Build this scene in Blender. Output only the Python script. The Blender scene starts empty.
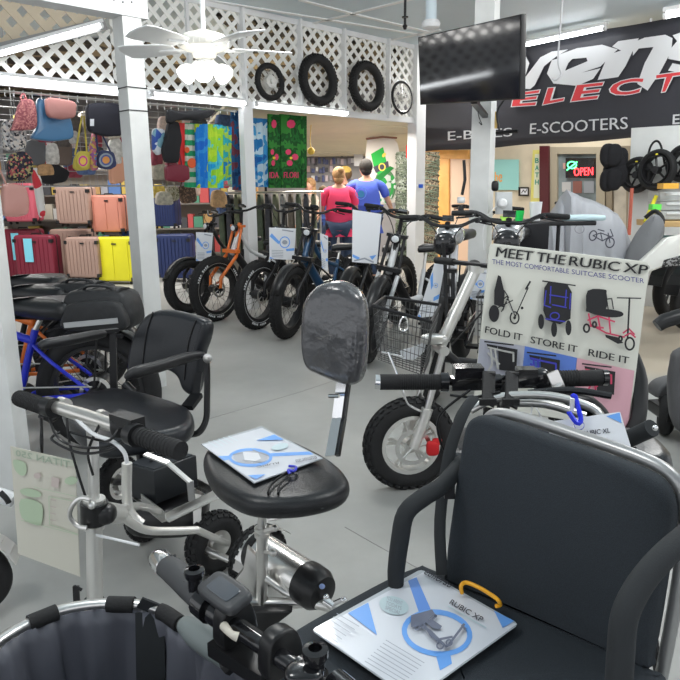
import bpy, bmesh, math, random
from mathutils import Vector as V, Matrix as Mx
random.seed(7)
SC = bpy.context.scene
COL = SC.collection
# ------------------------------------------------------------------ camera
FPX, H = 680.0, 1.35
PITCH, ROLL = math.radians(12.5), math.radians(0.7)
_c, _s = math.cos(ROLL), math.sin(ROLL)
_f = V((0, math.cos(PITCH), -math.sin(PITCH))); _u = V((0, math.sin(PITCH), math.cos(PITCH))); _r = V((1, 0, 0))
_R = _r*_c - _u*_s; _U = _r*_s + _u*_c
cam_d = bpy.data.cameras.new('camera'); cam = bpy.data.objects.new('camera', cam_d); COL.objects.link(cam)
cam_d.sensor_width = 36; cam_d.lens = 36; cam_d.clip_start = 0.02; cam_d.clip_end = 80
m4 = Mx.Identity(4)
for i in range(3):
    m4[i][0] = _R[i]; m4[i][1] = _U[i]; m4[i][2] = -_f[i]
m4[2][3] = H
cam.matrix_world = m4
SC.camera = cam
# ------------------------------------------------------------------ light
SC.view_settings.view_transform = 'Standard'; SC.view_settings.look = 'None'
SC.view_settings.gamma = 1; SC.view_settings.use_curve_mapping = False
SC.view_settings.exposure = 0.1
w = bpy.data.worlds.new('ambient_fill'); SC.world = w; w.use_nodes = True  # added even ambient fill, entering by the open side behind the camera
w.node_tree.nodes['Background'].inputs[0].default_value = (0.93, 0.96, 1, 1)
w.node_tree.nodes['Background'].inputs[1].default_value = 1.1
def area(name, loc, size, power, color=(1, .98, .94), target=None):
    l = bpy.data.lights.new(name, 'AREA'); l.shape = 'RECTANGLE'; l.size, l.size_y = size; l.energy = power; l.color = color
    o = bpy.data.objects.new(name, l); COL.objects.link(o); o.location = loc
    if target is not None:
        o.rotation_euler = (V(target)-V(loc)).to_track_quat('-Z', 'Y').to_euler()
    return o
def point_light(name, loc, power, r=.12, color=(1, .98, .95)):
    l = bpy.data.lights.new(name, 'POINT'); l.energy = power; l.shadow_soft_size = r; l.color = color
    o = bpy.data.objects.new(name, l); COL.objects.link(o); o.location = loc; return o
point_light('shop_fill', (-1.3, .9, 2.75), 55, .3)  # unseen point lights added above the view to lift the ceiling and background
point_light('shop_fill', (1.7, 1.4, 2.75), 60, .3)
point_light('shop_fill', (-.3, 3.9, 2.75), 60, .25)
point_light('shop_fill', (3.0, 4.6, 2.75), 75, .25)
point_light('shop_fill', (3.4, 5.9, 3.0), 45, .2)
area('door_wall_fill', (2.6, 9.9, 3.15), (2.0, 0.4), 70)  # hidden area light added behind the banner to brighten the door wall
area('luggage_light', (-4.4, 8.6, 3.0), (2.4, 1.2), 120)
area('luggage_light', (-2.4, 10.6, 2.9), (2.4, 1.2), 85)
area('luggage_light', (.4, 12.4, 1.96), (2.0, 1.0), 70, (1, .95, .86))
area('luggage_light', (.0, 10.0, 2.1), (1.6, .8), 60, (1, .95, .86))

# ------------------------------------------------------------------ pixel rays -> real places
def ray(px, py): return _R*((px-340)/FPX) + _U*((340-py)/FPX) + _f
def G(px, py, z=0.0):
    r = ray(px, py); t = (z-H)/r.z; return V((r.x*t, r.y*t, z))
def A(px, py, Y):
    r = ray(px, py)*1.0; t = Y/r.y; return V((r.x*t, Y, H+r.z*t))
def ONP(px, py, P, n):
    r = ray(px, py); o = V((0, 0, H)); return o + r*((P-o).dot(n)/r.dot(n))

# ------------------------------------------------------------------ materials
MATS = {}
def mat(name, col, rough=.5, metal=0.0, bump=0.0, bscale=60, var=0.0, vscale=6, emit=None, estr=0, trans=0, alpha=1, coat=0, spec=.5, ior=1.45):
    if name in MATS: return MATS[name]
    m = bpy.data.materials.new(name); m.use_nodes = True; nt = m.node_tree; b = nt.nodes['Principled BSDF']
    I = b.inputs
    I['Base Color'].default_value = (*col, 1); I['Roughness'].default_value = rough; I['Metallic'].default_value = metal
    I['Coat Weight'].default_value = coat; I['Specular IOR Level'].default_value = spec; I['IOR'].default_value = ior
    I['Transmission Weight'].default_value = trans; I['Alpha'].default_value = alpha
    if emit: I['Emission Color'].default_value = (*emit, 1); I['Emission Strength'].default_value = estr
    tc = nt.nodes.new('ShaderNodeTexCoord')
    if var:
        n = nt.nodes.new('ShaderNodeTexNoise'); n.inputs['Scale'].default_value = vscale; n.inputs['Detail'].default_value = 5
        nt.links.new(tc.outputs['Object'], n.inputs['Vector'])
        cr = nt.nodes.new('ShaderNodeValToRGB')
        cr.color_ramp.elements[0].position = .3; cr.color_ramp.elements[1].position = .7
        cr.color_ramp.elements[0].color = (*[max(0, c*(1-var)) for c in col], 1)
        cr.color_ramp.elements[1].color = (*[min(1, c*(1+var)) for c in col], 1)
        nt.links.new(n.outputs['Fac'], cr.inputs[0]); nt.links.new(cr.outputs[0], I['Base Color'])
    if bump:
        n = nt.nodes.new('ShaderNodeTexNoise'); n.inputs['Scale'].default_value = bscale; n.inputs['Detail'].default_value = 3
        nt.links.new(tc.outputs['Object'], n.inputs['Vector'])
        bp = nt.nodes.new('ShaderNodeBump'); bp.inputs['Strength'].default_value = bump; bp.inputs['Distance'].default_value = .01
        nt.links.new(n.outputs['Fac'], bp.inputs['Height']); nt.links.new(bp.outputs[0], I['Normal'])
    MATS[name] = m; return m
def weave(name, col, scale=900, strength=.4, rough=.9, col2=None):
    m = mat(name, col, rough); nt = m.node_tree; b = nt.nodes['Principled BSDF']
    tc = nt.nodes.new('ShaderNodeTexCoord'); vo = nt.nodes.new('ShaderNodeTexVoronoi'); vo.inputs['Scale'].default_value = scale
    nt.links.new(tc.outputs['Object'], vo.inputs['Vector'])
    bp = nt.nodes.new('ShaderNodeBump'); bp.inputs['Strength'].default_value = strength; bp.inputs['Distance'].default_value = .002
    nt.links.new(vo.outputs['Distance'], bp.inputs['Height']); nt.links.new(bp.outputs[0], b.inputs['Normal'])
    if col2:
        cr = nt.nodes.new('ShaderNodeValToRGB'); cr.color_ramp.elements[0].color = (*col2, 1); cr.color_ramp.elements[1].color = (*col, 1)
        cr.color_ramp.elements[1].position = .6
        nt.links.new(vo.outputs['Distance'], cr.inputs[0]); nt.links.new(cr.outputs[0], b.inputs['Base Color'])
    return m
def blotch(name, cols, scale=20, rough=.8, kind='VORONOI'):
    """printed cloth: patches of several colours"""
    m = mat(name, cols[0], rough); nt = m.node_tree; b = nt.nodes['Principled BSDF']
    tc = nt.nodes.new('ShaderNodeTexCoord'); vo = nt.nodes.new('ShaderNodeTexVoronoi' if kind == 'VORONOI' else 'ShaderNodeTexNoise'); vo.inputs['Scale'].default_value = scale
    nt.links.new(tc.outputs['Object'], vo.inputs['Vector'])
    cr = nt.nodes.new('ShaderNodeValToRGB'); cr.color_ramp.interpolation = 'CONSTANT'
    el = cr.color_ramp.elements; n = len(cols)
    el[0].color = (*cols[0], 1); el[1].color = (*cols[-1], 1)
    lo, hi = (0., .9) if kind == 'VORONOI' else (.3, .62)
    el[1].position = lo+(hi-lo)*(n-1)/n
    for i in range(1, n-1):
        e = el.new(lo+(hi-lo)*i/n); e.color = (*cols[i], 1)
    if kind == 'VORONOI':
        sp = nt.nodes.new('ShaderNodeSeparateColor'); nt.links.new(vo.outputs['Color'], sp.inputs[0]); nt.links.new(sp.outputs[0], cr.inputs[0])
    else: nt.links.new(vo.outputs['Fac'], cr.inputs[0])
    nt.links.new(cr.outputs[0], b.inputs['Base Color']); return m
rubber = mat('rubber', (.014, .014, .015), .75, bump=.15, bscale=200)
plastic = mat('black_plastic', (.012, .012, .013), .34)
gloss = mat('gloss_black', (.012, .012, .014), .16, coat=.4)
bmetal = mat('black_metal', (.02, .02, .022), .35, metal=.3)
vinyl = mat('black_vinyl', (.017, .019, .023), .3, bump=.12, bscale=160)
leather = mat('seat_leather', (.015, .016, .018), .34, bump=.1, bscale=220)
foam = mat('foam_sleeve', (.022, .025, .028), .8, bump=.1, bscale=400)
mesh_cloth = weave('mesh_cloth', (.028, .035, .043), 700, .3, .85, (.012, .015, .019))
silver = mat('silver_paint', (.74, .73, .7), .3, metal=.65)
alu = mat('brushed_aluminium', (.72, .71, .69), .28, metal=1, bump=.03, bscale=90)
chrome = mat('chrome', (.85, .85, .86), .1, metal=1)
white = mat('white_paint', (.8, .81, .82), .45, var=.04, vscale=3)
offwhite = mat('lattice_white', (.86, .86, .83), .55, var=.05, vscale=2)
wood_white = mat('post_white', (.72, .73, .72), .5, var=.09, vscale=4, bump=.1, bscale=14)
paper = mat('paper', (.74, .76, .8), .3, coat=.3)
ink_blue = mat('ink_blue', (.12, .3, .78), .35)
ink_sky = mat('ink_sky', (.15, .38, .85), .35)
ink_dark = mat('ink_dark', (.05, .05, .07), .5)
ink_grey = mat('ink_grey', (.33, .36, .42), .5)
ink_pale = mat('ink_pale', (.5, .62, .66), .5)
red = mat('red_anodised', (.65, .02, .025), .35, metal=.3)
blue = mat('blue_paint', (.02, .035, .6), .3, coat=.3)
orange = mat('orange_paint', (.8, .18, .025), .35, coat=.3)
navy = mat('navy_paint', (.015, .07, .16), .3, coat=.3)
bikewhite = mat('pearl_white_paint', (.66, .68, .7), .3, coat=.3)
skin = mat('skin', (.6, .33, .23), .55)
tube_glow = mat('tube_glow', (1, 1, 1), .5, emit=(.95, .98, 1), estr=9)

# ------------------------------------------------------------------ mesh builder
WM = {}
class MB:
    def __init__(s, M=None): s.v = []; s.f = []; s.mi = []; s.mats = []; s.cur = 0; s.M = M or Mx.Identity(4)
    def use(s, m):
        if m not in s.mats: s.mats.append(m)
        s.cur = s.mats.index(m); return s
    def add(s, vs, fs):
        b = len(s.v); s.v += [s.M @ V(p) for p in vs]
        for f in fs: s.f.append([b+i for i in f]); s.mi.append(s.cur)
        return s
    def box(s, c, d, R=None):
        c = V(c); vs = []
        for x in (-.5, .5):
            for y in (-.5, .5):
                for z in (-.5, .5):
                    p = V((x*d[0], y*d[1], z*d[2])); vs.append(c + (R @ p if R else p))
        return s.add(vs, [(0, 1, 3, 2), (4, 6, 7, 5), (0, 4, 5, 1), (2, 3, 7, 6), (0, 2, 6, 4), (1, 5, 7, 3)])
    def bar(s, a, b, w, t, up=(0, 0, 1)):
        a, b = V(a), V(b); d = (b-a); L = d.length; x = d.normalized(); u = V(up)
        y = u.cross(x)
        if y.length < 1e-4: y = V((1, 0, 0)).cross(x)
        y.normalize(); z = x.cross(y); R = Mx((x, y, z)).transposed()
        return s.box((a+b)/2, (L, w, t), R)
    def tube(s, pts, r, n=10, closed=False, sm=0, flat=1.0):
        P = [V(p) for p in pts]
        rs = list(r) if isinstance(r, (list, tuple)) else [r]*len(P)
        if sm and len(P) > 2:
            Q = []; q = []; N = len(P)
            rng = range(N) if closed else range(N-1)
            for i in rng:
                p0 = P[(i-1) % N] if closed or i > 0 else P[0]; p1 = P[i]; p2 = P[(i+1) % N]
                p3 = P[(i+2) % N] if closed or i+2 < N else P[-1]
                for k in range(sm):
                    t = k/sm
                    Q.append(.5*((2*p1)+(p2-p0)*t+(2*p0-5*p1+4*p2-p3)*t*t+(3*p1-p0-3*p2+p3)*t**3)); q.append(rs[i]*(1-t)+rs[(i+1) % N]*t)
            if not closed: Q.append(P[-1]); q.append(rs[-1])
            P, rs = Q, q
        N = len(P); T = []
        for i in range(N):
            if closed: d = P[(i+1) % N]-P[i-1]
            else: d = P[min(i+1, N-1)]-P[max(i-1, 0)]
            T.append(d.normalized() if d.length > 1e-9 else V((0, 0, 1)))
        nrm = T[0].orthogonal().normalized(); vs = []
        if abs(T[0].z) < .95: nrm = (V((0, 0, 1)) - T[0]*T[0].z).normalized()
        for i in range(N):
            nrm = nrm - T[i]*nrm.dot(T[i])
            if nrm.length < 1e-6: nrm = T[i].orthogonal()
            nrm.normalize(); bi = T[i].cross(nrm)
            for k in range(n):
                a = 2*math.pi*k/n; vs.append(P[i] + (nrm*math.cos(a)*flat + bi*math.sin(a))*rs[i])
        fs = []
        for i in range(N if closed else N-1):
            j = (i+1) % N
            for k in range(n): fs.append((i*n+k, i*n+(k+1) % n, j*n+(k+1) % n, j*n+k))
        if not closed: fs += [tuple(range(n))[::-1], tuple((N-1)*n+k for k in range(n))]
        return s.add(vs, fs)
    def lathe(s, prof, c, axis=(0, 0, 1), n=24):
        c = V(c); ax = V(axis).normalized(); e = ax.orthogonal().normalized(); g = ax.cross(e); vs = []; m = len(prof)
        for r, h in prof:
            for k in range(n):
                a = 2*math.pi*k/n; vs.append(c + ax*h + (e*math.cos(a)+g*math.sin(a))*r)
        fs = [(i*n+k, i*n+(k+1) % n, (i+1)*n+(k+1) % n, (i+1)*n+k) for i in range(m-1) for k in range(n)]
        fs += [tuple(range(n))[::-1], tuple((m-1)*n+k for k in range(n))]
        return s.add(vs, fs)
    def ring(s, c, axis, R, prof, n=32):
        """closed cross-section prof [(dr, dh)] swept round an axis"""
        c = V(c); ax = V(axis).normalized(); e = ax.orthogonal().normalized(); g = ax.cross(e); vs = []; m = len(prof)
        for k in range(n):
            a = 2*math.pi*k/n; d = e*math.cos(a)+g*math.sin(a)
            for dr, dh in prof: vs.append(c + d*(R+dr) + ax*dh)
        fs = [(k*m+i, k*m+(i+1) % m, ((k+1) % n)*m+(i+1) % m, ((k+1) % n)*m+i) for k in range(n) for i in range(m)]
        return s.add(vs, fs)
    def torus(s, c, axis, R, r, n=32, m=10, sq=1.0):
        return s.ring(c, axis, R, [(r*math.cos(2*math.pi*i/m), r*sq*math.sin(2*math.pi*i/m)) for i in range(m)], n)
    def ball(s, c, d, e=1.0, n=16, m=10, R=None):
        c = V(c); vs = []
        sg = lambda x: math.copysign(abs(x)**e, x)
        for i in range(m+1):
            p = -math.pi/2+math.pi*i/m
            for k in range(n):
                a = 2*math.pi*k/n
                q = V((sg(math.cos(p))*sg(math.cos(a))*d[0]/2, sg(math.cos(p))*sg(math.sin(a))*d[1]/2, sg(math.sin(p))*d[2]/2))
                vs.append(c+(R @ q if R else q))
        fs = [(i*n+k, i*n+(k+1) % n, (i+1)*n+(k+1) % n, (i+1)*n+k) for i in range(m) for k in range(n)]
        return s.add(vs, fs)
    def slab(s, out, nrm, t, bev=.01, crown=0.0, back=True, steps=3):
        """out: closed outline (3-D points on a plane); thickness t along nrm with rounded edges and a crowned face"""
        P = [V(p) for p in out]; n = len(P); nv = V(nrm).normalized(); c = sum(P, V())/n
        if sum(((P[i]-c).cross(P[(i+1) % n]-c) for i in range(n)), V()).dot(nv) < 0: P.reverse()
        inn = []
        for i in range(n):
            d = (P[(i+1) % n]-P[i-1]).normalized(); inn.append(nv.cross(d))
        rings = []
        def rg(ins, h, sc=1.0): rings.append([c + (P[i]+inn[i]*ins-c)*sc + nv*h for i in range(n)])
        if crown and back: rg(bev, 0-crown*.5, .4)
        for k in range(steps+1):
            a = math.pi/2*k/steps; rg(bev*(1-math.sin(a)), bev*(1-math.cos(a)))
        for k in range(steps+1):
            a = math.pi/2*k/steps; rg(bev*(1-math.cos(a)), t-bev*(1-math.sin(a)))
        if crown:
            for sc in (.85, .62, .35, .12): rg(bev, t+crown*(1-sc*sc), sc)
        vs = [p for r in rings for p in r]; m = len(rings)
        fs = [(i*n+k, i*n+(k+1) % n, (i+1)*n+(k+1) % n, (i+1)*n+k) for i in range(m-1) for k in range(n)]
        fs += [tuple(range(n))[::-1], tuple((m-1)*n+k for k in range(n))]
        return s.add(vs, fs)
    def poly(s, pts): return s.add(pts, [tuple(range(len(pts)))])
    def build(s, name, parent=None, m=None, world=True, sharp=40, sub=0, orient=True):
        vs = s.v
        if parent is not None and world and parent in WM:
            iv = WM[parent].inverted(); vs = [iv @ p for p in vs]
        me = bpy.data.meshes.new(name); me.from_pydata([tuple(p) for p in vs], [], s.f)
        ms = s.mats if s.mats else [m or plastic]
        for x in ms: me.materials.append(x)
        if len(ms) > 1: me.polygons.foreach_set('material_index', s.mi)
        if orient:
            bm = bmesh.new(); bm.from_mesh(me); bmesh.ops.recalc_face_normals(bm, faces=bm.faces); bm.to_mesh(me); bm.free()
        me.shade_smooth(); me.set_sharp_from_angle(angle=math.radians(sharp))
        o = bpy.data.objects.new(name, me); COL.objects.link(o)
        if parent is not None:
            o.parent = parent
            if parent in WM: WM[o] = WM[parent]
        if sub:
            md = o.modifiers.new('s', 'SUBSURF'); md.levels = sub; md.render_levels = sub
        return o
def tag(o, label=None, cat=None, group=None, kind=None):
    if label: o['label'] = label
    if cat: o['category'] = cat
    if group: o['group'] = group
    if kind: o['kind'] = kind
    return o
def thing(name, label, cat, loc=(0, 0, 0), rz=0.0, group=None):
    o = bpy.data.objects.new(name, None); COL.objects.link(o); o.location = loc; o.rotation_euler = (0, 0, rz)
    o.empty_display_size = .05
    WM[o] = Mx.Translation(V(loc)) @ Mx.Rotation(rz, 4, 'Z')
    return tag(o, label, cat, group)
def struct(name, mb, m=None, **k): return tag(mb.build(name, None, m, **k), kind='structure')
def solo(name, mb, label, cat, m=None, group=None, **k): return tag(mb.build(name, None, m, **k), label, cat, group)

_tc = {}
def text_mesh(st, bold=.0):
    if (st, bold) in _tc: return _tc[(st, bold)]
    cu = bpy.data.curves.new('t', 'FONT'); cu.body = st; cu.resolution_u = 3; cu.offset = bold
    ob = bpy.data.objects.new('t', cu); COL.objects.link(ob)
    dg = bpy.context.evaluated_depsgraph_get(); me = ob.evaluated_get(dg).to_mesh()
    vs = [v.co.copy() for v in me.vertices]; fs = [tuple(p.vertices) for p in me.polygons]
    ob.evaluated_get(dg).to_mesh_clear(); bpy.data.objects.remove(ob); bpy.data.curves.remove(cu)
    x0, x1 = min(v.x for v in vs), max(v.x for v in vs); y0, y1 = min(v.y for v in vs), max(v.y for v in vs)
    _tc[(st, bold)] = ([((v.x-x0)/(x1-x0), (v.y-y0)/(y1-y0)) for v in vs], fs); return _tc[(st, bold)]
def bil(q, u, v):  # q: TL, TR, BR, BL ; v up from bottom
    return (q[3]*(1-u)+q[2]*u)*(1-v) + (q[0]*(1-u)+q[1]*u)*v
class Print:
    """artwork printed on a plane: every shape is laid on that plane, in thin layers"""
    def __init__(s, P, n):
        s.P = V(P); s.n = V(n).normalized()
        if (V((0, 0, H))-s.P).dot(s.n) < 0: s.n = -s.n
        s.mb = MB(); s.k = 0
    def on(s, px, py): return ONP(px, py, s.P, s.n)
    def lay(s): s.k += 1; return s.n*(.0003*s.k)
    def poly(s, pts, m): l = s.lay(); s.mb.use(m).poly([s.on(*p)+l for p in pts]); return s
    def line(s, pts, w, m):
        l = s.lay(); s.mb.use(m)
        for i in range(len(pts)-1):
            a, b = V(pts[i]), V(pts[i+1]); d = (b-a)
            if d.length < 1e-6: continue
            d.normalize(); q = V((-d.y, d.x))*w/2; e = d*w*.25
            s.mb.poly([s.on(*(p))+l for p in (a+q-e, b+q+e, b-q+e, a-q-e)])
        return s
    def ell(s, c, rx, ry, w, m, rot=0, n=28):
        l = s.lay(); s.mb.use(m); cr, sr = math.cos(rot), math.sin(rot)
        f = lambda a, k: s.on(c[0]+cr*math.cos(a)*rx*k[0]-sr*math.sin(a)*ry*k[1], c[1]+sr*math.cos(a)*rx*k[0]+cr*math.sin(a)*ry*k[1])+l
        if not w: s.mb.poly([f(2*math.pi*i/n, (1, 1)) for i in range(n)]); return s
        ki = (1-w/rx, 1-w/ry)
        for i in range(n):
            a, b = 2*math.pi*i/n, 2*math.pi*(i+1)/n; s.mb.poly([f(a, (1, 1)), f(b, (1, 1)), f(b, ki), f(a, ki)])
        return s
    def text(s, st, q, m, bold=0.0, mirror=False):
        """q: pixel corners TL, TR, BR, BL"""
        many = len(st) > 1 and bold > .012; hpx = (V(q[3])-V(q[0])).length*bold*.9 if many else 0
        vs, fs = text_mesh(st, 0.0 if len(st) > 1 else bold); ex = (V(q[1])-V(q[0])).normalized()
        for d in ((-hpx, 0, hpx) if many else (0,)):
            l = s.lay(); Q = [s.on(*(V(p)+ex*d))+l for p in q]
            s.mb.use(m).add([bil(Q, (1-u) if mirror else u, v) for u, v in vs], fs)
        return s
    def build(s, name, parent): return s.mb.build(name, parent, orient=False)

def clip(poly, cv):
    """clip 2-D polygon by convex counter-clockwise polygon"""
    out = poly
    for i in range(len(cv)):
        a, b = cv[i], cv[(i+1) % len(cv)]; inp = out; out = []
        if not inp: return []
        side = lambda p: (b[0]-a[0])*(p[1]-a[1])-(b[1]-a[1])*(p[0]-a[0])
        for j in range(len(inp)):
            p, q = inp[j], inp[(j+1) % len(inp)]; sp, sq = side(p), side(q)
            if sp >= 0: out.append(p)
            if (sp >= 0) != (sq >= 0):
                t = sp/(sp-sq); out.append((p[0]+(q[0]-p[0])*t, p[1]+(q[1]-p[1])*t))
    return out
def lattice(mb, O, ex, ez, cv, pitch=.1, sw=.036, t=.006):
    O, ex, ez = V(O), V(ex).normalized(), V(ez).normalized(); nn = ex.cross(ez)
    xs = [p[0] for p in cv]; ys = [p[1] for p in cv]; L = (max(xs)-min(xs))+(max(ys)-min(ys))+1; r2 = math.sqrt(.5)
    for sgn in (1, -1):
        k = min(xs)-L
        while k < max(xs)+L:
            dx, dy = r2, r2*sgn; nx, ny = -dy, dx; h = sw/2
            y0 = min(ys) if sgn > 0 else min(ys)
            a = (k, y0)
            q = [(a[0]-dx*L-nx*h, a[1]-dy*L-ny*h), (a[0]+dx*L-nx*h, a[1]+dy*L-ny*h), (a[0]+dx*L+nx*h, a[1]+dy*L+ny*h), (a[0]-dx*L+nx*h, a[1]-dy*L+ny*h)]
            c = clip(q, cv)
            if len(c) >= 3:
                o = 0 if sgn > 0 else t
                f = [O+ex*x+ez*y+nn*o for x, y in c]; g = [p+nn*t for p in f]; n = len(f)
                mb.add(f+g, [tuple(range(n))[::-1], tuple(range(n, 2*n))]+[(i, (i+1) % n, n+(i+1) % n, n+i) for i in range(n)])
            k += pitch
def rrect(w, h, r, n=5, cx=0, cy=0):
    o = []
    for (sx, sy, a0) in ((1, -1, -90), (1, 1, 0), (-1, 1, 90), (-1, -1, 180)):
        for k in range(n+1):
            a = math.radians(a0+90*k/n); o.append((cx+sx*(w/2-r)+r*math.cos(a), cy+sy*(h/2-r)+r*math.sin(a)))
    return o
def smooth_out(pts, k=4):
    """Catmull-Rom closed outline of 2-D points"""
    n = len(pts); o = []
    for i in range(n):
        p0, p1, p2, p3 = [V((*pts[(i+j) % n], 0)) if len(pts[0]) == 2 else V(pts[(i+j) % n]) for j in (-1, 0, 1, 2)]
        for q in range(k):
            t = q/k; v = .5*((2*p1)+(p2-p0)*t+(2*p0-5*p1+4*p2-p3)*t*t+(3*p1-p0-3*p2+p3)*t**3)
            o.append((v.x, v.y) if len(pts[0]) == 2 else v)
    return o
def roundc(pts, f=.22):
    o = []; n = len(pts)
    for i in range(n):
        a, p, b = V((*pts[i-1], 0)), V((*pts[i], 0)), V((*pts[(i+1) % n], 0))
        for q in (p+(a-p)*f, p+((a-p)+(b-p))*f*.28, p+(b-p)*f): o.append((q.x, q.y))
    return o
def RotZ(a): return Mx.Rotation(a, 3, 'Z')

# ================================================================== SETTING
def floor_material():
    m = mat('concrete', (.4, .4, .385), .42); nt = m.node_tree; b = nt.nodes['Principled BSDF']
    tc = nt.nodes.new('ShaderNodeTexCoord')
    n1 = nt.nodes.new('ShaderNodeTexNoise'); n1.inputs['Scale'].default_value = .9; n1.inputs['Detail'].default_value = 8; n1.inputs['Roughness'].default_value = .65
    nt.links.new(tc.outputs['Object'], n1.inputs['Vector'])
    cr = nt.nodes.new('ShaderNodeValToRGB'); e = cr.color_ramp.elements
    e[0].position = .3; e[0].color = (.33, .33, .315, 1); e[1].position = .7; e[1].color = (.47, .47, .45, 1)
    nt.links.new(n1.outputs['Fac'], cr.inputs[0])
    # the worn sandy patch on the right by the door and in the back shop
    sx = nt.nodes.new('ShaderNodeSeparateXYZ'); nt.links.new(tc.outputs['Object'], sx.inputs[0])
    mx = nt.nodes.new('ShaderNodeMix'); mx.data_type = 'RGBA'
    mr = nt.nodes.new('ShaderNodeMapRange'); mr.inputs[1].default_value = 4.5; mr.inputs[2].default_value = 4.9
    nt.links.new(sx.outputs[1], mr.inputs[0])
    mr2 = nt.nodes.new('ShaderNodeMapRange'); mr2.inputs[1].default_value = .9; mr2.inputs[2].default_value = 1.6
    nt.links.new(sx.outputs[0], mr2.inputs[0])
    mm = nt.nodes.new('ShaderNodeMath'); mm.operation = 'MULTIPLY'; nt.links.new(mr.outputs[0], mm.inputs[0]); nt.links.new(mr2.outputs[0], mm.inputs[1])
    nt.links.new(mm.outputs[0], mx.inputs[0]); nt.links.new(cr.outputs[0], mx.inputs[6]); mx.inputs[7].default_value = (.5, .43, .34, 1)
    nt.links.new(mx.outputs[2], b.inputs['Base Color'])
    n2 = nt.nodes.new('ShaderNodeTexNoise'); n2.inputs['Scale'].default_value = 40; nt.links.new(tc.outputs['Object'], n2.inputs['Vector'])
    bp = nt.nodes.new('ShaderNodeBump'); bp.inputs['Strength'].default_value = .06; nt.links.new(n2.outputs['Fac'], bp.inputs['Height']); nt.links.new(bp.outputs[0], b.inputs['Normal'])
    mr3 = nt.nodes.new('ShaderNodeMapRange'); mr3.inputs[3].default_value = .3; mr3.inputs[4].default_value = .6; nt.links.new(n1.outputs['Fac'], mr3.inputs[0]); nt.links.new(mr3.outputs[0], b.inputs['Roughness'])
    return m
struct('floor', MB().box((0, 8, -.05), (24, 26, .1)), floor_material())
seam = mat('seam', (.27, .265, .255), .8)
for i, (a, b) in enumerate([((205, 420), (300, 392)), ((345, 527), (500, 615)), ((300, 392), (345, 377)), ((350, 300), (250, 350))][:3]):
    p, q = G(*a, .0006), G(*b, .0006); struct('trim_%d' % (i+20), MB().bar(p, q, .004, .001), seam)
ceil_m = mat('ceiling_paint', (.62, .72, .78), .45, var=.04, vscale=1.2)
CZ = 3.25
struct('ceiling', MB().box((0, 4.6, CZ+.03), (18, 16.4, .06)), ceil_m)
batten = mat('batten', (.85, .86, .86), .5)
bat = MB()
for a, b in [((150, -9), (470, 43)), ((283, 31), (440, -8)), ((363, 45.6), (440, 30)), ((40, 20), (330, -45)), ((300, 0), (353, 14)), ((353, 14), (428, 32))]:
    p, q = G(*a, CZ-.006), G(*b, CZ-.006)
    if q.y < 0 or p.y < 0: continue
    bat.bar(p, q, .05, .012)
struct('trim_1', bat, batten)

# lattice header wall, running from the near left to the far right
rail = lambda px: 81+ (px)*(40/418.)
WP0, WP1 = G(0, 81, 2.27), G(418, 121, 2.27)
WD = (WP1-WP0); WL = WD.length; WD.normalize(); WN = V((WD.y, -WD.x, 0))   # WN faces the camera
def wall_s(px): # distance along the header at pixel column px (on the rail line)
    return (ONP(px, 100, WP0, WN)-WP0).dot(WD)
def wallp(s, z, off=0): return V((WP0.x, WP0.y, 0)) + WD*s + V((0, 0, z)) + WN*off
ZR = 2.27
# clip line for the left part of the lattice (a sloping light fitting crosses it)
s100, s0 = wall_s(100), wall_s(0)
pz = lambda px, py: ONP(px, py, WP0, WN).z
lat = MB()
sA, sE = wall_s(-60), wall_s(418)
lattice(lat, wallp(0, 0), WD, (0, 0, 1), [(sA, ZR), (s100+.15, ZR), (s100+.15, pz(104, 26)), (s0, pz(0, 60))], .155, .044)
lattice(lat, wallp(0, 0), WD, (0, 0, 1), [(s100+.15, ZR), (sE, ZR), (sE, CZ), (s100+.15, CZ)], .155, .044)
struct('wall_lattice', lat, offwhite)
beige = mat('lattice_beige', (.62, .53, .4), .6)
l2 = MB(); lattice(l2, wallp(0, 0, .05), WD, (0, 0, 1), [(s0-1, pz(0, 54)-(pz(100, 24)-pz(0, 54))/(s100-s0)), (s100+.3, pz(100, 24)+(pz(100, 24)-pz(0, 54))/(s100-s0)*.3), (s100+.3, CZ), (s0-1, CZ)], .19, .07)
struct('wall_sloping_lattice', l2, beige)
struct('trim_2', MB().bar(wallp(s0-.4, pz(0, 58)-.1, .1), wallp(s100+.05, pz(98, 26), .1), .07, .1), mat('duct_grey', (.3, .3, .3), .6))
rl = MB(); rl.bar(wallp(sA, ZR), wallp(sE, ZR), .06, .07)
for px in (164+66, 243+30, 0): pass
rl.bar(wallp(sA, CZ-.03), wallp(sE, CZ-.03), .05, .06)
struct('trim_3', rl, white)
for i, px in enumerate((190, 243, 299, 342, 386)):   # studs across the lattice
    s = wall_s(px); struct('trim_%d' % (i+4), MB().bar(wallp(s, ZR, .02), wallp(s, CZ, .02), .11 if px > 200 else .05, .03, up=WD), white)
def post(name, base, w, d, top, m=wood_white, ang=None):
    a = math.atan2(WD.y, WD.x) if ang is None else ang
    return struct(name, MB().box((base.x, base.y, top/2), (w, d, top), RotZ(a)), m)
pb = (G(138, 387)+G(164, 392))/2+V((0, .08, 0)); pb.z = 0
sB = (pb-wallp(0, 0)).dot(WD); oB = (pb-wallp(0, 0)).dot(WN)
post('wall_post', pb, .13, .13, 2.42)
st = MB()
for z in (2.0, 1.86, 1.3): st.ring((pb.x, pb.y, z), (0, 0, 1), .0, [(.098, -.008), (.104, -.008), (.104, .008), (.098, .008)], 4)
pp = wallp(wall_s(245), 0); post('wall_post.001', pp, .13, .09, ZR, white)
pp = wallp(wall_s(249), 0, -.5)
pe = G(411, 300, 0); pe = wallp(wall_s(417), 0, 0); post('wall_post.002', pe, .2, .16, CZ, white)
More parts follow.
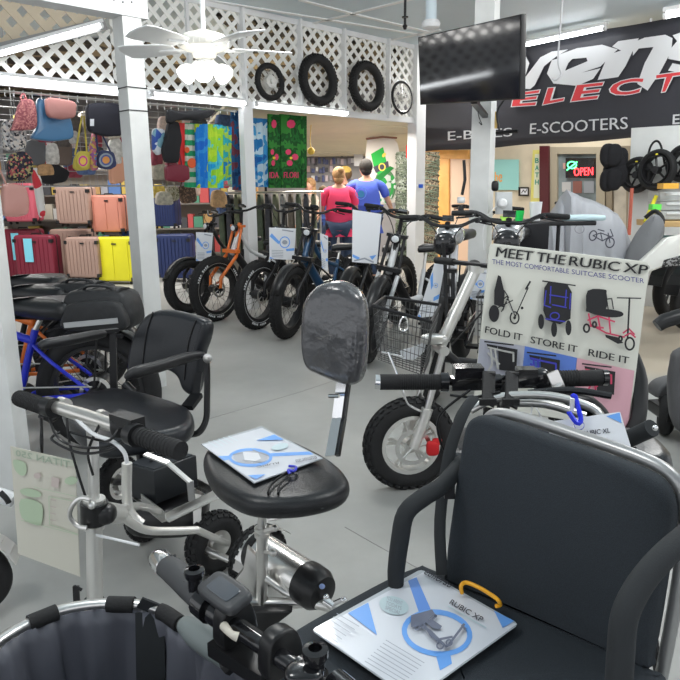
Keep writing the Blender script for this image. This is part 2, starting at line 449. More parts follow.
pn = G(11, 487); post('wall_post.003', pn+V((0, .03, 0)), .13, .13, CZ, wood_white, ang=0)
ptv = V((A(483, 150, 6.3).x, 6.3, 0)); post('wall_post.004', ptv, .17, .17, CZ, wood_white, ang=math.radians(-28))
# beam over the big post
bw = mat('beam_white', (.66, .68, .69), .5, var=.08, vscale=2)
struct('trim_10', MB().bar(wallp(sB-3.2, 2.55, oB), wallp(sB+.11, 2.55, oB), .15, .26), bw)
# nail dots on beam end
nb = MB()
for k in range(9): nb.ball(wallp(sB-.12+.03*(k % 3)*2, 2.5+.05*(k//3)+random.uniform(-.01, .01), oB+.078), (.012, .012, .012), n=6, m=4)
struct('trim_11', nb, plastic)
sh = MB()
for z in (2.0, 1.86): sh.box((pb.x, pb.y, z), (.14, .14, .006), RotZ(math.atan2(WD.y, WD.x)))
struct('trim_12', sh, plastic)

# back shop: ceiling, walls
BY = 14.0
backm = mat('back_wall_grey', (.3, .29, .3), .8, var=.05)
struct('wall_back', MB().box((-1.5, BY, 1.65), (16, .1, 3.3)), backm)
struct('wall_left', MB().box((-9.4, 9, 1.65), (.1, 10, 3.3)), mat('back_wall_cream', (.6, .57, .5), .8))
sf = MB()
a0, a1 = wallp(wall_s(240), 2.24, -.2), wallp(wall_s(417), 2.24, -.1)
sf.add([a0+V((0, 0, .06)), a1+V((0, 0, .06)), V((2.2, BY, 1.98)), V((-3.2, BY, 1.98)), a0+V((0, 0, .1)), a1+V((0, 0, .1)), V((2.2, BY, 2.02)), V((-3.2, BY, 2.02))],
       [(0, 3, 2, 1), (4, 5, 6, 7), (0, 1, 5, 4), (1, 2, 6, 5), (2, 3, 7, 6), (3, 0, 4, 7)])
struct('ceiling.001', sf, mat('soffit_cream', (.74, .66, .48), .6, var=.05, vscale=3))
sb = MB()
for t in (.15, .3, .42, .53, .63, .72, .8, .87, .94):
    a = a0.lerp(V((-3.2, BY, 1.98)), t)+V((0, 0, .05*(1-t)-.0)); b = a1.lerp(V((2.2, BY, 1.98)), t)+V((0, 0, .05*(1-t)))
    sb.bar(a, b, .03, .03)
struct('trim_13', sb, mat('soffit_board', (.8, .74, .58), .6))
struct('ceiling.002', MB().box((-5.2, 12.3, 3.2), (9, 6.2, .05)), blotch('back_ceiling', [(.03, .025, .02), (.06, .05, .04), (.3, .24, .15)], 2.5, .8, 'NOISE'))

dk = MB(); pts_ = [wallp(wall_s(235), 3.2, -.3), wallp(wall_s(418), 3.2, -.3), V((1.1, 13.9, 3.2)), V((-.7, 13.9, 3.2))]; dk.slab(pts_, (0, 0, 1), .04, .005); struct('ceiling.003', dk, MATS['back_ceiling'])
# banner plane and the door wall behind it
ZB = 1.35+.55
BL_, BR_ = G(420, 152, ZB), G(682, 135, ZB)
BD = (BR_-BL_).normalized(); BN = V((BD.y, -BD.x, 0))
if BN.y > 0: BN = -BN
def wallplane(off): return (BL_ - BN*off, BN)
DW = wallplane(1.6)
def dwp(px, py, off=0): return ONP(px, py, DW[0]+BN*off, BN)
def slabpx(mb, plane, pts, t, bev=.0):
    P, n = plane; n = n if (V((0, 0, H))-P).dot(n) > 0 else -n
    return mb.slab([ONP(x, y, P, n) for x, y in pts], n, t, bev or min(.004, t/3), steps=1)
c0 = DW[0]-BD*.55; c1 = DW[0]+BD*7.4
wb = MB(); wb.bar(V((c0.x, c0.y, 1.64))-BN*.06, V((c1.x, c1.y, 1.64))-BN*.06, .1, 3.28); struct('wall_door_side', wb, mat('door_wall_cream', (.72, .64, .5), .7, var=.05))

def rectpx(x0, y0, x1, y1): return [(x0, y0), (x1, y0), (x1, y1), (x0, y1)]
# entrance door with glass, inside a beige frame
dm = mat('door_beige', (.42, .37, .28), .5)
def door(n, x0, x1, ytop, fw, m, glass, y1=300):
    fr = MB()
    for r in (rectpx(x0, ytop, x0+fw, y1), rectpx(x1-fw, ytop, x1, y1), rectpx(x0+fw, ytop, x1-fw, ytop+fw*.8)): slabpx(fr, (DW[0]+BN*.01, BN), r, .06)
    r = struct('door_%d' % n, fr, m)
    gl = MB(); slabpx(gl, (DW[0]+BN*.012, BN), rectpx(x0+fw, ytop+fw*.8, x1-fw, y1), .02)
    g = gl.build('door_glass', r, glass); WM[r] = Mx.Identity(4)
    return r
glass_dark = mat('door_glass', (.2, .24, .25), .12, var=.5, vscale=3)
d1 = door(1, 550, 607, 147, 9, dm, glass_dark)
d2 = door(2, 608, 634, 146, 6, mat('door_brown', (.3, .25, .18), .5), mat('doorway_light', (.55, .5, .42), .5, var=.3, vscale=4))
slb = MB(); slabpx(slb, (DW[0]+BN*.08, BN), rectpx(541, 146, 550, 300), .05); struct('trim_14', slb, mat('maroon_post', (.09, .015, .02), .5))
kn = MB(); kn.ball(dwp(556, 203, .1), (.05, .05, .05)); kn.build('door_knob', d1, plastic)
# orange timber doorway at the left
ow = mat('orange_timber', (.78, .4, .12), .5, var=.12, vscale=5)
d3m = MB()
for r in (rectpx(438, 158, 451, 300), rectpx(424, 150, 470, 159)): slabpx(d3m, (DW[0]+BN*.02, BN), r, .06)
struct('door_3', d3m, ow)
p4 = MB(); slabpx(p4, (DW[0]+BN*.02, BN), rectpx(451, 159, 470, 300), .03); struct('door_4', p4, mat('peach_door', (.8, .58, .44), .5))

# ================================================================== FIXTURES
def tube_light(name, a, b, r, label, group=None):
    a, b = V(a), V(b); t = thing(name, label, 'light fitting', (a+b)/2, group=group)
    d = (b-a).normalized()
    MB().bar(a+V((0, 0, r*1.9)), b+V((0, 0, r*1.9)), r*2.6, r*1.4).build('housing', t, white)
    MB().tube([a+d*.02, b-d*.02], r, 12).build('tube', t, tube_glow)
    e = MB()
    for p, q in ((a, a+d*.03), (b-d*.03, b)): e.tube([p, q], r*1.25, 10)
    e.build('end_cap', t, white)
    return t
tube_light('tube_light', wallp(wall_s(-30), ZR-.0, .09), wallp(wall_s(119), ZR-.0, .09), .022, 'long glowing tube light under the left lattice, above the hanging bags', 'tube lights along the lattice rail')
tube_light('tube_light', wallp(wall_s(148), ZR+.0, .07), wallp(wall_s(243), ZR+.0, .07), .018, 'glowing tube light on the lattice rail below the ceiling fan')
tube_light('tube_light', wallp(wall_s(252), ZR+.0, .07), wallp(wall_s(345), ZR+.0, .07), .016, 'tube light on the lattice rail below the black tyre and the spoked wheel')
tube_light('tube_light', wallp(s0-.3, pz(0, 60)-.09, .16), wallp(s100, pz(99, 29), .16), .02, 'sloping tube light crossing the lattice corner at upper left')
q0, q1 = ONP(521, 46, BL_+BN*.25, BN), ONP(606, 28, BL_+BN*.25, BN)
tube_light('tube_light', q0, q1, .022, 'ceiling tube light in front of the black banner, beside the television')
q0, q1 = ONP(664, 16, BL_+BN*.35, BN), ONP(720, 6, BL_+BN*.35, BN)
tube_light('tube_light', q0, q1, .03, 'ceiling tube light above the end of the black banner')

# ---- wheels and tyres on the lattice ledge
def tyre_mb(mb, c, ax, R, tr, knobs=0, n=40, wide=1.0, kh=.012):
    mb.torus(c, ax, R-tr, tr, n, 10, wide)
    if knobs:
        c = V(c); a = V(ax).normalized(); e = a.orthogonal().normalized(); g = a.cross(e)
        for k in range(knobs):
            for j, off in enumerate((-.62, -.2, .2, .62)):
                th = 2*math.pi*(k+(.5 if j % 2 else 0))/knobs
                d = e*math.cos(th)+g*math.sin(th); t = g*math.cos(th)-e*math.sin(th)
                ph = off*1.15; rad = (d*math.cos(ph)+a*math.sin(ph)*wide)
                p = c+d*(R-tr)+rad.normalized()*(tr*(math.cos(ph)**2+(wide*math.sin(ph))**2)**.5+kh*.2)
                zz = rad.normalized(); xx = t; yy = zz.cross(xx); w = 2*math.pi*R/knobs*.55
                mb.box(p, (w, tr*.34, kh), Mx((xx, yy, zz)).transposed())
def spokes_mb(mb, c, ax, R, n=28, hub=.03, hw=.04, sr=.0018):
    c = V(c); a = V(ax).normalized(); e = a.orthogonal().normalized(); g = a.cross(e)
    for k in range(n):
        t0 = 2*math.pi*k/n; t1 = t0+(.7 if k % 4 < 2 else -.7); sd = 1 if k % 2 else -1
        mb.tube([c+a*hw*sd*.5+(e*math.cos(t1)+g*math.sin(t1))*hub, c+(e*math.cos(t0)+g*math.sin(t0))*R], sr, 4)
    mb.tube([c-a*hw*.55, c+a*hw*.55], hub, 16); mb.tube([c-a*hw, c+a*hw], hub*.4, 10)
def ledge_tyre(px, py, rpx, name, label, kind, knobs=0):
    s = wall_s(px); c = ONP(px, py, wallp(0, 0, .13), WN); Rr = abs(ONP(px, py-rpx, wallp(0, 0, .13), WN).z-c.z)
    ax = (WN*1+V((0, 0, .05))).normalized(); c.z = ZR+.045+Rr
    m = MB(); tr = .052 if kind == 'tyre' else .03 if kind == 'motor' else .018
    if kind == 'tyre':
        tyre_mb(m, c, ax, Rr, tr, knobs, 44); o = m.build(name, None, rubber); tag(o, label, 'tyre'); return
    r = thing(name, label, 'wheel', c-V((0, 0, Rr)))
    tyre_mb(m, c, ax, Rr, tr, 30 if kind == 'motor' else 0, 40, 1, .005); m.build('tyre', r, rubber)
    m = MB(); m.torus(c, ax, Rr-tr*1.7, .011, 40, 8); m.build('rim', r, silver if kind == 'alloy' else bmetal)
    m = MB(); spokes_mb(m, c, ax, Rr-tr*1.7, 20, .07 if kind == 'motor' else .045, .06, .0028); m.build('spokes', r, silver)
ledge_tyre(270, 86, 19, 'spoked_wheel', 'spoked wheel with black hub motor leaning on the lattice beside the fan blade', 'motor')
ledge_tyre(318.5, 84, 26, 'tyre', 'black tyre on the lattice rail, next to the spoked motor wheel', 'tyre', 46)
ledge_tyre(367, 91, 25, 'tyre', 'black tyre on the lattice rail, between two white studs nearer the silver wheel', 'tyre', 46)
ledge_tyre(402, 104, 17, 'spoked_wheel', 'thin pale spoked wheel on the lattice rail beside the far post', 'alloy')

# ---- ceiling fan
def fan():
    c = A(204, 44, 4.0); c = V((c.x, c.y, c.z))
    t = thing('ceiling_fan', 'white ceiling fan with three lit glass shades hanging before the lattice', 'ceiling fan', (c.x, c.y, CZ))
    m = MB(); m.tube([c+V((0, 0, .05)), (c.x, c.y, CZ)], .013, 10); m.lathe([(.06, 0), (.06, -.02), (.03, -.05)], (c.x, c.y, CZ), n=16); m.build('rod', t, white)
    m = MB(); m.lathe([(.03, .07), (.06, .06), (.11, .045), (.13, .025), (.135, 0), (.13, -.02), (.1, -.035), (.07, -.045), (.06, -.07), (.035, -.085)], c, n=32)
    for k in range(24):
        a = 2*math.pi*k/24; m.box(c+V((.131*math.cos(a), .131*math.sin(a), -.004)), (.012, .006, .022), RotZ(a))
    m.build('motor_housing', t, mat('fan_white', (.78, .76, .7), .4))
    for k, a in enumerate((22, 94, 166, 238, 310)):
        a = math.radians(a); d = V((math.cos(a), math.sin(a), 0)); s = V((-d.y, d.x, 0)); tl = s*math.cos(.2)+V((0, 0, math.sin(.2)))
        b = MB(); o = [c+d*(.17+u*.33)+tl*v+V((0, 0, -.02)) for u, v in ((0, -.055), (.3, -.075), (.8, -.09), (.95, -.08), (1, -.03), (1, .03), (.95, .08), (.8, .09), (.3, .075), (0, .055))]
        b.slab(o, d.cross(tl), .007, .002, steps=1); bl = b.build('blade', t, white)
        b = MB(); b.tube([c+d*.1+V((0, 0, -.03)), c+d*.17+s*.02+V((0, 0, -.025)), c+d*.27+V((0, 0, -.022))], .008, 6, sm=3); b.build('blade_bracket', bl, white)
    m = MB(); m.lathe([(.035, -.08), (.055, -.1), (.05, -.13), (.02, -.14)], c, n=20); m.build('light_hub', t, white)
    gm = mat('lit_glass', (1, .97, .9), .3, emit=(1, .97, .88), estr=5)
    for k, a in enumerate((205, 275, 345)):
        a = math.radians(a); d = V((math.cos(a), math.sin(a), 0)); p = c+d*.06+V((0, 0, -.12)); ax = (d*.85+V((0, 0, -.75))).normalized()
        MB().tube([p-ax*.03, p+ax*.015], .022, 10).build('lamp_holder', t, white)
        MB().lathe([(.022, .01), (.04, .03), (.052, .06), (.05, .085), (.045, .09), (.02, .07)], p, ax, 18).build('glass_shade', t, gm)
fan()
# second fan pole behind the television
cc = A(431, 24, 6.6); t = thing('pendant_pole', 'white pole with a round cap hanging from the ceiling above the television', 'ceiling fixture', (cc.x, cc.y, CZ))
MB().tube([cc, (cc.x, cc.y, CZ)], .05, 14).build('pole', t, ceil_m); MB().lathe([(.03, -.05), (.075, -.03), (.085, 0), (.07, .03)], cc, n=20).build('cap', t, white)
sp = A(405, 26, 6.7); t = thing('fire_sprinkler', 'small dark metal sprinkler head hanging from the ceiling left of the television', 'sprinkler', (sp.x, sp.y, CZ))
MB().tube([sp, (sp.x, sp.y, CZ)], .012, 8).lathe([(.03, 0), (.03, .01)], (sp.x, sp.y, sp.z+.07), n=12).build('pipe', t, bmetal)
MB().lathe([(.008, .02), (.025, 0), (.012, -.03)], sp, n=10).build('spray_head', t, bmetal)

# ---- television
def tv():
    TL, TR = A(419, 37, 6.21), A(521, 17, 4.96); BL, BR = A(419, 105, 6.28), A(521, 96.5, 5.03)
    c = (TL+TR+BL+BR)/4; ex = ((TR-TL)+(BR-BL)).normalized(); up = ((TL-BL)+(TR-BR)); up = (up-ex*up.dot(ex)).normalized(); n = ex.cross(up)
    if n.dot(c) > 0: n = -n
    t = thing('television', 'black wall television on a post arm, reflecting the lattice', 'television', c-up*.3)
    W2, H2 = (TR-TL).length/2, (TL-BL).length/2*1.0
    q = lambda a, b: c+ex*a*W2+up*b*H2
    MB().slab([q(-1, -1), q(1, -1), q(1, 1), q(-1, 1)], -n, .045, .006, steps=2).build('case', t, plastic)
    m = MB(); m.slab([q(-.985, -.965), q(.985, -.965), q(.985, .975), q(-.985, .975)], n, .003, .001, steps=1)
    m.build('screen', t, mat('tv_screen', (.012, .013, .018), .08, spec=.5, ior=1.5))
    m = MB(); w = q(.1, -1)-n*.04
    m.bar(w, ptv+V((0, -.07, w.z-.05-ptv.z)), .05, .03); m.box(c-n*.07, (.25, .05, .25), Mx((ex, n, up)).transposed()); m.build('wall_arm', t, bmetal)
    p = A(480, 104, 5.9)
    m = MB(); m.tube([A(480, 100, 5.9), A(478, 113, 5.9), A(482, 125, 5.9), A(479, 122, 5.9)], .004, 6, sm=3); m.build('cable', t, plastic)
    hk = thing('post_hook', 'black bracket arm with a peg on the post below the television', 'bracket', (ptv.x+.1, ptv.y-.1, 1.9))
    MB().tube([A(504, 100, 6.1), A(497, 113, 6.1), A(500, 133, 6.1)], .009, 8, sm=3).tube([A(496, 133, 6.1), A(518, 131, 6.0)], .014, 8).build('arm', hk, bmetal)
    MB().box(A(496, 120, 6.15), (.02, .02, .14)).build('hinge_plate', hk, mat('brass', (.6, .42, .15), .4, metal=.8))
tv()
solo('hanging_cable', MB().tube([A(563, -6, 5.0), A(560, 30, 5.0), A(558, 62, 5.0), A(561, 74, 5.0), A(556, 80, 5.0), A(552, 79, 5.0)], .006, 6, sm=3), 'thin grey cable with a hook dangling in front of the banner', 'cable', mat('cable_grey', (.5, .5, .52), .5))

# ---- banner
def banner():
    n = BN; P = BL_
    bm_ = mat('banner_vinyl', (.042, .042, .052), .42, bump=.25, bscale=2.2)
    t = thing('shop_banner', 'large black vinyl banner with white and red lettering hung over the doors', 'banner', BL_)
    m = MB(); nx, nz = 40, 12; L = (BR_-BL_).length*1.25; Hh = .0
    ztop = ONP(651, 20, BL_, BN).z
    vs = []
    for i in range(nx+1):
        for j in range(nz+1):
            x = L*i/nx-.02; v = j/nz; sag = .012*math.sin(math.pi*((i*5/nx) % 1))
            d = .01*math.sin(i*.9+v*2)*(1-v)+.008*math.sin(i*.37)
            vs.append(BL_+BD*x+V((0, 0, (ztop-ZB-sag)*v + (.01*math.sin(i*.5))*(1-v)))+n*(d-.022))
    fs = [(i*(nz+1)+j, (i+1)*(nz+1)+j, (i+1)*(nz+1)+j+1, i*(nz+1)+j+1) for i in range(nx) for j in range(nz)]
    m.add(vs, fs); o = m.build('vinyl_sheet', t, bm_); md = o.modifiers.new('s', 'SOLIDIFY'); md.thickness = .002
    pr = Print(BL_+n*.006, n); lw = mat('banner_white', (.72, .73, .75), .5); lr = mat('banner_red', (.75, .06, .07), .5)
    P4 = lambda l: [(480+x/3.4, y/3.4) for x, y in l]
    # v (right arm), e, n, s : big italic letters
    pr.poly(P4([(100, 150), (140, 160), (168, 215), (140, 300), (95, 300)]), lw)
    pr.poly(P4([(140, 300), (150, 268), (205, 195), (245, 175), (300, 168), (262, 190), (218, 225), (186, 290), (170, 303)]), lw)
    pr.poly(P4([(262, 188), (330, 164), (415, 152), (468, 168), (440, 195), (410, 226), (300, 262), (290, 240), (366, 208), (362, 196), (318, 200), (262, 212)]), lw)
    pr.poly(P4([(244, 205), (262, 200), (318, 196), (300, 215), (290, 240), (300, 258), (410, 232), (385, 268), (330, 292), (250, 284), (228, 250)]), lw)
    pr.poly(P4([(470, 140), (540, 130), (495, 225), (470, 262), (400, 272), (430, 200), (440, 185), (480, 172), (450, 158)]), lw)
    pr.poly(P4([(520, 145), (560, 128), (630, 118), (655, 130), (650, 175), (610, 250), (570, 308), (535, 285), (560, 215), (590, 160), (540, 165), (520, 190)]), lw)
    pr.poly(P4([(655, 120), (690, 108), (760, 100), (770, 130), (700, 150), (690, 170), (700, 190), (720, 200), (740, 230), (690, 250), (640, 240), (655, 215), (690, 222), (700, 212), (640, 200), (645, 170), (670, 140)]), lw)
    def rl(st, q):
        q = P4(q); pr.text(st, q, lw, .045); pr.text(st, q, lr, .0)
    wq = [[(118, 318), (205, 306), (188, 357), (108, 362)], [(232, 300), (296, 294), (284, 342), (214, 356)], [(330, 290), (422, 280), (398, 335), (310, 345)], [(450, 276), (560, 263), (540, 318), (436, 328)], [(600, 256), (700, 242), (650, 308), (600, 316)]]
    for ch, q in zip('ELECT', wq):
        q2 = P4(q); cx = sum(p[0] for p in q2)/4; cy = sum(p[1] for p in q2)/4
        big = [(cx+(x-cx)*1.08, cy+(y-cy)*1.1) for x, y in q2]
        pr.text(ch, big, lw, .06); pr.text(ch, q2, lr, .02)
    pr.text('E-SCOOTERS', P4([(172, 420), (503, 397), (503, 438), (170, 456)]), lw, .015)
    pr.text('E-BIKES', P4([(-108, 447), (110, 434), (110, 463), (-108, 478)]), lw, .015)
    pr.text('E', P4([(657, 390), (680, 388), (680, 421), (655, 423)]), lw, .015)
    pr.build('lettering', t)
    g = MB()
    for px, py in ((651, 20), (640, 137), (423, 150)): g.ball(ONP(px, py, BL_+n*.01, n), (.04, .02, .04))
    g.build('grommet', t, white)
banner()

# ================================================================== DOOR WALL DETAILS
pl = (DW[0]+BN*.055, BN)
def flatthing(name, label, cat, pts, m, off=.055, t=.012):
    b = MB(); P = DW[0]+BN*off; b.slab([ONP(x, y, P, BN) for x, y in pts], BN, t, .002, steps=1); return solo(name, b, label, cat, m)
def ts():
    t = thing('teal_sign', 'pale teal wall sign with small orange lettering beside the post', 'sign', dwp(507, 190, .02))
    b = MB(); b.slab([dwp(x, y, .02) for x, y in rectpx(494, 159.5, 519, 190)], BN, .012, .002, steps=1); b.build('board', t, mat('teal_board', (.35, .72, .7), .5))
    pr = Print(DW[0]+BN*.035, BN); pr.text('be', [(495, 172), (502, 170), (502, 182), (495, 182)], mat('sign_orange', (.9, .45, .15), .5), .03); pr.build('lettering', t)
    t = thing('bath_pennant', 'narrow yellow hanging pennant lettered BATH beside the teal sign', 'sign', dwp(538, 205, .03))
    b = MB(); b.slab([dwp(x, y, .03) for x, y in [(533, 150), (543, 150), (541, 203), (530.5, 203)]], BN, .008, .002, steps=1); b.build('cloth', t, mat('pennant_yellow', (.75, .7, .2), .6))
    pr = Print(DW[0]+BN*.042, BN); pr.poly([(535, 154), (541, 154), (540, 198), (533.5, 198)], mat('pennant_white', (.75, .78, .6), .6))
    for k, ch in enumerate('BATH'): y = 158+k*7.2; pr.text(ch, [(535.2, y), (539, y), (538.8, y+5), (535, y+5)], mat('pennant_green', (.03, .3, .2), .6), .03)
    pr.build('lettering', t)
    t = thing('framed_print', 'small dark framed print on the cream wall by the pennant', 'picture', dwp(524, 196, .02))
    b = MB(); b.slab([dwp(x, y, .02) for x, y in rectpx(519, 187, 529, 196)], BN, .02, .003, steps=1); b.build('frame', t, plastic)
    pr = Print(DW[0]+BN*.042, BN); pr.poly(rectpx(520.5, 188.6, 527.6, 194.5), paper); pr.line([(521.5, 193), (523.5, 190), (525, 192.5), (526.8, 189.6)], .8, ink_dark); pr.build('picture', t)
    t = thing('open_sign', 'lit neon OPEN sign with green and red glow in the door glass', 'neon sign', dwp(580, 176, .06))
    b = MB(); b.slab([dwp(x, y, .05) for x, y in rectpx(566, 158, 596, 178)], BN, .015, .003, steps=1); b.build('panel', t, gloss)
    pr = Print(DW[0]+BN*.075, BN); rg = mat('neon_red', (1, .05, .05), .4, emit=(1, .04, .05), estr=4); gg = mat('neon_green', (.1, 1, .3), .4, emit=(.1, 1, .3), estr=3)
    pr.text('OPEN', [(574, 168), (593, 167), (593, 175), (574, 176)], rg, .03); pr.ell((572, 165), 5, 4, 1.3, gg); pr.line([(567, 170), (577, 162)], 1.4, gg); pr.build('neon_tubes', t)
ts()
# poster-like notices in the door glass
for k, (x, y, w_, h_, c) in enumerate([(562, 182, 9, 10, (.5, .5, .5)), (573, 181, 9, 12, (.25, .1, .08)), (584, 181, 10, 12, (.3, .32, .35)), (563, 163, 5, 6, (.6, .35, .3))]):
    flatthing('door_notice', ['grey notice in the door glass, lowest on the left', 'dark red notice in the door glass under the neon sign', 'slate notice in the door glass near the right door edge', 'small pink notice in the door glass left of the neon sign'][k], 'notice', rectpx(x, y, x+w_, y+h_), mat('notice%d' % k, c, .5), .04, .004)
# right-hand white partition, hanging wheels
RW = (A(632, 200, 7.9), BN)
b = MB(); b.slab([ONP(x, y, *RW) for x, y in [(631, 128), (760, 120), (760, 470), (618, 470)]], -BN, .08, .01); struct('wall_right', b, mat('partition_white', (.72, .73, .72), .6, var=.04))
def hub_wheel(px, py, R, off, label):
    c = ONP(px, py, RW[0]+BN*off, BN); ax = (BN+V((-.25, 0, .1))).normalized()
    t = thing('motor_wheel', label, 'wheel', c, group=None)
    m = MB(); m.torus(c, ax, R-.035, .035, 36, 10, 1.3); m.build('tyre', t, rubber)
    m = MB(); m.ring(c, ax, R-.075, [(0, -.05), (.01, -.05), (.01, .05), (0, .05)], 36)
    for k in range(5):
        a = 2*math.pi*k/5; e = ax.orthogonal().normalized(); g = ax.cross(e); d = e*math.cos(a)+g*math.sin(a); m.tube([c+d*.03, c+d*(R-.07)], .012, 6)
    m.tube([c-ax*.03, c+ax*.04], .04, 14); m.build('rim', t, bmetal)
    m = MB(); m.ball(c+ax*.03+V((0, 0, R-.06)), (.03, .03, .02)); m.build('yellow_dot', t, mat('dot_yellow', (.8, .7, .05), .5))
    return t
hub_wheel(637, 175, .2, .12, 'black wheel with silver hub hung on the white partition, left of its pair')
hub_wheel(657, 170, .22, .2, 'larger black spoked wheel hung on the partition by a strap, nearer the drawers')
hub_wheel(684, 163, .2, .1, 'black wheel hung high on the partition at the frame edge')
solo('hanging_strap', MB().tube([ONP(x, y, RW[0]+BN*.15, BN) for x, y in ((646, 168), (650, 148), (656, 141), (661, 146), (665, 166))], .012, 8, sm=4), 'black looped strap holding the hung wheels', 'strap', rubber)
mb = MB()
for k in range(14): mb.ball(A(615+random.uniform(-8, 8), 165+random.uniform(-12, 20), 7.9+random.uniform(-.1, .1)), (.18, .1, .25), e=.8)
solo('black_gear_bag', mb, 'black fabric bundle hanging in the brown doorway', 'bag', weave('black_mesh', (.015, .015, .018), 60, .8))
mb = MB(); mb.tube([A(632, 188, 7.6), A(629, 235, 7.6)], .02, 8); solo('red_strap', mb, 'thin red strap hanging down beside the white partition', 'strap', mat('faded_red', (.6, .15, .1), .6))
# drawers on a shelf
def drawers():
    o = A(663, 219, 6.4)
    t = thing('drawer_unit', 'small translucent plastic drawer unit on a wooden shelf at right', 'drawers', A(670, 222, 6.4))
    dmat = mat('drawer_plastic', (.5, .52, .52), .3)
    for k in range(3):
        y = 192+k*9.5; p = [A(660, y, 6.4), A(700, y, 6.4), A(700, y+8.5, 6.4), A(660, y+8.5, 6.4)]
        d = MB().slab(p, (0, 1, 0), .25, .006).build('drawer', t, dmat)
        MB().slab([A(666, y+1.5, 6.39), A(692, y+1.5, 6.39), A(692, y+3.5, 6.39), A(666, y+3.5, 6.39)], (0, -1, 0), .01, .002, steps=1).build('drawer_handle', d, mat('drawer_clear', (.7, .72, .72), .3))
    s = MB().slab([A(655, 221, 6.35), A(705, 221, 6.35), A(705, 227, 6.35), A(655, 227, 6.35)], (0, 1, 0), .4, .004)
    solo('wooden_shelf', s, 'plain wooden shelf board under the plastic drawers', 'shelf', mat('shelf_wood', (.6, .4, .18), .5, var=.1))
    s = MB().slab([A(660, 238, 6.35), A(705, 238, 6.35), A(705, 255, 6.35), A(660, 255, 6.35)], (0, 1, 0), .4, .01)
    solo('teal_bin', s, 'teal storage bin below the wooden shelf', 'bin', mat('teal_bin', (.05, .22, .24), .5))
    s = MB().tube([A(645, 222, 6.3), A(656, 196, 6.4)], .02, 4); s.tube([A(650, 212, 6.3), A(660, 212, 6.3)], .014, 4)
    solo('yellow_tool', s, 'yellow angled level leaning by the plastic drawers', 'tool', mat('safety_yellow', (.85, .75, .03), .5))
    s = MB(); s.box(A(655, 207, 6.2), (.08, .08, .05)); solo('green_box', s, 'tiny green box beside the yellow tool', 'box', mat('lime_green', (.15, .8, .1), .5))
    s = MB(); s.box(A(668, 186, 6.3), (.14, .12, .05)); solo('orange_box', s, 'small orange-yellow box on top of the plastic drawers', 'box', mat('box_orange', (.85, .45, .06), .5))
drawers()
# rolled chain-link fence either side of the far post
def roll(px, w, y0, y1, Y, label, c):
    a, b_ = A(px, y0, Y), A(px, y1, Y); R = w/2*Y/FPX; m = MB()
    b_.z = max(.0, b_.z)
    for k in range(26):
        for sg in (1, -1):
            pts = [V((a.x+R*math.cos(t), a.y+R*math.sin(t), b_.z+(a.z-b_.z)*(((k+sg*j/10*3) % 26)/26))) for j in range(11) for t in [2*math.pi*(j/10)+k]]
            seg = [pts[0]]
            for p in pts[1:]:
                if abs(p.z-seg[-1].z) > .3:
                    if len(seg) > 1: m.tube(seg, .008, 4)
                    seg = [p]
                else: seg.append(p)
            if len(seg) > 1: m.tube(seg, .008, 4)
    o = thing('woven_roll', label, 'roll of netting', (a.x, a.y, b_.z))
    m.build('netting', o, mat('netting_green', (.2, .24, .17), .6)); MB().tube([(a.x, a.y, b_.z), (a.x, a.y, a.z)], R*.9, 20).build('core', o, c)
cv = blotch('roll_weave', [(.05, .06, .05), (.4, .42, .36), (.16, .2, .13), (.3, .34, .28)], 60, .8)
roll(404, 16, 152, 262, 10.9, 'grey-green woven roll standing left of the far white post', cv)
roll(431, 17, 152, 262, 10.7, 'brown-tinted woven roll standing right of the far white post', blotch('roll_weave2', [(.08, .06, .05), (.45, .36, .24), (.2, .16, .1), (.34, .28, .2)], 60, .8))
solo('blue_tape', MB().box(pe+V((0, 0, 1.38))+WN*.08, (.08, .03, .05), RotZ(math.atan2(WD.y, WD.x))), 'blue tape patch on the far white post', 'tape', mat('tape_blue', (.02, .12, .7), .5))
solo('red_extinguisher', MB().lathe([(.03, -.12), (.045, -.11), (.045, .06), (.02, .1), (.02, .13)], A(409, 150, 10.6), n=14), 'small red extinguisher hanging beside the far white post', 'extinguisher', mat('signal_red', (.7, .04, .03), .4))
# outlets and bits on the television post
t = thing('outlet_box', 'grey electrical outlet box with round socket on the television post', 'outlet box', (ptv.x+.08, ptv.y-.1, 1.2))
MB().slab([A(x, y, 6.12) for x, y in rectpx(495, 192, 511, 214)], (0, -1, 0), .05, .006).build('box', t, mat('outlet_grey', (.55, .57, .58), .5))
MB().lathe([(.04, 0), (.04, .03), (.025, .045)], A(502, 203, 6.05), (0, -1, 0), 16).build('socket', t, white)
MB().slab([A(x, y, 6.12) for x, y in rectpx(500, 216, 511, 240)], (0, -1, 0), .03, .004).build('green_panel', t, mat('panel_green', (.4, .75, .1), .5))
MB().ball(A(495, 186, 6.1), (.06, .06, .09), e=.6).build('plug', t, plastic)
MB().tube([A(497, 206, 6.05), A(488, 215, 6.05), A(483, 232, 6.05), A(484, 250, 6.05)], .004, 6, sm=3).build('cord', t, white)
t = thing('wall_charger', 'white wall charger with dangling cords left of the television post', 'charger', A(461, 205, 6.3))
MB().ball(A(461, 200, 6.28), (.07, .06, .06), e=.5).build('plug_block', t, white)
MB().ball(A(461, 209, 6.28), (.05, .05, .06), e=.6).tube([A(464, 160, 6.28), A(465, 180, 6.28), A(462, 195, 6.28)], .014, 8).build('black_plug', t, plastic)
MB().tube([A(461, 212, 6.26), A(455, 225, 6.26), A(451, 245, 6.26)], .004, 6, sm=3).build('cord', t, plastic)

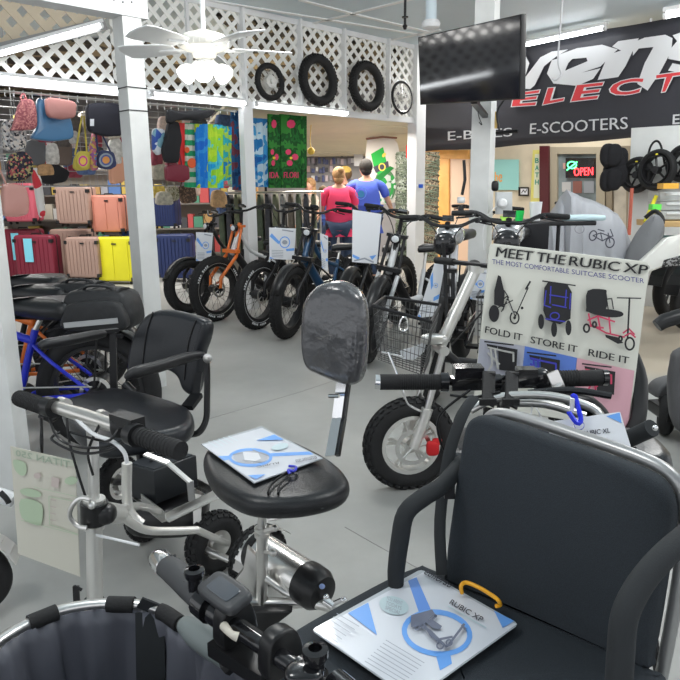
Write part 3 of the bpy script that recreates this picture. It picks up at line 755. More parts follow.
# ================================================================== GOODS ON THE LEFT SHOP
def suitcase(px0, py0, px1, py1, Y, col, name, label, ribs=8, depth=.26, tag_=None, yaw=None):
    """hard shell case whose front face spans the pixel box at depth Y"""
    a, b = A(px0, py1, Y), A(px1, py0, Y); w, h = b.x-a.x, b.z-a.z; z0 = a.z
    c = V(((a.x+b.x)/2, Y+depth/2, z0)); yw = -.18 if yaw is None else yaw
    t = thing(name, label, 'suitcase', c, yw); wh = .05*h/.7
    M = lambda: MB()
    o = [V((x, -depth/2, z)) for x, z in rrect(w, h-wh, .05, 4, 0, (h-wh)/2+wh)]
    shell = M().slab(o, (0, 1, 0), depth, .03)
    for k in range(ribs):
        x = -w*.38+w*.76*k/(ribs-1); shell.bar((x, -depth/2-.004, wh+.05), (x, -depth/2-.004, h-.06), .012, .012, up=(0, 1, 0))
    m = mat('case_%s' % '_'.join('%d' % (v*100) for v in col), col, .4, var=.03)
    shell.build('shell', t, m, world=False)
    f = M(); o = [V((x, -.012, z)) for x, z in rrect(w*1.012, (h-wh)*1.01, .05, 4, 0, (h-wh)/2+wh)]
    f.slab(o, (0, 1, 0), .024, .006); f.build('zip_band', t, plastic, world=False)
    f = M()
    for sx in (-1, 1):
        for zz in (.12, .88): f.box((sx*w*.47, -depth*.42, h*zz), (w*.09, .05, .05))
    f.build('corner_guard', t, plastic, world=False)
    f = M().box((w*.05, -depth/2-.012, h*.86), (w*.12, .008, .02)); f.build('badge', t, plastic, world=False)
    for sx in (-1, 1):
        for sy in (-1, 1): M().tube([(sx*w*.38-.012, sy*depth*.3, wh*.5), (sx*w*.38+.012, sy*depth*.3, wh*.5)], wh*.5, 10).build('wheel', t, plastic, world=False)
    M().tube([(-w*.15, 0, h), (-w*.13, 0, h+.02), (w*.13, 0, h+.02), (w*.15, 0, h)], .009, 6).build('top_handle', t, plastic, world=False)
    if tag_: M().box((-w*.1, -depth/2-.016, h*.68), (w*.22, .006, h*.5)).build('luggage_label', t, mat('label_blue', (.2, .6, .75), .5), world=False)
    return t
maroon = (.19, .02, .04); rose = (.36, .24, .2)
suitcase(7, 229, 38, 283, 10.8, maroon, 'suitcase', 'dark red ribbed suitcase half hidden behind the blue-tagged one', tag_=True)
suitcase(17, 235, 54, 282, 10.1, maroon, 'suitcase', 'dark red ribbed suitcase with a blue label strip, front of the left row', tag_=True)
suitcase(53, 229, 92, 282, 10.8, rose, 'suitcase', 'tall rose-beige ribbed suitcase behind the smaller rose one')
suitcase(68, 237, 99, 281, 10.1, rose, 'suitcase', 'smaller rose-beige ribbed suitcase beside the yellow one on the floor')
suitcase(96, 237, 134, 285, 10.1, (.75, .7, .02), 'suitcase', 'bright yellow hard suitcase standing on the floor', ribs=3)
suitcase(57, 186, 90, 227, 10.3, rose, 'suitcase', 'rose-beige ribbed cabin case stacked on the tall rose one')
suitcase(92, 195, 123, 235, 10.3, (.58, .23, .17), 'suitcase', 'coral pink cabin case stacked above the yellow suitcase', ribs=3)
suitcase(5, 183, 34, 225, 10.6, (.5, .1, .14), 'suitcase', 'crimson cabin case behind the clear pink backpack')
suitcase(154, 196, 176, 229, 10.4, (.02, .035, .13), 'suitcase', 'navy blue cabin case stacked on the large navy one')
suitcase(159, 234, 191, 282, 10.3, (.02, .035, .13), 'suitcase', 'large navy blue suitcase on the floor behind the bikes')
suitcase(123, 206, 133, 280, 10.8, (.02, .07, .25), 'suitcase', 'narrow blue case glimpsed behind the near white post')
# hanging rod and bags under the rail
rd = MB(); rd.tube([wallp(wall_s(-30), 2.2, -.08), wallp(wall_s(240), 2.2, -.08)], .012, 8)
solo('hanging_rail', rd, 'long metal rail with white hooks carrying bags and towels', 'rail', alu)
for k in range(26):
    px = 6+k*9 if k < 13 else 150+(k-13)*7
    p = ONP(px, 100, wallp(0, 0, -.08), WN); p.z = 2.2
    solo('white_hook', MB().tube([p+V((0, 0, .02)), p+V((0, -.01, -.01)), p+V((0, -.012, -.035)), p+V((0, .005, -.04))], .004, 5), 'small white plastic hook on the hanging rail', 'hook', white, group='white hooks on the hanging rail')
def bag(name, label, cat, out, off, m, th=.07, straps=None, crown=.02, extra=None):
    P = wallp(0, 0, off); c = ONP(out[0][0], max(y for x, y in out), P, WN)
    t = thing(name, label, cat, c)
    pts = [ONP(x, y, P, WN) for x, y in roundc(out)]
    MB().slab(pts, WN, th, th*.22, crown=crown*.4).build('body', t, m)
    for st in straps or []:
        MB().tube([ONP(x, y, wallp(0, 0, off+th/2), WN) for x, y in st], .009, 6, sm=3).build('strap', t, m)
    if extra: extra(t, P)
    return t
bag('tote_bag', 'faded rose crochet drawstring bag, leftmost on the rail', 'bag', [(11, 128), (9, 131), (35, 130), (34, 109), (30, 100), (20, 99), (16, 108)], -.06, blotch('crochet_rose', [(.45, .16, .16), (.6, .25, .23), (.3, .08, .1)], 90), straps=[[(21, 100), (21, 96), (24, 94), (26, 99)]])
bag('tote_bag', 'large shiny blue tote bag behind the rose-brown pouch', 'bag', [(28, 139), (35, 128), (35, 98), (46, 100), (68, 117), (72, 139), (50, 142)], -.2, mat('bag_blue', (.07, .2, .38), .3, bump=.1, bscale=20))
bag('pouch_bag', 'rose-brown leather pouch hanging in front of the blue tote', 'bag', [(43, 97), (74, 102), (73, 118), (60, 120), (48, 118), (45, 114)], -.05, mat('bag_rosebrown', (.45, .2, .18), .45))
bag('tote_bag', 'square black cloth tote with a white care label', 'bag', [(84, 103), (120, 104), (121, 136), (104, 137), (86, 132)], -.1, mat('bag_black', (.015, .015, .025), .7),
    extra=lambda t, P: MB().slab([ONP(x, y, P+WN*.095, WN) for x, y in rectpx(90, 119, 94, 126)], WN, .003, .001, steps=1).build('care_label', t, paper))
bag('shoulder_bag', 'black and white patterned drawstring bag under the rose crochet one', 'bag', [(0, 122), (15, 118), (24, 132), (24, 150), (2, 152)], -.25, blotch('pattern_bw', [(.5, .5, .5), (.04, .04, .05), (.25, .25, .26), (.6, .55, .5)], 60))
bag('backpack', 'dark backpack with small colourful flowers at far left', 'bag', [(5, 165), (8, 154), (20, 151), (29, 160), (29, 175), (18, 182), (6, 180)], -.3, blotch('pattern_floral', [(.02, .02, .03), (.4, .1, .1), (.02, .02, .03), (.4, .35, .15), (.03, .03, .05)], 55), th=.12)
clearpink = mat('clear_pink', (.75, .42, .36), .2, alpha=.75)
bag('backpack', 'clear pink backpack hanging before the crimson cabin case', 'bag', [(0, 186), (6, 183), (22, 186), (26, 200), (25, 214), (14, 217), (0, 216)], -.2, clearpink, th=.1, straps=[[(2, 212), (14, 214), (24, 210)], [(6, 184), (0, 170)]])
def mandala(c, cols, rx, ry):
    def f(t, P):
        pr = Print(P+WN*.075, WN)
        for k, cc in enumerate(cols): pr.ell(c, rx*(1-k*.24), ry*(1-k*.24), 0, mat('mandala_%d%d%d' % tuple(int(x*99) for x in cc), cc, .8))
        pr.build('round_print', t)
    return f
bag('shoulder_bag', 'yellow shoulder bag with a pink round motif on colourful straps', 'bag', [(73, 158), (78, 151), (88, 152), (88, 170), (76, 171), (72, 168)], -.2, mat('bag_mustard', (.55, .45, .08), .8), th=.05, crown=.005, straps=[[(75, 155), (82, 116)], [(87, 154), (84, 116)]], extra=mandala((83, 161), [(.6, .5, .1), (.6, .05, .3), (.8, .5, .1)], 6, 7))
bag('shoulder_bag', 'navy shoulder bag with an orange round motif below the black tote', 'bag', [(96, 156), (100, 150), (112, 152), (115, 166), (108, 170), (97, 168)], -.18, mat('bag_navy', (.05, .06, .14), .8), th=.05, crown=.005, straps=[[(98, 153), (96, 132)], [(111, 153), (101, 132)]], extra=mandala((106, 160), [(.3, .35, .4), (.1, .12, .3), (.7, .3, .08)], 7, 7))
bag('shoulder_bag', 'multicoloured cloth bag squeezed between the two round motif bags', 'bag', [(87, 148), (93, 134), (96, 150), (96, 170), (88, 171)], -.25, blotch('pattern_multi', [(.5, .15, .2), (.1, .3, .5), (.3, .1, .3), (.6, .4, .1)], 50))
bag('cloth_bundle', 'red and white printed cloth folded below the blue tote', 'cloth', [(42, 142), (49, 141), (50, 164), (42, 165)], -.98, blotch('pattern_redwhite', [(.75, .7, .7), (.65, .06, .08)], 30))
bag('cloth_bundle', 'brown corduroy cloth folded below the blue tote', 'cloth', [(50, 141), (70, 142), (70, 166), (51, 165)], -.98, mat('cloth_brown', (.16, .12, .1), .8))
bag('towel', 'red and white striped towel hanging behind the maroon suitcases', 'towel', [(30, 168), (38, 168), (44, 215), (38, 218)], -.98, blotch('stripe_rw', [(.7, .05, .07), (.8, .78, .76)], 6))
bag('jacket', 'black cap-like jacket hung in the middle of the goods', 'jacket', [(37, 165), (55, 164), (68, 172), (64, 182), (45, 185), (36, 178)], -.98, mat('cloth_black', (.015, .015, .018), .8))
bag('tote_bag', 'peach tote bag with white flap beside the near post', 'bag', [(108, 150), (118, 146), (124, 152), (123, 182), (108, 185)], -.98, mat('bag_peach', (.75, .38, .25), .7))
bag('tote_bag', 'grey folded tote behind the patterned bags', 'bag', [(24, 140), (44, 141), (44, 165), (24, 166)], -.98, mat('bag_grey', (.16, .16, .17), .7))
bag('handbag', 'maroon handbag hanging under the black shirt', 'bag', [(163, 166), (172, 164), (186, 166), (187, 180), (175, 182), (164, 181)], -.15, mat('bag_maroon', (.2, .02, .04), .5), straps=[[(168, 166), (171, 150), (178, 150), (182, 166)]])
bag('handbag', 'brown patterned handbag with cream handles beside the navy cases', 'bag', [(177, 186), (192, 185), (195, 202), (180, 204)], -.98, blotch('pattern_brown', [(.12, .07, .05), (.25, .15, .1), (.08, .05, .04)], 60), straps=[[(180, 188), (183, 180), (189, 180), (192, 188)]])
bag('handbag', 'cream wicker handbag beside the brown patterned one', 'bag', [(164, 187), (176, 186), (177, 200), (166, 202)], -.98, blotch('pattern_wicker', [(.4, .35, .25), (.2, .18, .1), (.5, .45, .35)], 80), straps=[[(166, 188), (168, 181), (173, 181), (175, 188)]])
bag('black_shirt', 'black stretched garment draped along the rail by the near post', 'garment', [(165, 109), (178, 112), (195, 110), (214, 110), (210, 116), (198, 121), (183, 120), (176, 121), (176, 114), (172, 124), (165, 123)], -.05, mat('cloth_black', (.015, .015, .018), .8), th=.05)
bag('black_vest', 'black vest hanging below the draped black garment', 'garment', [(166, 122), (176, 122), (179, 140), (177, 150), (176, 163), (163, 163), (160, 150), (163, 140)], -.1, mat('cloth_black', (.015, .015, .018), .8))
bag('bag_pack', 'blue and white plastic pack of towels behind the black vest', 'pack', [(151, 128), (163, 130), (163, 150), (156, 156), (151, 150)], -.2, blotch('pattern_bluewhite', [(.7, .75, .8), (.04, .1, .4), (.7, .75, .8), (.2, .4, .5)], 14))
for off, lb in ((-1.0, 'wire grid panel nearest the rail, holding hung goods'), (-1.62, 'middle wire grid panel holding hung goods'), (-2.22, 'rearmost wire grid panel holding hung goods')):
    g = MB(); sa, sb_ = (ONP(x, 150, wallp(0, 0, off), WN) for x in (-15, 232)); sa, sb_ = (sa-wallp(0, 0)).dot(WD), (sb_-wallp(0, 0)).dot(WD)
    for k in range(int((sb_-sa)/.16)+1): g.tube([wallp(sa+k*.16, 1.42, off), wallp(sa+k*.16, 2.32, off)], .004, 4)
    for k in range(7): g.tube([wallp(sa, 1.42+k*.15, off), wallp(sb_, 1.42+k*.15, off)], .004, 4)
    t = thing('grid_panel', lb, 'display grid', wallp((sa+sb_)/2, 1.2, off)); g.build('wire_grid', t, mat('grid_wire', (.35, .35, .36), .4, metal=.5))
    for u in (.1, .5, .9): MB().tube([wallp(sa+(sb_-sa)*u, 2.32, off), wallp(sa+(sb_-sa)*u, 3.2, off)], .006, 6).build('hanging_rod', t, alu)
for k in range(80):
    px = random.choice([random.uniform(2, 118), random.uniform(150, 232)]); py = random.uniform(112, 166 if px < 130 else 195); off = -random.choice([.98, 1.6, 2.2]); w_, h_ = random.uniform(8, 16), random.uniform(10, 20)
    P = wallp(0, 0, off); c = random.choice([(.5, .12, .1), (.06, .06, .07), (.55, .5, .42), (.1, .15, .3), (.5, .3, .15), (.35, .33, .3), (.12, .1, .09), (.6, .45, .4), (.3, .05, .08), (.65, .63, .6), (.55, .42, .08), (.1, .25, .2)])
    o = smooth_out([(px, py), (px+w_*.8, py+random.uniform(-1, 1)), (px+w_, py+h_*.9), (px+w_*.5, py+h_), (px-w_*.1, py+h_*.9)], 3)
    solo('hanging_merchandise', MB().slab([ONP(x, y, P, WN) for x, y in o], WN, .08, .02, crown=.01), 'small bag in the crowded display behind the rail', 'bag', mat('merch_%d' % int(c[0]*1000+c[1]*100+c[2]*10), c, .7, var=.3, vscale=25), group='bags in the crowded display behind the rail')
# beach towels: folded cloth with soft vertical folds
def towel(name, label, q, off, m, th=.03, strips=None, folds=2.5, amp=.02, art=None):
    P = wallp(0, 0, off); Q = [ONP(x, y, P, WN) for x, y in q]; t = thing(name, label, 'towel', (Q[2]+Q[3])/2)
    mb = MB(); nu, nv = 20, 10
    for face in (1, -1):
        vs = [bil(Q, i/nu, j/nv)+WN*(face*th/2+amp*math.sin(folds*2*math.pi*i/nu)*(1.1-j/nv*.6)) for i in range(nu+1) for j in range(nv+1)]
        mb.add(vs, [(i*(nv+1)+j, (i+1)*(nv+1)+j, (i+1)*(nv+1)+j+1, i*(nv+1)+j+1) for i in range(nu) for j in range(nv)])
    k = (nu+1)*(nv+1)
    brd = [(i*(nv+1), (i+1)*(nv+1)) for i in range(nu)]+[(i*(nv+1)+nv, (i+1)*(nv+1)+nv) for i in range(nu)]+[(j, j+1) for j in range(nv)]+[(nu*(nv+1)+j, nu*(nv+1)+j+1) for j in range(nv)]
    mb.f += [(a, b, b+k, a+k) for a, b in brd]; mb.mi += [0]*len(brd)
    mb.build('cloth', t, m)
    if art: art(t, P+WN*(th/2+amp+.006))
    return t
def stripes(name, cols, scale):
    m = mat(name, cols[0], .9); nt = m.node_tree; b = nt.nodes['Principled BSDF']; tc = nt.nodes.new('ShaderNodeTexCoord')
    sx = nt.nodes.new('ShaderNodeSeparateXYZ'); nt.links.new(tc.outputs['Object'], sx.inputs[0])
    mu = nt.nodes.new('ShaderNodeMath'); mu.operation = 'MULTIPLY'; mu.inputs[1].default_value = scale; nt.links.new(sx.outputs[2], mu.inputs[0])
    fr = nt.nodes.new('ShaderNodeMath'); fr.operation = 'FRACT'; nt.links.new(mu.outputs[0], fr.inputs[0])
    cr = nt.nodes.new('ShaderNodeValToRGB'); cr.color_ramp.interpolation = 'CONSTANT'; e = cr.color_ramp.elements
    e[0].color = (*cols[0], 1); e[1].color = (*cols[1], 1); e[1].position = .5
    nt.links.new(fr.outputs[0], cr.inputs[0]); nt.links.new(cr.outputs[0], b.inputs['Base Color']); return m
towel('beach_towel', 'narrow red towel with white edge beside the black vest', [(178, 123), (184, 123), (184, 182), (179, 182)], -.3, mat('towel_red', (.75, .05, .05), .9), strips=None, folds=1)
def tart(t, P):
    pr = Print(P, WN); pr.ell((192, 163), 4.5, 5, 0, mat('towel_orange', (.85, .15, .05), .9)); pr.ell((187, 150), 2.5, 3, 0, mat('towel_orange', (.85, .15, .05), .9)); pr.build('printed_motif', t)
towel('beach_towel', 'green and white striped beach towel with orange round prints', [(184, 123), (197, 124), (197, 188), (185, 187)], -.3, stripes('stripe_green', [(.03, .4, .18), (.75, .76, .68)], 9), art=tart)
towel('beach_towel', 'yellow, lime and blue beach towel next to the striped green one', [(195, 124), (207, 124), (207, 188), (197, 188)], -.25, blotch('towel_tropic', [(.02, .18, .7), (.05, .35, .8), (.02, .25, .75), (.6, .75, .05)], 3.2, .9, 'NOISE'), folds=2)
towel('beach_towel', 'turquoise and lime beach towel with fish-like patches, widest of its row', [(207, 124), (222, 125), (223, 188), (207, 188)], -.25, blotch('towel_tropic2', [(.02, .4, .8), (.1, .6, .7), (.4, .75, .05), (.55, .8, .05)], 6, .9, 'NOISE'))
towel('beach_towel', 'narrow lime and teal beach towel beside the white post', [(222, 126), (231, 127), (230, 180), (223, 181)], -.25, blotch('towel_tropic3', [(.02, .3, .7), (.5, .75, .1), (.05, .5, .6)], 8, .9, 'NOISE'))
towel('beach_towel', 'dark blue patterned beach towel between the white posts', [(231, 110), (240, 111), (240, 190), (233, 190)], -.4, blotch('towel_navy', [(.01, .05, .15), (.02, .12, .3), (.2, .05, .08)], 8, .9, 'NOISE'))
towel('beach_towel', 'blue and white wave-print beach towel left of the green ones', [(252, 118), (268, 119), (269, 187), (254, 187)], -.3, blotch('towel_wave', [(.01, .12, .4), (.05, .3, .6), (.5, .65, .75), (.02, .18, .45)], 4.5, .9, 'NOISE'))
greenm = blotch('towel_green', [(.005, .05, .01), (.01, .12, .02), (.006, .07, .012), (.03, .2, .03)], 7, .9, 'NOISE'); pinkm = mat('towel_pink', (.65, .05, .14), .9)
def gart(cx, w2, word):
    def f(t, P):
        pr = Print(P, WN)
        for k, (dx, dy, r) in enumerate([(0, 124, 4.5), (-2, 152, 3), (3, 157, 3.5), (-1, 163, 3.2)]): pr.ell((cx+dx*w2/6, dy), r*w2/8, r, 0, pinkm, n=7)
        pr.ell((cx, 158), 1.4, 1.4, 0, mat('towel_yellow', (.8, .6, .05), .9))
        pr.text(word, [(cx-w2*.9, 172), (cx+w2*.9, 172), (cx+w2*.9, 178), (cx-w2*.9, 178)], pinkm, .03); pr.build('printed_flowers', t)
    return f
towel('beach_towel', 'green beach towel with pink hibiscus, narrow folded one', [(268, 114), (279, 115), (280, 188), (269, 188)], -.25, greenm, art=gart(274, 5, 'IDA'), folds=1, amp=.008)
towel('beach_towel', 'wide green beach towel with pink hibiscus and FLORIDA print', [(280, 114), (300, 116), (300, 188), (281, 188)], -.25, greenm, art=gart(291, 8, 'FLORI'), folds=1, amp=.008)
towel('beach_towel', 'green beach towel edge, last before the opening with the shoppers', [(300, 116), (306, 116), (306, 188), (301, 188)], -.25, greenm, folds=1, amp=.008)
# racks of folded goods and packets filling the back shop
cols = [(.6, .1, .1), (.1, .2, .45), (.65, .6, .5), (.08, .08, .09), (.5, .3, .12), (.7, .7, .68), (.1, .3, .2), (.55, .4, .1), (.3, .12, .2), (.35, .36, .4)]
def gondola(name, label, x0, x1, y, zs, depth=.35):
    t = thing(name, label, 'shelf unit', ((x0+x1)/2, y, 0))
    MB().box(((x0+x1)/2, y+depth/2, 1.0), (x1-x0, .03, 2.0)).build('back_panel', t, mat('shelf_back', (.42, .38, .33), .7))
    for z in zs: MB().box(((x0+x1)/2, y, z), (x1-x0, depth, .025)).build('shelf', t, mat('shelf_dark', (.2, .18, .16), .6))
    for x in (x0, x1): MB().box((x, y+depth/2, 1.0), (.04, .04, 2.0)).build('upright', t, bmetal)
def fill(x0, x1, y, zs, grp, lab, n, hmax=.3, nm='boxed_goods'):
    for z in zs:
        x = x0+.04
        while x < x1-.1:
            w_ = random.uniform(.09, .2)*n; h_ = random.uniform(.12, hmax); c = random.choice(cols)
            if x+w_ > x1-.03: break
            solo(nm, MB().slab([(x, y-.1, z+.013), (x+w_*.92, y-.1, z+.013), (x+w_*.92, y-.1, z+.013+h_), (x, y-.1, z+.013+h_)], (0, 1, 0), .16, .008, steps=1), lab, 'box', mat('goods_%d' % cols.index(c), c, .6), group=grp)
            x += w_
gondola('display_shelf', 'tall display shelf full of small goods behind the suitcases', -6.2, -3.3, 11.6, (.5, .9, 1.3, 1.7))
fill(-6.1, -3.35, 11.6, (.5, .9, 1.3, 1.7), 'small goods on the shelf behind the suitcases', 'small boxed goods on the display shelf behind the suitcases', 1.1)
gondola('display_shelf', 'display shelf with packs between the navy cases and the bikes', -3.1, -1.2, 11.4, (.35, .75, 1.15, 1.55))
fill(-3.05, -1.25, 11.4, (.35, .75, 1.15, 1.55), 'packs on the shelf behind the bikes', 'small pack on the display shelf behind the bikes', 1.0)
# hanging clothes on a rack behind the bikes
t = thing('clothes_rack', 'metal clothes rack standing behind the bikes', 'rack', (-1.0, 9.6, 0))
MB().tube([(-1.7, 9.6, 1.32), (-.2, 9.6, 1.32)], .014, 8).build('top_rail', t, alu)
for x in (-1.65, -.25): MB().tube([(x, 9.6, 0), (x, 9.6, 1.32)], .014, 8).build('upright', t, alu)
for k in range(13):
    x = -1.6+k*.105; c = [(.07, .09, .06), (.05, .05, .06), (.13, .14, .09), (.25, .25, .24), (.12, .1, .08)][k % 5]
    o = smooth_out([(x-.035, .45), (x+.035, .45), (x+.03, 1.22), (x+.008, 1.28), (x-.008, 1.28), (x-.03, 1.22)], 2)
    solo('hanging_garment', MB().slab([(a, 9.42, b) for a, b in o], (0, 1, 0), .36, .012), 'dark folded garment hanging on the rack behind the bikes', 'garment', mat('garment%d' % (k % 5), c, .85, var=.2, vscale=20), group='garments on the rack behind the bikes')
for k in range(5):
    p = A(318+k*5, 205, 9.9); o = smooth_out([(p.x-.03, .5), (p.x+.03, .5), (p.x+.025, 1.2), (p.x-.025, 1.2)], 2)
# packets pegged to the grey back wall
for r in range(4):
    for k in range(15):
        px = 309+k*3.6+random.uniform(-.8, .8); py = 153+r*8.5+random.uniform(-1, 1)
        if r > 1 and px > 352: continue
        p = A(px, py, BY-.09); w_ = random.uniform(.045, .07); h_ = random.uniform(.08, .13); c = random.choice([(.7, .7, .72), (.5, .35, .35), (.08, .08, .1), (.35, .33, .4), (.6, .5, .55), (.1, .12, .25)])
        solo('pegged_packet', MB().slab([(p.x-w_/2, p.y, p.z-h_/2), (p.x+w_/2, p.y, p.z-h_/2), (p.x+w_/2, p.y, p.z+h_/2), (p.x-w_/2, p.y, p.z+h_/2)], (0, -1, 0), .025, .006, steps=1), 'small packet pegged on the grey wall behind the shoppers', 'packet', mat('packet%d' % int(c[0]*100+c[2]*10), c, .6), group='packets on the grey back wall')
# tapestry with a generic green hat
def hat():
    Yh = 11.0; P = A(386, 170, Yh); n = V((0, -1, 0)); t = thing('wall_tapestry', 'pale tapestry printed with a green buckled hat behind the shoppers', 'tapestry', A(386, 205, Yh))
    MB().slab([A(x, y, Yh) for x, y in smooth_out([(367, 140), (380, 138), (392, 138), (399, 150), (399, 195), (392, 203), (372, 203), (366, 190)], 3)], n, .02, .005).build('cloth', t, mat('tapestry_cream', (.7, .66, .6), .8))
    MB().tube([A(x, y, Yh-.02) for x, y in ((366, 139), (383, 137), (397, 138))], .015, 8).build('hanging_rod', t, mat('rod_brown', (.3, .15, .1), .6))
    pr = Print(P+n*.03, n); gr = mat('hat_green', (.02, .42, .06), .7); dg = mat('hat_shade', (.01, .2, .03), .7); gd = mat('hat_gold', (.8, .6, .08), .5)
    pr.ell((385, 186), 11, 17, 0, blotch('clover_print', [(.6, .62, .6), (.03, .3, .06), (.5, .55, .5), (.1, .2, .1)], 14)); pr.poly([(371, 154), (383, 147), (388, 168), (378, 175), (374, 168)], gr)
    pr.poly([(373, 167), (388, 161), (389, 167), (376, 173)], ink_dark); pr.ell((382, 167), 3.6, 4, 1.2, gd); pr.poly([(376, 177), (390, 166), (394, 168), (380, 181)], dg); pr.ell((384, 155), 1.6, 2.5, 0, gd, .6); pr.build('printed_hat', t)
hat()
solo('wall_chart', MB().slab([A(x, y, 13.6) for x, y in rectpx(354, 149, 363, 166)], (0, -1, 0), .02, .003), 'white card display on the grey wall left of the tapestry', 'display card', mat('card_white', (.7, .7, .72), .6))
solo('hanging_toy', MB().ball(A(311, 151, 9.5), (.1, .09, .1)).tube([A(311, 125, 9.5), A(310, 143, 9.5), A(311, 148, 9.5)], .006, 5), 'small yellow ornament dangling by the green towels', 'ornament', mat('toy_yellow', (.75, .5, .08), .6))

# ================================================================== PEOPLE
def person(loc, rz, label, h, shirt, pants, hair, hairstyle='short', arm_r=None, arm_l=None, build_=1.0, lean=0.0, print_=None):
    """facing +Y in its own space; rz turns it"""
    s = h/1.75; t = thing('person', label, 'person', loc, rz); b = build_
    J = {'pel': (0, 0, .93), 'wai': (0, .0, 1.08), 'che': (0, .0, 1.3), 'nb': (0, -.01, 1.46), 'nk': (0, .0, 1.53), 'jaw': (0, .025, 1.58), 'hd': (0, .01, 1.67), 'crn': (0, .0, 1.71),
         'nose': (0, .115, 1.635), 'el': (-.085, .0, 1.63), 'er': (.085, .0, 1.63)}
    for sg, k in ((-1, 'l'), (1, 'r')):
        J['hip'+k] = (sg*.1*b, 0, .88); J['kn'+k] = (sg*.11*b, .02, .48); J['an'+k] = (sg*.11, 0, .09); J['to'+k] = (sg*.13, .17, .035)
        J['sh'+k] = (sg*.185*b, 0, 1.41)
        e, w = (arm_l if sg < 0 else arm_r) or ((sg*.27, -.02, 1.12), (sg*.25, .14, .92))
        J['eb'+k] = e; J['wr'+k] = w; d = (V(w)-V(e)).normalized(); J['pa'+k] = tuple(V(w)+d*.07)
    Rr = {'pel': .135*b, 'wai': .12*b, 'che': .135*b, 'nb': .075, 'nk': .052, 'jaw': .066, 'hd': .09, 'crn': .08, 'nose': .014, 'el': .018, 'er': .018}
    for k in 'lr': Rr.update({'hip'+k: .09*b, 'kn'+k: .058, 'an'+k: .042, 'to'+k: .035, 'sh'+k: .062, 'eb'+k: .043, 'wr'+k: .028, 'pa'+k: .034})
    E_ = [('pel', 'wai'), ('wai', 'che'), ('che', 'nb'), ('nb', 'nk'), ('nk', 'jaw'), ('jaw', 'hd'), ('hd', 'crn'), ('hd', 'nose'), ('hd', 'el'), ('hd', 'er')]
    for k in 'lr': E_ += [('pel', 'hip'+k), ('hip'+k, 'kn'+k), ('kn'+k, 'an'+k), ('an'+k, 'to'+k), ('nb', 'sh'+k), ('sh'+k, 'eb'+k), ('eb'+k, 'wr'+k), ('wr'+k, 'pa'+k)]
    def skinned(name, J, Rr, E_, m, root, sub=1, flat=.68, k=1.0, par=None):
        names = list(J); me = bpy.data.meshes.new(name)
        me.from_pydata([tuple(c*s for c in J[n]) for n in names], [(names.index(a), names.index(c)) for a, c in E_], [])
        o = bpy.data.objects.new(name, me); COL.objects.link(o); o.parent = par or t; WM[o] = WM[t]
        md = o.modifiers.new('skin', 'SKIN'); md.use_smooth_shade = True
        for i, n in enumerate(names):
            v = me.skin_vertices[0].data[i]; r = Rr[n]*s; tor = n in ('pel', 'wai', 'che')
            v.radius = (r*(1.15 if tor else 1)*k, r*(.8 if tor else 1)*k); v.use_root = (n == root)
        sd = o.modifiers.new('s', 'SUBSURF'); sd.levels = sub+1; sd.render_levels = sub+1
        me.materials.append(m); return o
    skinned('body', J, Rr, E_, skin, 'pel')
    top = {n: J[n] for n in ('pel', 'wai', 'che', 'nb', 'shl', 'shr')}
    for k in 'lr': top['m'+k] = tuple(V(J['sh'+k]).lerp(V(J['eb'+k]), .75))
    top['hem'] = (0, 0, .84)
    Rt = {n: Rr.get(n, .06)+.014 for n in top}; Rt['hem'] = .16*b; Rt['pel'] = .16*b; Rt['wai'] = .145*b; Rt['che'] = .165*b; Rt['nb'] = .085; Rt['ml'] = Rt['mr'] = .066
    Et = [('hem', 'pel'), ('pel', 'wai'), ('wai', 'che'), ('che', 'nb'), ('nb', 'shl'), ('nb', 'shr'), ('shl', 'ml'), ('shr', 'mr')]
    sh_ = skinned('shirt', top, Rt, Et, shirt, 'pel')
    leg = {n: J[n] for n in ('pel', 'hipl', 'hipr', 'knl', 'knr', 'anl', 'anr')}; Rl = {n: Rr[n]+.015 for n in leg}
    skinned('trousers', leg, Rl, [('pel', 'hipl'), ('pel', 'hipr'), ('hipl', 'knl'), ('hipr', 'knr'), ('knl', 'anl'), ('knr', 'anr')], pants, 'pel')
    for sg in (-1, 1): MB().ball((sg*.12*s, .07*s, .045), (.1*s, .27*s, .09), .8).build('shoe', t, plastic, world=False)
    m = MB(); m.ball((0, -.015*s, 1.685*s), (.2*s, .225*s, .23*s), 1, 18, 12)
    if hairstyle == 'bun':
        m.ball((.03*s, -.1*s, 1.74*s), (.1*s, .1*s, .1*s)); m.ball((0, -.05*s, 1.6*s), (.16*s, .13*s, .14*s))
    if hairstyle == 'short': m.ball((0, -.05*s, 1.62*s), (.16*s, .12*s, .13*s))
    if hairstyle == 'long': m.ball((0, -.06*s, 1.55*s), (.2*s, .13*s, .3*s))
    # keep the face clear
    m.v = [V((p.x, min(p.y, (.045+.35*max(0, p.z/s-1.69))*s), p.z)) for p in m.v]
    m.build('hair', t, hair, world=False)
    if hairstyle == 'cap':
        c = MB(); c.lathe([(.105*s, 0), (.104*s, .05*s), (.08*s, .09*s), (.03*s, .11*s)], (0, -.01*s, 1.7*s), n=20); c.ball((0, .12*s, 1.705*s), (.15*s, .16*s, .015*s)); c.build('cap', t, mat('cap_yellow', (.6, .42, .1), .7), world=False)
    f = MB()
    for sg in (-1, 1): f.ball((sg*.034*s, .092*s, 1.655*s), (.022*s, .012*s, .012*s))
    f.build('eyes', t, ink_dark, world=False)
    MB().ball((0, .09*s, 1.595*s), (.05*s, .015*s, .012*s)).build('mouth', t, mat('lip', (.4, .1, .09), .5), world=False)
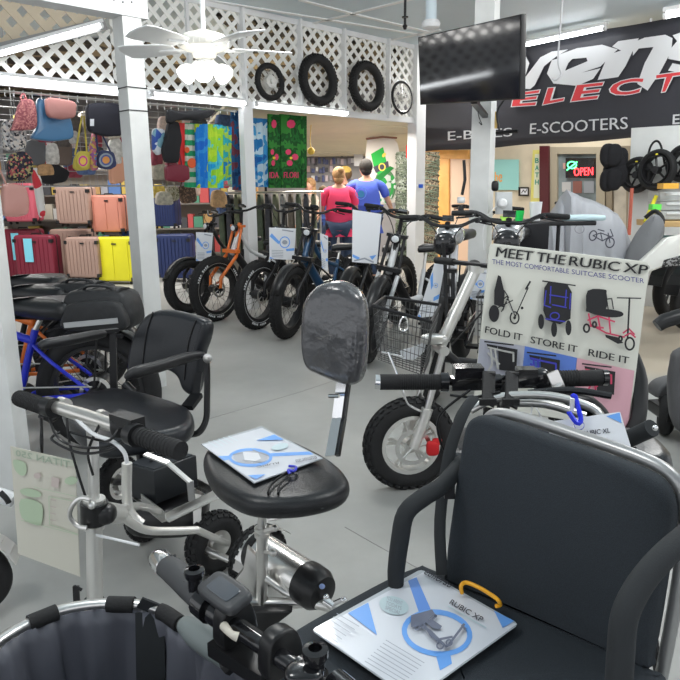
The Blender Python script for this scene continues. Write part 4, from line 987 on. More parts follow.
    # hands: palm with five bent fingers
    for sg, k in ((-1, 'l'), (1, 'r')):
        w, pa = V(J['wr'+k]), V(J['pa'+k]); d = (pa-w).normalized(); sd = d.cross(V((0, 0, 1)));
        sd = sd.normalized() if sd.length > .1 else V((1, 0, 0)); nn = sd.cross(d)
        hd = MB()
        for i, L in enumerate((.055, .065, .06, .045)):
            p = pa+sd*(.03-.02*i)+d*.01; hd.tube([p*s, (p+d*L*.6-nn*.005)*s, (p+d*L-nn*.02)*s], [.011*s, .009*s, .007*s], 6)
        p = w+d*.03+sd*.03; hd.tube([p*s, (p+d*.03+sd*.02)*s, (p+d*.06+sd*.018-nn*.01)*s], [.013*s, .011*s, .008*s], 6)
        hd.build('fingers', t, skin, world=False)
    return t, s
pxl = lambda px, Y: A(px, 200, Y).x
pinkshirt = mat('shirt_pink', (.85, .06, .16), .8, bump=.3, bscale=14); blueshirt = mat('shirt_blue', (.07, .12, .55), .8, bump=.3, bscale=14)
jeans = mat('jeans', (.03, .05, .1), .8)
person((pxl(339, 9.9), 9.9, 0), .05, 'woman in pink shirt with tied blond hair, seen from behind', 1.62, pinkshirt, jeans, mat('hair_blond', (.35, .2, .09), .7, var=.3, vscale=60), 'bun', build_=1.2,
       arm_l=((-.27, .05, 1.12), (-.12, .22, 1.08)), arm_r=((.27, .05, 1.12), (.12, .22, 1.08)))
tm, s_ = person((pxl(366, 10.1), 10.1, 0), .1, 'man in blue shirt with dark hair, arm out to the right, from behind', 1.73, blueshirt, jeans, mat('hair_dark', (.015, .012, .01), .7), 'short', build_=1.3,
       arm_r=((.34, .02, 1.17), (.42, .2, 1.05)), arm_l=((-.3, .05, 1.12), (-.15, .24, 1.05)))
pr = Print(V((0, 10.1-.26, 0)), V((0, -1, 0))); pr.ell((361, 193), 5.5, 6.5, .8, ink_blue); pr.ell((361, 194), 3.5, 3.5, 0, mat('print_teal', (.05, .25, .5), .7)); pr.build('shirt_print', tm)
person((pxl(345, 11.3), 11.3, 0), 1.7, 'person in dark jacket and yellowish cap beyond the woman in pink', 1.66, mat('jacket_dark', (.05, .05, .045), .8), jeans, mat('hair_brown', (.12, .07, .03), .7), 'cap')
person((pxl(310, 11.2), 11.2, 0), 2.2, 'blond person facing this way in patterned top beside the towels', 1.5, blotch('top_pattern', [(.45, .38, .32), (.25, .2, .18), (.55, .5, .42)], 24), jeans, mat('hair_blond', (.35, .2, .09), .7), 'long')
person((pxl(323, 12.0), 12.0, 0), .4, 'smaller person in blue top far behind the shoppers', 1.38, mat('top_blue2', (.06, .12, .4), .8), jeans, mat('hair_brown', (.12, .07, .03), .7), 'short')

# ================================================================== E-BIKES
def wheel(root, name, c, ax, R, tr, Mm=None, rimm=None, spk=None, knobs=0, kind='spoke', hub=.05, disc=True, wide=1.0, world=False, kh=.008, rimline=None):
    rm = MB(Mm); rm.ring(c, ax, R-tr*2, [(-.004, -tr*.72), (.014, -tr*.72), (.018, -tr*.4), (.018, tr*.4), (.014, tr*.72), (-.004, tr*.72), (-.008, 0)], 40)
    if kind == 'alloy':
        a = V(ax).normalized(); e = a.orthogonal().normalized(); g = a.cross(e)
        for k in range(5):
            for q in (-.12, .12):
                th = 2*math.pi*k/5+.3; d = e*math.cos(th+q)+g*math.sin(th+q); d0 = e*math.cos(th)+g*math.sin(th)
                rm.tube([V(c)+d0*.03, V(c)+d*(R-tr*2)], .007, 6)
        rm.tube([V(c)-a*.035, V(c)+a*.035], .035, 18)
    fr = rm.build(name, root, rimm or bmetal, world=world)
    t = MB(Mm); tyre_mb(t, c, ax, R, tr, knobs, 48, wide, kh); t.build('tyre', fr, rubber, world=world)
    if kind == 'spoke':
        s = MB(Mm); spokes_mb(s, c, ax, R-tr*2, 28, hub, .1, .0016); s.build('spokes', fr, spk or bmetal, world=world)
    if disc:
        a = V(ax).normalized(); s = MB(Mm); s.ring(V(c)+a*.055, ax, .065, [(0, -.001), (.02, -.001), (.02, .001), (0, .001)], 28)
        for k in range(5):
            th = 2*math.pi*k/5; e = a.orthogonal().normalized(); g = a.cross(e); d = e*math.cos(th)+g*math.sin(th); s.tube([V(c)+a*.055, V(c)+a*.055+d*.068], .005, 5)
        s.build('brake_disc', fr, alu, world=world)
    if rimline:
        s = MB(Mm)
        for sg in (-1, 1): s.ring(V(c)+V(ax)*tr*.86*sg, ax, R-tr*1.45, [(0, -.002), (.005, -.002), (.005, .002), (0, .002)], 48)
        s.build('rim_line', fr, rimline, world=world)
    return fr
def ebike(label, contact, heading, steer=0, frame=bmetal, forkm=None, R=.345, tr=.052, knobs=0, wb=1.13, barz=1.02, barw=.33, fender=True, kind='spoke', saddle=True, rack=None, tank=None, light=True, forkcol=None, saddlez=.78, sads=1.0, tankz=.82, hz=0.0, side_text=False, rimline=None, kh=.008, step=False, name='electric_bike', cat='electric bicycle', rimm=None, lettering=False, downm=None):
    if name == 'electric_bike' and not rack: hz = .17; barz += .16
    h = V((math.cos(heading), math.sin(heading), 0)); base = V(contact)-h*wb
    t = thing(name, label, cat, base, heading); L = dict(world=False); forkm = forkm or bmetal
    rw = wheel(t, 'rear_wheel', (0, 0, R), (0, 1, 0), R, tr, None, rimm, None, knobs, kind, .085, True, rimline=rimline)
    bb = (.42, 0, .3); st = (.3, 0, .66); hb = (wb-.27, 0, .63+hz*.6); ht = (wb-.33-hz*.3, 0, .78+hz)
    f = MB()
    f.tube([bb, (.35, 0, .52), st], .019, 10)
    if step: f.tube([(.36, 0, .42), (.6, 0, .44), hb], .03, 10, sm=4)
    else: f.tube([(.32, 0, .6), (.6, 0, .7), (ht[0], 0, ht[2]-.03)], .022, 10, sm=3)
    for sg in (-1, 1):
        f.tube([(.38, sg*.03, .3), (.3, sg*.085, .31), (0, sg*.085, R)], .012, 8, sm=3); f.tube([(.31, sg*.02, .58), (.2, sg*.08, .5), (0, sg*.085, R)], .01, 8, sm=3)
    f.tube([V(hb)-V((-.02, 0, .05)), V(ht)+V((-.005, 0, .02))], .028, 12); f.build('frame', t, frame, **L)
    f = MB(); f.tube([bb, (.6, 0, .42), hb], [.035, .045, .04], 12, sm=3); f.build('battery_tube', t, downm or frame, **L)
    f = MB(); f.tube([(.42, -.09, .3), (.42, .09, .3)], .05, 16); f.tube([(.42, .1, .3), (.42, .104, .3)], .085, 24)
    for sg in (-1, 1): f.tube([(.42, sg*.11, .3), (.42+sg*.15, sg*.12, .24)], .01, 8); f.box((.42+sg*.15, sg*.17, .24), (.09, .09, .02))
    f.build('crankset', t, bmetal, **L)
    f = MB()
    for z in (-.045, .045): f.tube([(0, .1, R+z), (.42, .102, .3+z*1.7)], .004, 5)
    f.build('chain', t, silver, **L)
    MB().tube([st, (.27, 0, saddlez-.04)], .014, 10).build('seat_post', t, alu, **L)
    if saddle:
        o = smooth_out([(-.14, -.11), (-.15, .11), (-.02, .09), (.1, .03), (.16, .0), (.1, -.03), (-.02, -.09)], 4)
        MB().slab([(.25+x*sads, y*sads, saddlez-.03) for x, y in o], (0, 0, 1), .055*sads if sads == 1 else .1, .022*sads if sads == 1 else .045, crown=.012).build('saddle', t, leather, **L)
    # steered assembly
    ax = (V(ht)-V(hb)).normalized(); M = Mx.Translation(V(hb)) @ Mx.Rotation(steer, 4, ax) @ Mx.Translation(-V(hb))
    fw = wheel(t, 'front_wheel', (wb, 0, R), (0, 1, 0), R, tr, M, rimm, None, knobs, kind, .045, True, rimline=rimline, kh=kh)
    if side_text:
        for sg in (-1, 1):
            f = MB(M)
            for a0 in (20, 140, 260):
                for k in range(9):
                    if k == 4: continue
                    a = math.radians(a0+k*5); d_ = V((math.cos(a), 0, math.sin(a))); t_ = V((-math.sin(a), 0, math.cos(a)))
                    f.box(V((wb, sg*tr*.97, R))+d_*(R-tr*1.05), (.016, .004, .022 if k % 3 else .016), Mx((t_, V((0, 1, 0)), d_)).transposed())
            f.build('sidewall_lettering', fw, bikewhite, **L)
    f = MB(M); crown = V(hb)+V((.03, 0, -.03)); cr2 = V(ht)+V((.03, 0, .03))
    for sg in (-1, 1): f.tube([(wb, sg*.075, R), (wb-.01, sg*.078, R+.12), crown+V((0, sg*.078, -.03))], [.017, .019, .019], 10)
    fo = f.build('fork', t, forkm, **L)
    f = MB(M)
    for sg in (-1, 1): f.tube([crown+V((0, sg*.078, -.04)), cr2+V((0, sg*.06, .0))], .014, 10)
    f.box(crown+V((0, 0, .02)), (.07, .2, .035)); f.box(cr2, (.06, .17, .025)); f.tube([V(hb)+V((0, 0, -.03)), V(ht)+V((0, 0, .06))], .022, 10); f.build('fork_crown', t, forkcol or bmetal, **L)
    if fender:
        f = MB(M); pts = [(wb+math.cos(a)*(R+.018), 0, R+math.sin(a)*(R+.018)) for a in [math.radians(20+k*14) for k in range(9)]]
        vs = []
        for p in pts:
            for y in (-.05, -.03, 0, .03, .05): dd = (V(p)-V((wb, 0, R))).normalized(); vs.append(V(p)+V((0, y, 0))-dd*(abs(y)*8*abs(y)))
        f.add(vs, [(i*5+j, i*5+j+1, (i+1)*5+j+1, (i+1)*5+j) for i in range(8) for j in range(4)])
        o = f.build('front_fender', t, plastic, **L); md = o.modifiers.new('s', 'SOLIDIFY'); md.thickness = .004
    cl = V(ht)+V((-.02, 0, .05)); f = MB(M); f.tube([cl, (cl.x-.01, 0, barz-.05), (cl.x+.01, 0, barz-.02)], .018, 10); bx = cl.x-.02
    b = barw; f.tube([(bx-.09, -b, barz+.0), (bx-.05, -b*.6, barz+.01), (bx+.02, -.09, barz-.035), (bx+.03, 0, barz-.04), (bx+.02, .09, barz-.035), (bx-.05, b*.6, barz+.01), (bx-.09, b, barz)], .012, 8, sm=4)
    hb_ = f.build('handlebar', t, bmetal, **L)
    for sg in (-1, 1):
        f = MB(M); f.tube([(bx-.066, sg*(b-.11), barz+.005), (bx-.09, sg*b, barz), (bx-.094, sg*(b+.015), barz)], [.018, .017, .014], 10); f.build('grip', hb_, rubber, **L)
        f = MB(M); f.tube([(bx-.055, sg*(b-.13), barz), (bx+.0, sg*(b-.12), barz-.01), (bx+.0, sg*(b-.02), barz-.025)], .006, 6, sm=3); f.ball((bx-.05, sg*(b-.14), barz), (.04, .04, .035), .7); f.build('brake_lever', hb_, bmetal, **L)
        f = MB(M); f.tube([(bx-.04, sg*(b-.14), barz), (bx+.09, sg*.08, barz-.06), (bx+.06, sg*.03, barz-.22), (wb-.25, sg*.05, .62)], .004, 5, sm=5); f.build('brake_cable', t, rubber, **L)
    f = MB(M); f.box((bx+.0, .0, barz+.01), (.05, .075, .02), Mx.Rotation(-.5, 3, 'Y')); f.build('display', t, gloss, **L)
    if light:
        if tank: cr2 = V((cr2.x+.02, 0, tankz-.02))
        f = MB(M); f.ball((cr2.x+.05, 0, cr2.z-.02), (.06, .09, .08) if not tank else (.1, .15, .15), .8); hl = f.build('headlight', t, gloss, **L)
        f = MB(M); f.ball((cr2.x+.078, 0, cr2.z-.02), (.015, .06, .055)); f.build('lens', hl, mat('lens', (.7, .72, .75), .15), **L)
    if rack:
        f = MB()
        for sg in (-1, 1): f.tube([(.22, sg*.06, .66), (0, sg*.075, .72), (-.22, sg*.07, .72), (-.24, 0, .72)], .007, 6, sm=3); f.tube([(0, sg*.09, R), (-.05, sg*.075, .72)], .006, 6)
        for x in (.1, 0, -.1, -.2): f.tube([(x, -.075, .72), (x, .075, .72)], .005, 6)
        f.build('rear_rack', t, bmetal, **L)
        pts = [(math.cos(a)*(R+.02), R+math.sin(a)*(R+.02)) for a in [math.radians(30+k*13) for k in range(11)]]
        f = MB(); f.add([(x, y, z) for x, z in pts for y in (-.05, 0, .05)], [(i*3+j, i*3+j+1, (i+1)*3+j+1, (i+1)*3+j) for i in range(10) for j in range(2)])
        o = f.build('rear_fender', t, plastic, **L); md = o.modifiers.new('s', 'SOLIDIFY'); md.thickness = .004
    if tank:
        f = MB(); f.ball((.63, 0, tankz), (.36, .19, .15), .8, 20, 12); f.tube([(.45, 0, tankz-.08), (.5, 0, .5)], .03, 10).tube([(.78, 0, tankz-.08), (ht[0], 0, ht[2]-.03)], .03, 10); f.build('tank', t, tank, **L)
        f = MB(); f.slab([(.2+x-.0, y, tankz-.06) for x, y in smooth_out([(-.16, -.08), (-.18, .08), (0, .09), (.18, .07), (.22, 0), (.18, -.07), (0, -.09)], 3)], (0, 0, 1), .07, .03); f.build('long_seat', t, leather, **L)
    return t
hd0 = math.atan2(-.72, -.69)
def tagpaper(name, label, q, Y, blueart=True, plain=False):
    """laminated sheet hanging from a handlebar"""
    P = A(q[0][0], q[0][1], Y); Q = [A(x, y, Y) for x, y in q]; n = (Q[1]-Q[0]).cross(Q[3]-Q[0]).normalized()
    if n.y > 0: n = -n
    t = thing(name, label, 'paper sign', (Q[2]+Q[3])/2)
    MB().slab(Q, -n, .003, .001, steps=1).build('sheet', t, paper)
    pr = Print(Q[0]+n*.001, n); L = lambda u, v: tuple(V(q[0]).lerp(V(q[1]), u).lerp(V(q[3]).lerp(V(q[2]), u), v))
    if not plain:
        pr.poly([L(.02, .28), L(.1, .18), L(.42, .45), L(.36, .52)], ink_sky); pr.poly([L(.65, .66), L(.98, .62), L(.98, .7), L(.68, .73)], ink_sky)
        w_ = abs(q[1][0]-q[0][0]); pr.ell(L(.6, .45), w_*.2, w_*.22, w_*.04, ink_sky); pr.ell(L(.6, .45), w_*.1, w_*.08, 0, ink_grey)
        for k in range(5): pr.line([L(.1, .72+k*.05), L(.55, .72+k*.05)], .5, ink_grey)
        pr.poly([L(.02, .93), L(.2, .98), L(.02, .99)], ink_sky); pr.line([L(.5, .06), L(.9, .1)], 1.2, ink_grey)
    elif blueart:
        pr.poly([L(.02, .85), L(.3, .9), L(.28, .96), L(.02, .9)], ink_sky); pr.poly([L(.68, .86), L(.95, .82), L(.8, .93)], ink_sky)
        pr.line([L(.1, .97), L(.5, .91), L(.85, .97)], 1.5, ink_grey)
    pr.build('print', t)
    return t
az = lambda d: math.atan2(-math.cos(math.radians(d)), -math.sin(math.radians(d)))
ebike('black fat-tyre electric bike at the far left end of the row', G(190, 313), az(42), .0, R=.31, knobs=30, barz=.95)
ebike('black fat-tyre electric bike with orange front fork', G(217, 321), az(40), .05, forkm=orange, forkcol=orange, frame=bikewhite, rimline=silver, knobs=40, kh=.004, side_text=True, fender=False, downm=bmetal)
ebike('black fat-tyre electric bike with white-lettered sidewalls, paper on its bar', G(259, 329), az(38), .12, rimline=bikewhite, side_text=True, fender=False, knobs=40, kh=.004)
ebike('dark blue electric bike with knobbly tyre steered toward the aisle', G(289, 338), az(34), .25, frame=navy, downm=navy, knobs=42)
ebike('black double-crown electric bike behind the plastic-wrapped backrest', G(346, 345), az(30), .3, knobs=42)
ebike('pearl white framed electric bike with dark saddle in the middle of the shop', G(372, 362), az(36), .4, frame=bikewhite, forkm=bikewhite, knobs=42, downm=bmetal, barz=1.0, saddlez=.84, step=True)
ebike('white electric bike with open step-through frame beyond the basket scooter', G(470, 335), az(26), .1, frame=bikewhite, forkm=bmetal, downm=bikewhite, barz=1.0, saddlez=.86, knobs=0, step=True)
tk = mat('tank_silver', (.66, .67, .69), .18, metal=.5, coat=.5)
def moto(px, py, Y, hd_, label):
    p = A(px, py, Y); h = V((math.cos(hd_), math.sin(hd_), 0)); c = V((p.x, p.y, 0))+h*.5
    ebike(label, c, hd_, .1, tank=tk, kind='alloy', barz=p.z-.02+.13-.0, saddle=False, fender=False, name='electric_motorbike', cat='electric motorbike', tankz=p.z, frame=bmetal)
moto(450, 235, 4.75, az(20), 'electric moto-bike with silver tank and round headlight, left of the television post')
moto(509, 233, 4.2, az(20), 'electric moto-bike with silver tank standing right in front of the television post')
tagpaper('price_sheet', 'spec sheet hanging on the leftmost black bike', [(196, 232), (213, 233), (211, 261), (196, 261)], 7.2)
tagpaper('price_sheet', 'spec sheet with blue ribbon hanging on the third bike of the row', [(269, 227.5), (296, 228.5), (294, 260), (269.5, 259)], 6.5)
tagpaper('price_sheet', 'spec sheet seen edge-on hanging on the blue bike', [(320, 233), (328, 236), (328, 272), (322, 268)], 6.2)
tagpaper('price_sheet', 'blank white sheet hanging on the double-crown bike before the shoppers', [(352.5, 209.5), (381.5, 214), (377, 264), (352, 262)], 5.4, plain=True)
tagpaper('price_sheet', 'crumpled white sheet with pale blue art hanging from a black strap', [(435, 262), (446, 258), (436, 316), (417, 318)], 3.6)
tagpaper('price_sheet', 'white sheet with blue arc partly behind the big sign board', [(471, 271), (489, 270), (484, 302), (470, 299)], 3.5)
solo('black_strap', MB().tube([A(443, 243, 3.55), A(445, 262, 3.55), A(446, 290, 3.55), A(447, 318, 3.5)], .012, 8, flat=.4), 'black strap hanging beside the silver steering column', 'strap', rubber)

# e-bikes at the left edge, seen side-on
def side_bike(Y, px, frame, label, **k):
    c = A(px, 383, Y); h = math.radians(181)
    return ebike(label, V((c.x-1.13, Y-.01, 0)), h, 0, frame=frame, downm=frame, rack=True, R=.33, tr=.05, saddlez=.75, sads=1.2, knobs=0, **k)
side_bike(3.45, 98, blue, 'electric blue fat-tyre bike at the left behind the vinyl armchair')
side_bike(3.95, 92, orange, 'orange-framed bike just behind the electric blue one')
side_bike(4.45, 84, bmetal, 'black bike furthest back of the three at the left')
def pannier(Y, x0, y0, x1, y1, label):
    a, b = A(x0, y1, Y), A(x1, y0, Y); w, h = b.x-a.x, b.z-a.z; t = thing('pannier_bag', label, 'bike bag', ((a.x+b.x)/2, Y, a.z), -.12)
    o = [(x, -.1, z) for x, z in smooth_out([(-w*.5, .02), (-w*.5, h*.55), (-w*.4, h*.84), (-w*.1, h*.9), (w*.3, h*.88), (w*.48, h*.7), (w*.5, .02), (0, 0)], 4)]
    nyl = mat('bag_nylon', (.018, .019, .021), .55, bump=.5, bscale=24)
    MB().slab(o, (0, 1, 0), .22, .05, crown=.012).build('body', t, nyl, world=False)
    o = [(x, -.15, z) for x, z in smooth_out([(-w*.4, .02), (-w*.38, h*.48), (-w*.24, h*.66), (w*.3, h*.7), (w*.46, h*.55), (w*.46, .02)], 4)]
    p = MB().slab(o, (0, 1, 0), .07, .02, crown=.01).build('side_pocket', t, nyl, world=False)
    MB().bar((-w*.36, -.16, h*.2), (w*.43, -.16, h*.32), .006, .026).build('reflective_strip', p, mat('reflect', (.4, .41, .42), .4), world=False)
    MB().tube([(-w*.2, -.05, h*.84), (-w*.12, -.05, h*.97), (w*.2, -.05, h*.95), (w*.3, -.05, h*.8)], .012, 8, sm=4, flat=.6).build('carry_handle', t, nyl, world=False)
    m = MB()
    for k in range(4): m.tube([(-w*.3+k*.07, -.09, h*.75), (-w*.25+k*.07, -.04, h*.9), (-w*.25+k*.07, .06, h*.86)], .006, 6, sm=3)
    m.build('webbing', t, rubber, world=False)
pannier(3.42, 70, 283, 135, 329, 'large black pannier bag with grey stripe on the blue bike rack')
pannier(3.95, 54, 277, 112, 318, 'black pannier bag partly hidden behind the striped one')

# ================================================================== FOREGROUND MACHINES
def gz(pts, z): return [G(x, y, z) for x, y in pts]
def grip_detail(mb, a, b, r, n=10, k=14):
    a, b = V(a), V(b)
    for i in range(k): p = a.lerp(b, (i+1)/(k+1)); mb.ring(p, (b-a), r, [(-.001, -.0015), (.0012, 0), (-.001, .0015)], 16)
# ---- suitcase scooter in the right foreground (seat, armrests, handlebar)
def rubic():
    S0 = V((.13, .95, 0)); t = thing('mobility_scooter', 'folding mobility scooter with wide black mesh seat and padded armrests, nearest the camera', 'mobility scooter', S0)
    zs = .59; O = G(445, 579, zs); e1 = (G(589, 645, zs)-O).normalized(); e2 = V((e1.y, -e1.x, 0))
    P = lambda a, b, z=zs: V((O.x, O.y, 0))+e1*a+e2*b+V((0, 0, z))
    out = [P(a, b, zs-.075) for a, b in smooth_out([(-.085, .0), (-.02, -.03), (.36, -.03), (.42, -.0), (.43, .2), (.41, .38), (.36, .41), (-.05, .41), (-.11, .37), (-.11, .2)], 5)]
    MB().slab(out, (0, 0, 1), .072, .022, crown=.006).build('seat', t, mesh_cloth)
    o = []
    # backrest: a rounded, slightly reclined slab
    tl, tr = A(462, 408, 1.26), A(672, 480, .93); w = (tr-tl); w.z = 0; bw_ = w.length; wd = w.normalized(); bn = V((wd.y, -wd.x, 0)); bn = bn if bn.y < 0 else -bn
    bl, br = G(441, 583, zs-.01), G(652, 677, zs-.01)
    q = [V((0, 0)), V((1, 0))]
    Q = [tl, tr, br, bl]
    pts = []
    for u, v in smooth_out([(.0, .1), (.0, .5), (.01, .82), (.03, .93), (.09, .985), (.2, 1.0), (.5, 1.0), (.8, .995), (.92, .975), (.975, .92), (1.0, .8), (.99, .5), (.97, .1), (.93, .0), (.5, -.02), (.05, 0)], 4): pts.append(bil(Q, u, v))
    nrm = (tr-tl).cross(bl-tl).normalized(); nrm = nrm if nrm.y > 0 else -nrm
    MB().slab(pts, nrm, .045, .016, crown=.0).build('backrest', t, mesh_cloth)
    # silver tubular frame behind the backrest
    fr = [bil(Q, u, v)+nrm*.05 for u, v in ((.03, -.1), (.02, .4), (.02, .8), (.05, .93), (.12, 1.0), (.3, 1.02), (.6, 1.02), (.85, 1.01), (.95, .97), (.995, .88), (1.01, .7), (1.005, .4), (.985, 0), (.97, -.2))]
    MB().tube(fr, .011, 12, sm=4).build('backrest_frame', t, mat('satin_grey', (.4, .4, .4), .35, metal=.7))
    # armrests
    MB().tube([A(x, y, Y) for x, y, Y in ((396, 592, 1.17), (396, 572, 1.17), (400, 540, 1.17), (406, 513, 1.175), (424, 497, 1.19), (443, 485, 1.22), (462, 462, 1.3))], [.014, .0165, .0175, .0175, .0175, .017, .016], 14, sm=4).build('armrest', t, foam)
    ar = MB().tube([A(x, y, Y) for x, y, Y in ((617, 720, .71), (619, 680, .72), (621, 650, .73), (625, 615, .745), (641, 583, .77), (664, 556, .8), (690, 533, .84), (720, 505, .9))], .0165, 14, sm=4).build('armrest', t, foam)
    MB().box(A(449, 490, 1.25), (.02, .02, .03)).tube([A(447, 478, 1.26), A(453, 497, 1.26)], .006, 8).build('armrest_bolt', t, bmetal)
    # flat black side stay with the velcro straps
    MB().tube([A(474, 398, 1.36), A(463, 414, 1.33), (A(449, 455, 1.3)), A(440, 520, 1.27), A(442, 575, 1.22)], .014, 8, sm=4, flat=.5).build('side_stay', t, foam)
    # lower frame, platform and wheels (mostly below the picture)
    m = MB()
    for a in (.0, .36): m.tube([P(a, 0, zs-.08), P(a, .05, .3), P(a, .3, .2), P(a, .62, .2)], .014, 10, sm=3)
    for b in (.05, .35, .6): m.tube([P(.0, b, .3 if b < .1 else .2), P(.36, b, .3 if b < .1 else .2)], .012, 8)
    m.tube([P(.0, .3, .2), P(.0, .3, zs-.07)], .012, 8).tube([P(.36, .3, .2), P(.36, .3, zs-.07)], .012, 8)
    m.build('chassis', t, alu)
    for a, b in ((-.03, -.1), (.39, -.1), (.06, .78), (.3, .78)):
        c = P(a, b, .1); wheel(t, 'wheel', c, e1, .1, .028, None, alu, None, 0, 'alloy', disc=False, world=True)
    m = MB(); m.tube([P(-.03, -.1, .1), P(.39, -.1, .1)], .01, 8).tube([P(.06, .78, .1), P(.3, .78, .1)], .01, 8); m.tube([P(.18, -.1, .1), P(.18, 0, .3)], .012, 8).tube([P(.18, .6, .2), P(.18, .78, .1)], .014, 8); m.build('axle', t, bmetal)
    # handlebar
    zh = .8; a, b = G(158, 557, zh), G(346, 698, zh-.0); d = (b-a).normalized()
    def hp(px, py, z=zh): return G(px, py, z)
    bar = MB(); bar.tube([hp(196, 597), hp(240, 630), hp(346, 702), hp(346, 702)+d*.1], .0115, 14); h = bar.build('handlebar', t, gloss)
    stc = hp(326, 690); MB().tube([stc, V((P(.18, .7, .16)))], .018, 12).build('steering_column', t, alu)
    g = MB(); g.tube([hp(166, 566), hp(176, 573), hp(190, 588), hp(205, 604)], [.017, .0195, .018, .0155], 16, sm=4)
    for i in range(7):
        for j in range(4):
            c = hp(170+i*4.2, 566.5+i*4.3)+V((0, 0, .0185))+d.cross(V((0, 0, 1)))*(j-1.5)*.006; g.ball(c-V((0, 0, .002+.0012*abs(j-1.5)**2)), (.0055, .0055, .005), n=6, m=4)
    g.build('grip', h, mat('grip_grey', (.06, .062, .066), .6))
    MB().tube([hp(157, 557), hp(160, 560), hp(167, 567)], [.013, .0175, .0175], 14).build('grip_end', h, chrome)
    m = MB(); m.tube([hp(202, 601), hp(212, 609)], .021, 16); m.tube([hp(196, 597), hp(196, 597)+V((0, 0, .035))], .010, 10); m.lathe([(.012, .03), (.014, .034), (.014, .042), (.008, .044), (.008, .036)], hp(196, 597), n=14)
    m.tube([hp(216, 612), hp(230, 622)], .018, 16); m.build('bar_clamp', h, gloss)
    # display
    c = hp(226, 597, zh+.026); sd = d.cross(V((0, 0, 1))).normalized(); up = (V((0, 0, 1))-V((.05, .32, 0))).normalized()
    x_ = d; y_ = up.cross(x_).normalized(); up = x_.cross(y_)
    if up.z < 0: up = -up
    o = [c+x_*a_+y_*b_ for a_, b_ in smooth_out([(-.036, -.019), (-.04, .0), (-.036, .019), (0, .022), (.036, .019), (.04, 0), (.036, -.019), (0, -.022)], 4)]
    ds = MB().slab(o, up, .014, .005).build('display', h, mat('display_grey', (.05, .052, .056), .4))
    MB().slab([c+up*.0135+x_*a_+y_*b_ for a_, b_ in rrect(.05, .025, .005)], up, .002, .0008, steps=1).build('screen', ds, mat('lcd', (.07, .08, .095), .12, coat=.5))
    MB().tube([hp(240, 628), hp(262, 643), hp(275, 652)], .0115, 12).build('bar_sleeve', h, rubber)
    # basket bracket with hooks
    m = MB()
    for px, py in ((232, 620), (278, 650)):
        c = hp(px, py); pr_ = [c+d*.012+V((0, 0, z_))+sd*y for y, z_ in smooth_out([(-.03, -.03), (-.028, .01), (-.012, .028), (.012, .028), (.022, .01), (.02, -.03)], 3)]
        m.slab(pr_, -d, .024, .004)
    m.bar(hp(222, 640, zh-.04), hp(275, 672, zh-.04), .05, .02); br_ = m.build('basket_bracket', t, plastic)
    MB().tube([hp(224, 626, zh+.01), hp(231, 634, zh+.014), hp(238, 637, zh+.012)], [.006, .0045, .006], 10, sm=3).build('release_lever', br_, mat('lever_cream', (.62, .58, .5), .45))
    # right controls
    m = MB(); m.tube([hp(298, 672), hp(316, 685)], .021, 16); m.ball(hp(304, 674, zh+.018), (.045, .035, .02), .7); m.tube([hp(316, 683), hp(316, 683)+V((0, 0, .034))], .011, 12); m.lathe([(.012, .03), (.015, .035), (.015, .044), (.008, .046), (.008, .038)], hp(316, 683), n=14)
    m.tube([hp(334, 685), hp(348, 697)], .019, 14); m.build('throttle', h, gloss)
    m = MB()
    for k in range(3): m.tube([hp(294, 685, zh-.01-.01*k), hp(308, 689+k*4, zh+.01), hp(328, 693+k*3, zh-.01), hp(343, 707, zh-.06)], .003, 6, sm=4)
    m.build('cable', h, plastic)
    # cloth basket in front of the bar
    zr = .72
    rimp = [(-30, 668), (0, 641), (30, 623), (62, 610), (100, 604), (140, 605), (165, 613), (190, 631), (215, 647), (243, 666), (280, 694)]
    R_ = [G(x, y, zr) for x, y in rimp]; c0_ = R_[0].lerp(R_[-1], .5); c0_ = V((-.34, .80, zr)); near = [c0_+(c0_-R_[i])*.75 for i in (2, 4, 6, 8)]
    loop = R_+[V((R_[-1].x+.0, R_[-1].y-.1, zr)), V((-.25, .58, zr)), V((-.42, .56, zr)), V((-.56, .66, zr))]
    bk = MB(); bk.tube(loop, .0085, 12, closed=True, sm=5); B = bk.build('basket_rim', t, alu)
    sm_ = smooth_out(loop, 5); n = len(sm_); cen = sum(sm_, V())/n; lin = MB(); rows = 9; vs = []
    for j in range(rows+1):
        f_ = j/rows; sc = 1-.22*f_**1.3
        for i, p in enumerate(sm_):
            fold = .010*math.sin(i*.9+f_*1.5)*math.sin(math.pi*min(1, f_*1.4))+.004*math.sin(i*2.3+1)
            d_ = (p-cen); d_.z = 0; vs.append(cen+d_*(sc*.965)+d_.normalized()*fold+V((0, 0, -.26*f_-.004)))
    lin.add(vs, [(j*n+i, j*n+(i+1) % n, (j+1)*n+(i+1) % n, (j+1)*n+i) for j in range(rows) for i in range(n)]+[tuple(rows*n+i for i in range(n))])
    lo = lin.build('liner', B, mat('liner_cloth', (.12, .125, .15), .45, bump=.35, bscale=9), orient=False, sharp=80); md = lo.modifiers.new('s', 'SOLIDIFY'); md.thickness = .003
    for a_, b_ in ((0.16, .26), (.62, .75)):
        pass
    def rseg(x0, x1, r=.0125):
        q = [p for p in [G(x, y, zr) for x, y in seg(x0, x1)]]; return q
    def seg(x0, x1):
        o = []
        for k in range(6):
            x = x0+(x1-x0)*k/5
            for i in range(len(rimp)-1):
                if rimp[i][0] <= x <= rimp[i+1][0]:
                    u = (x-rimp[i][0])/(rimp[i+1][0]-rimp[i][0]); o.append((x, rimp[i][1]*(1-u)+rimp[i+1][1]*u)); break
        return o
    for x0, x1 in ((29, 57), (108, 134), (160, 180)): MB().tube(rseg(x0, x1), .0125, 12).build('rim_sleeve', B, rubber)
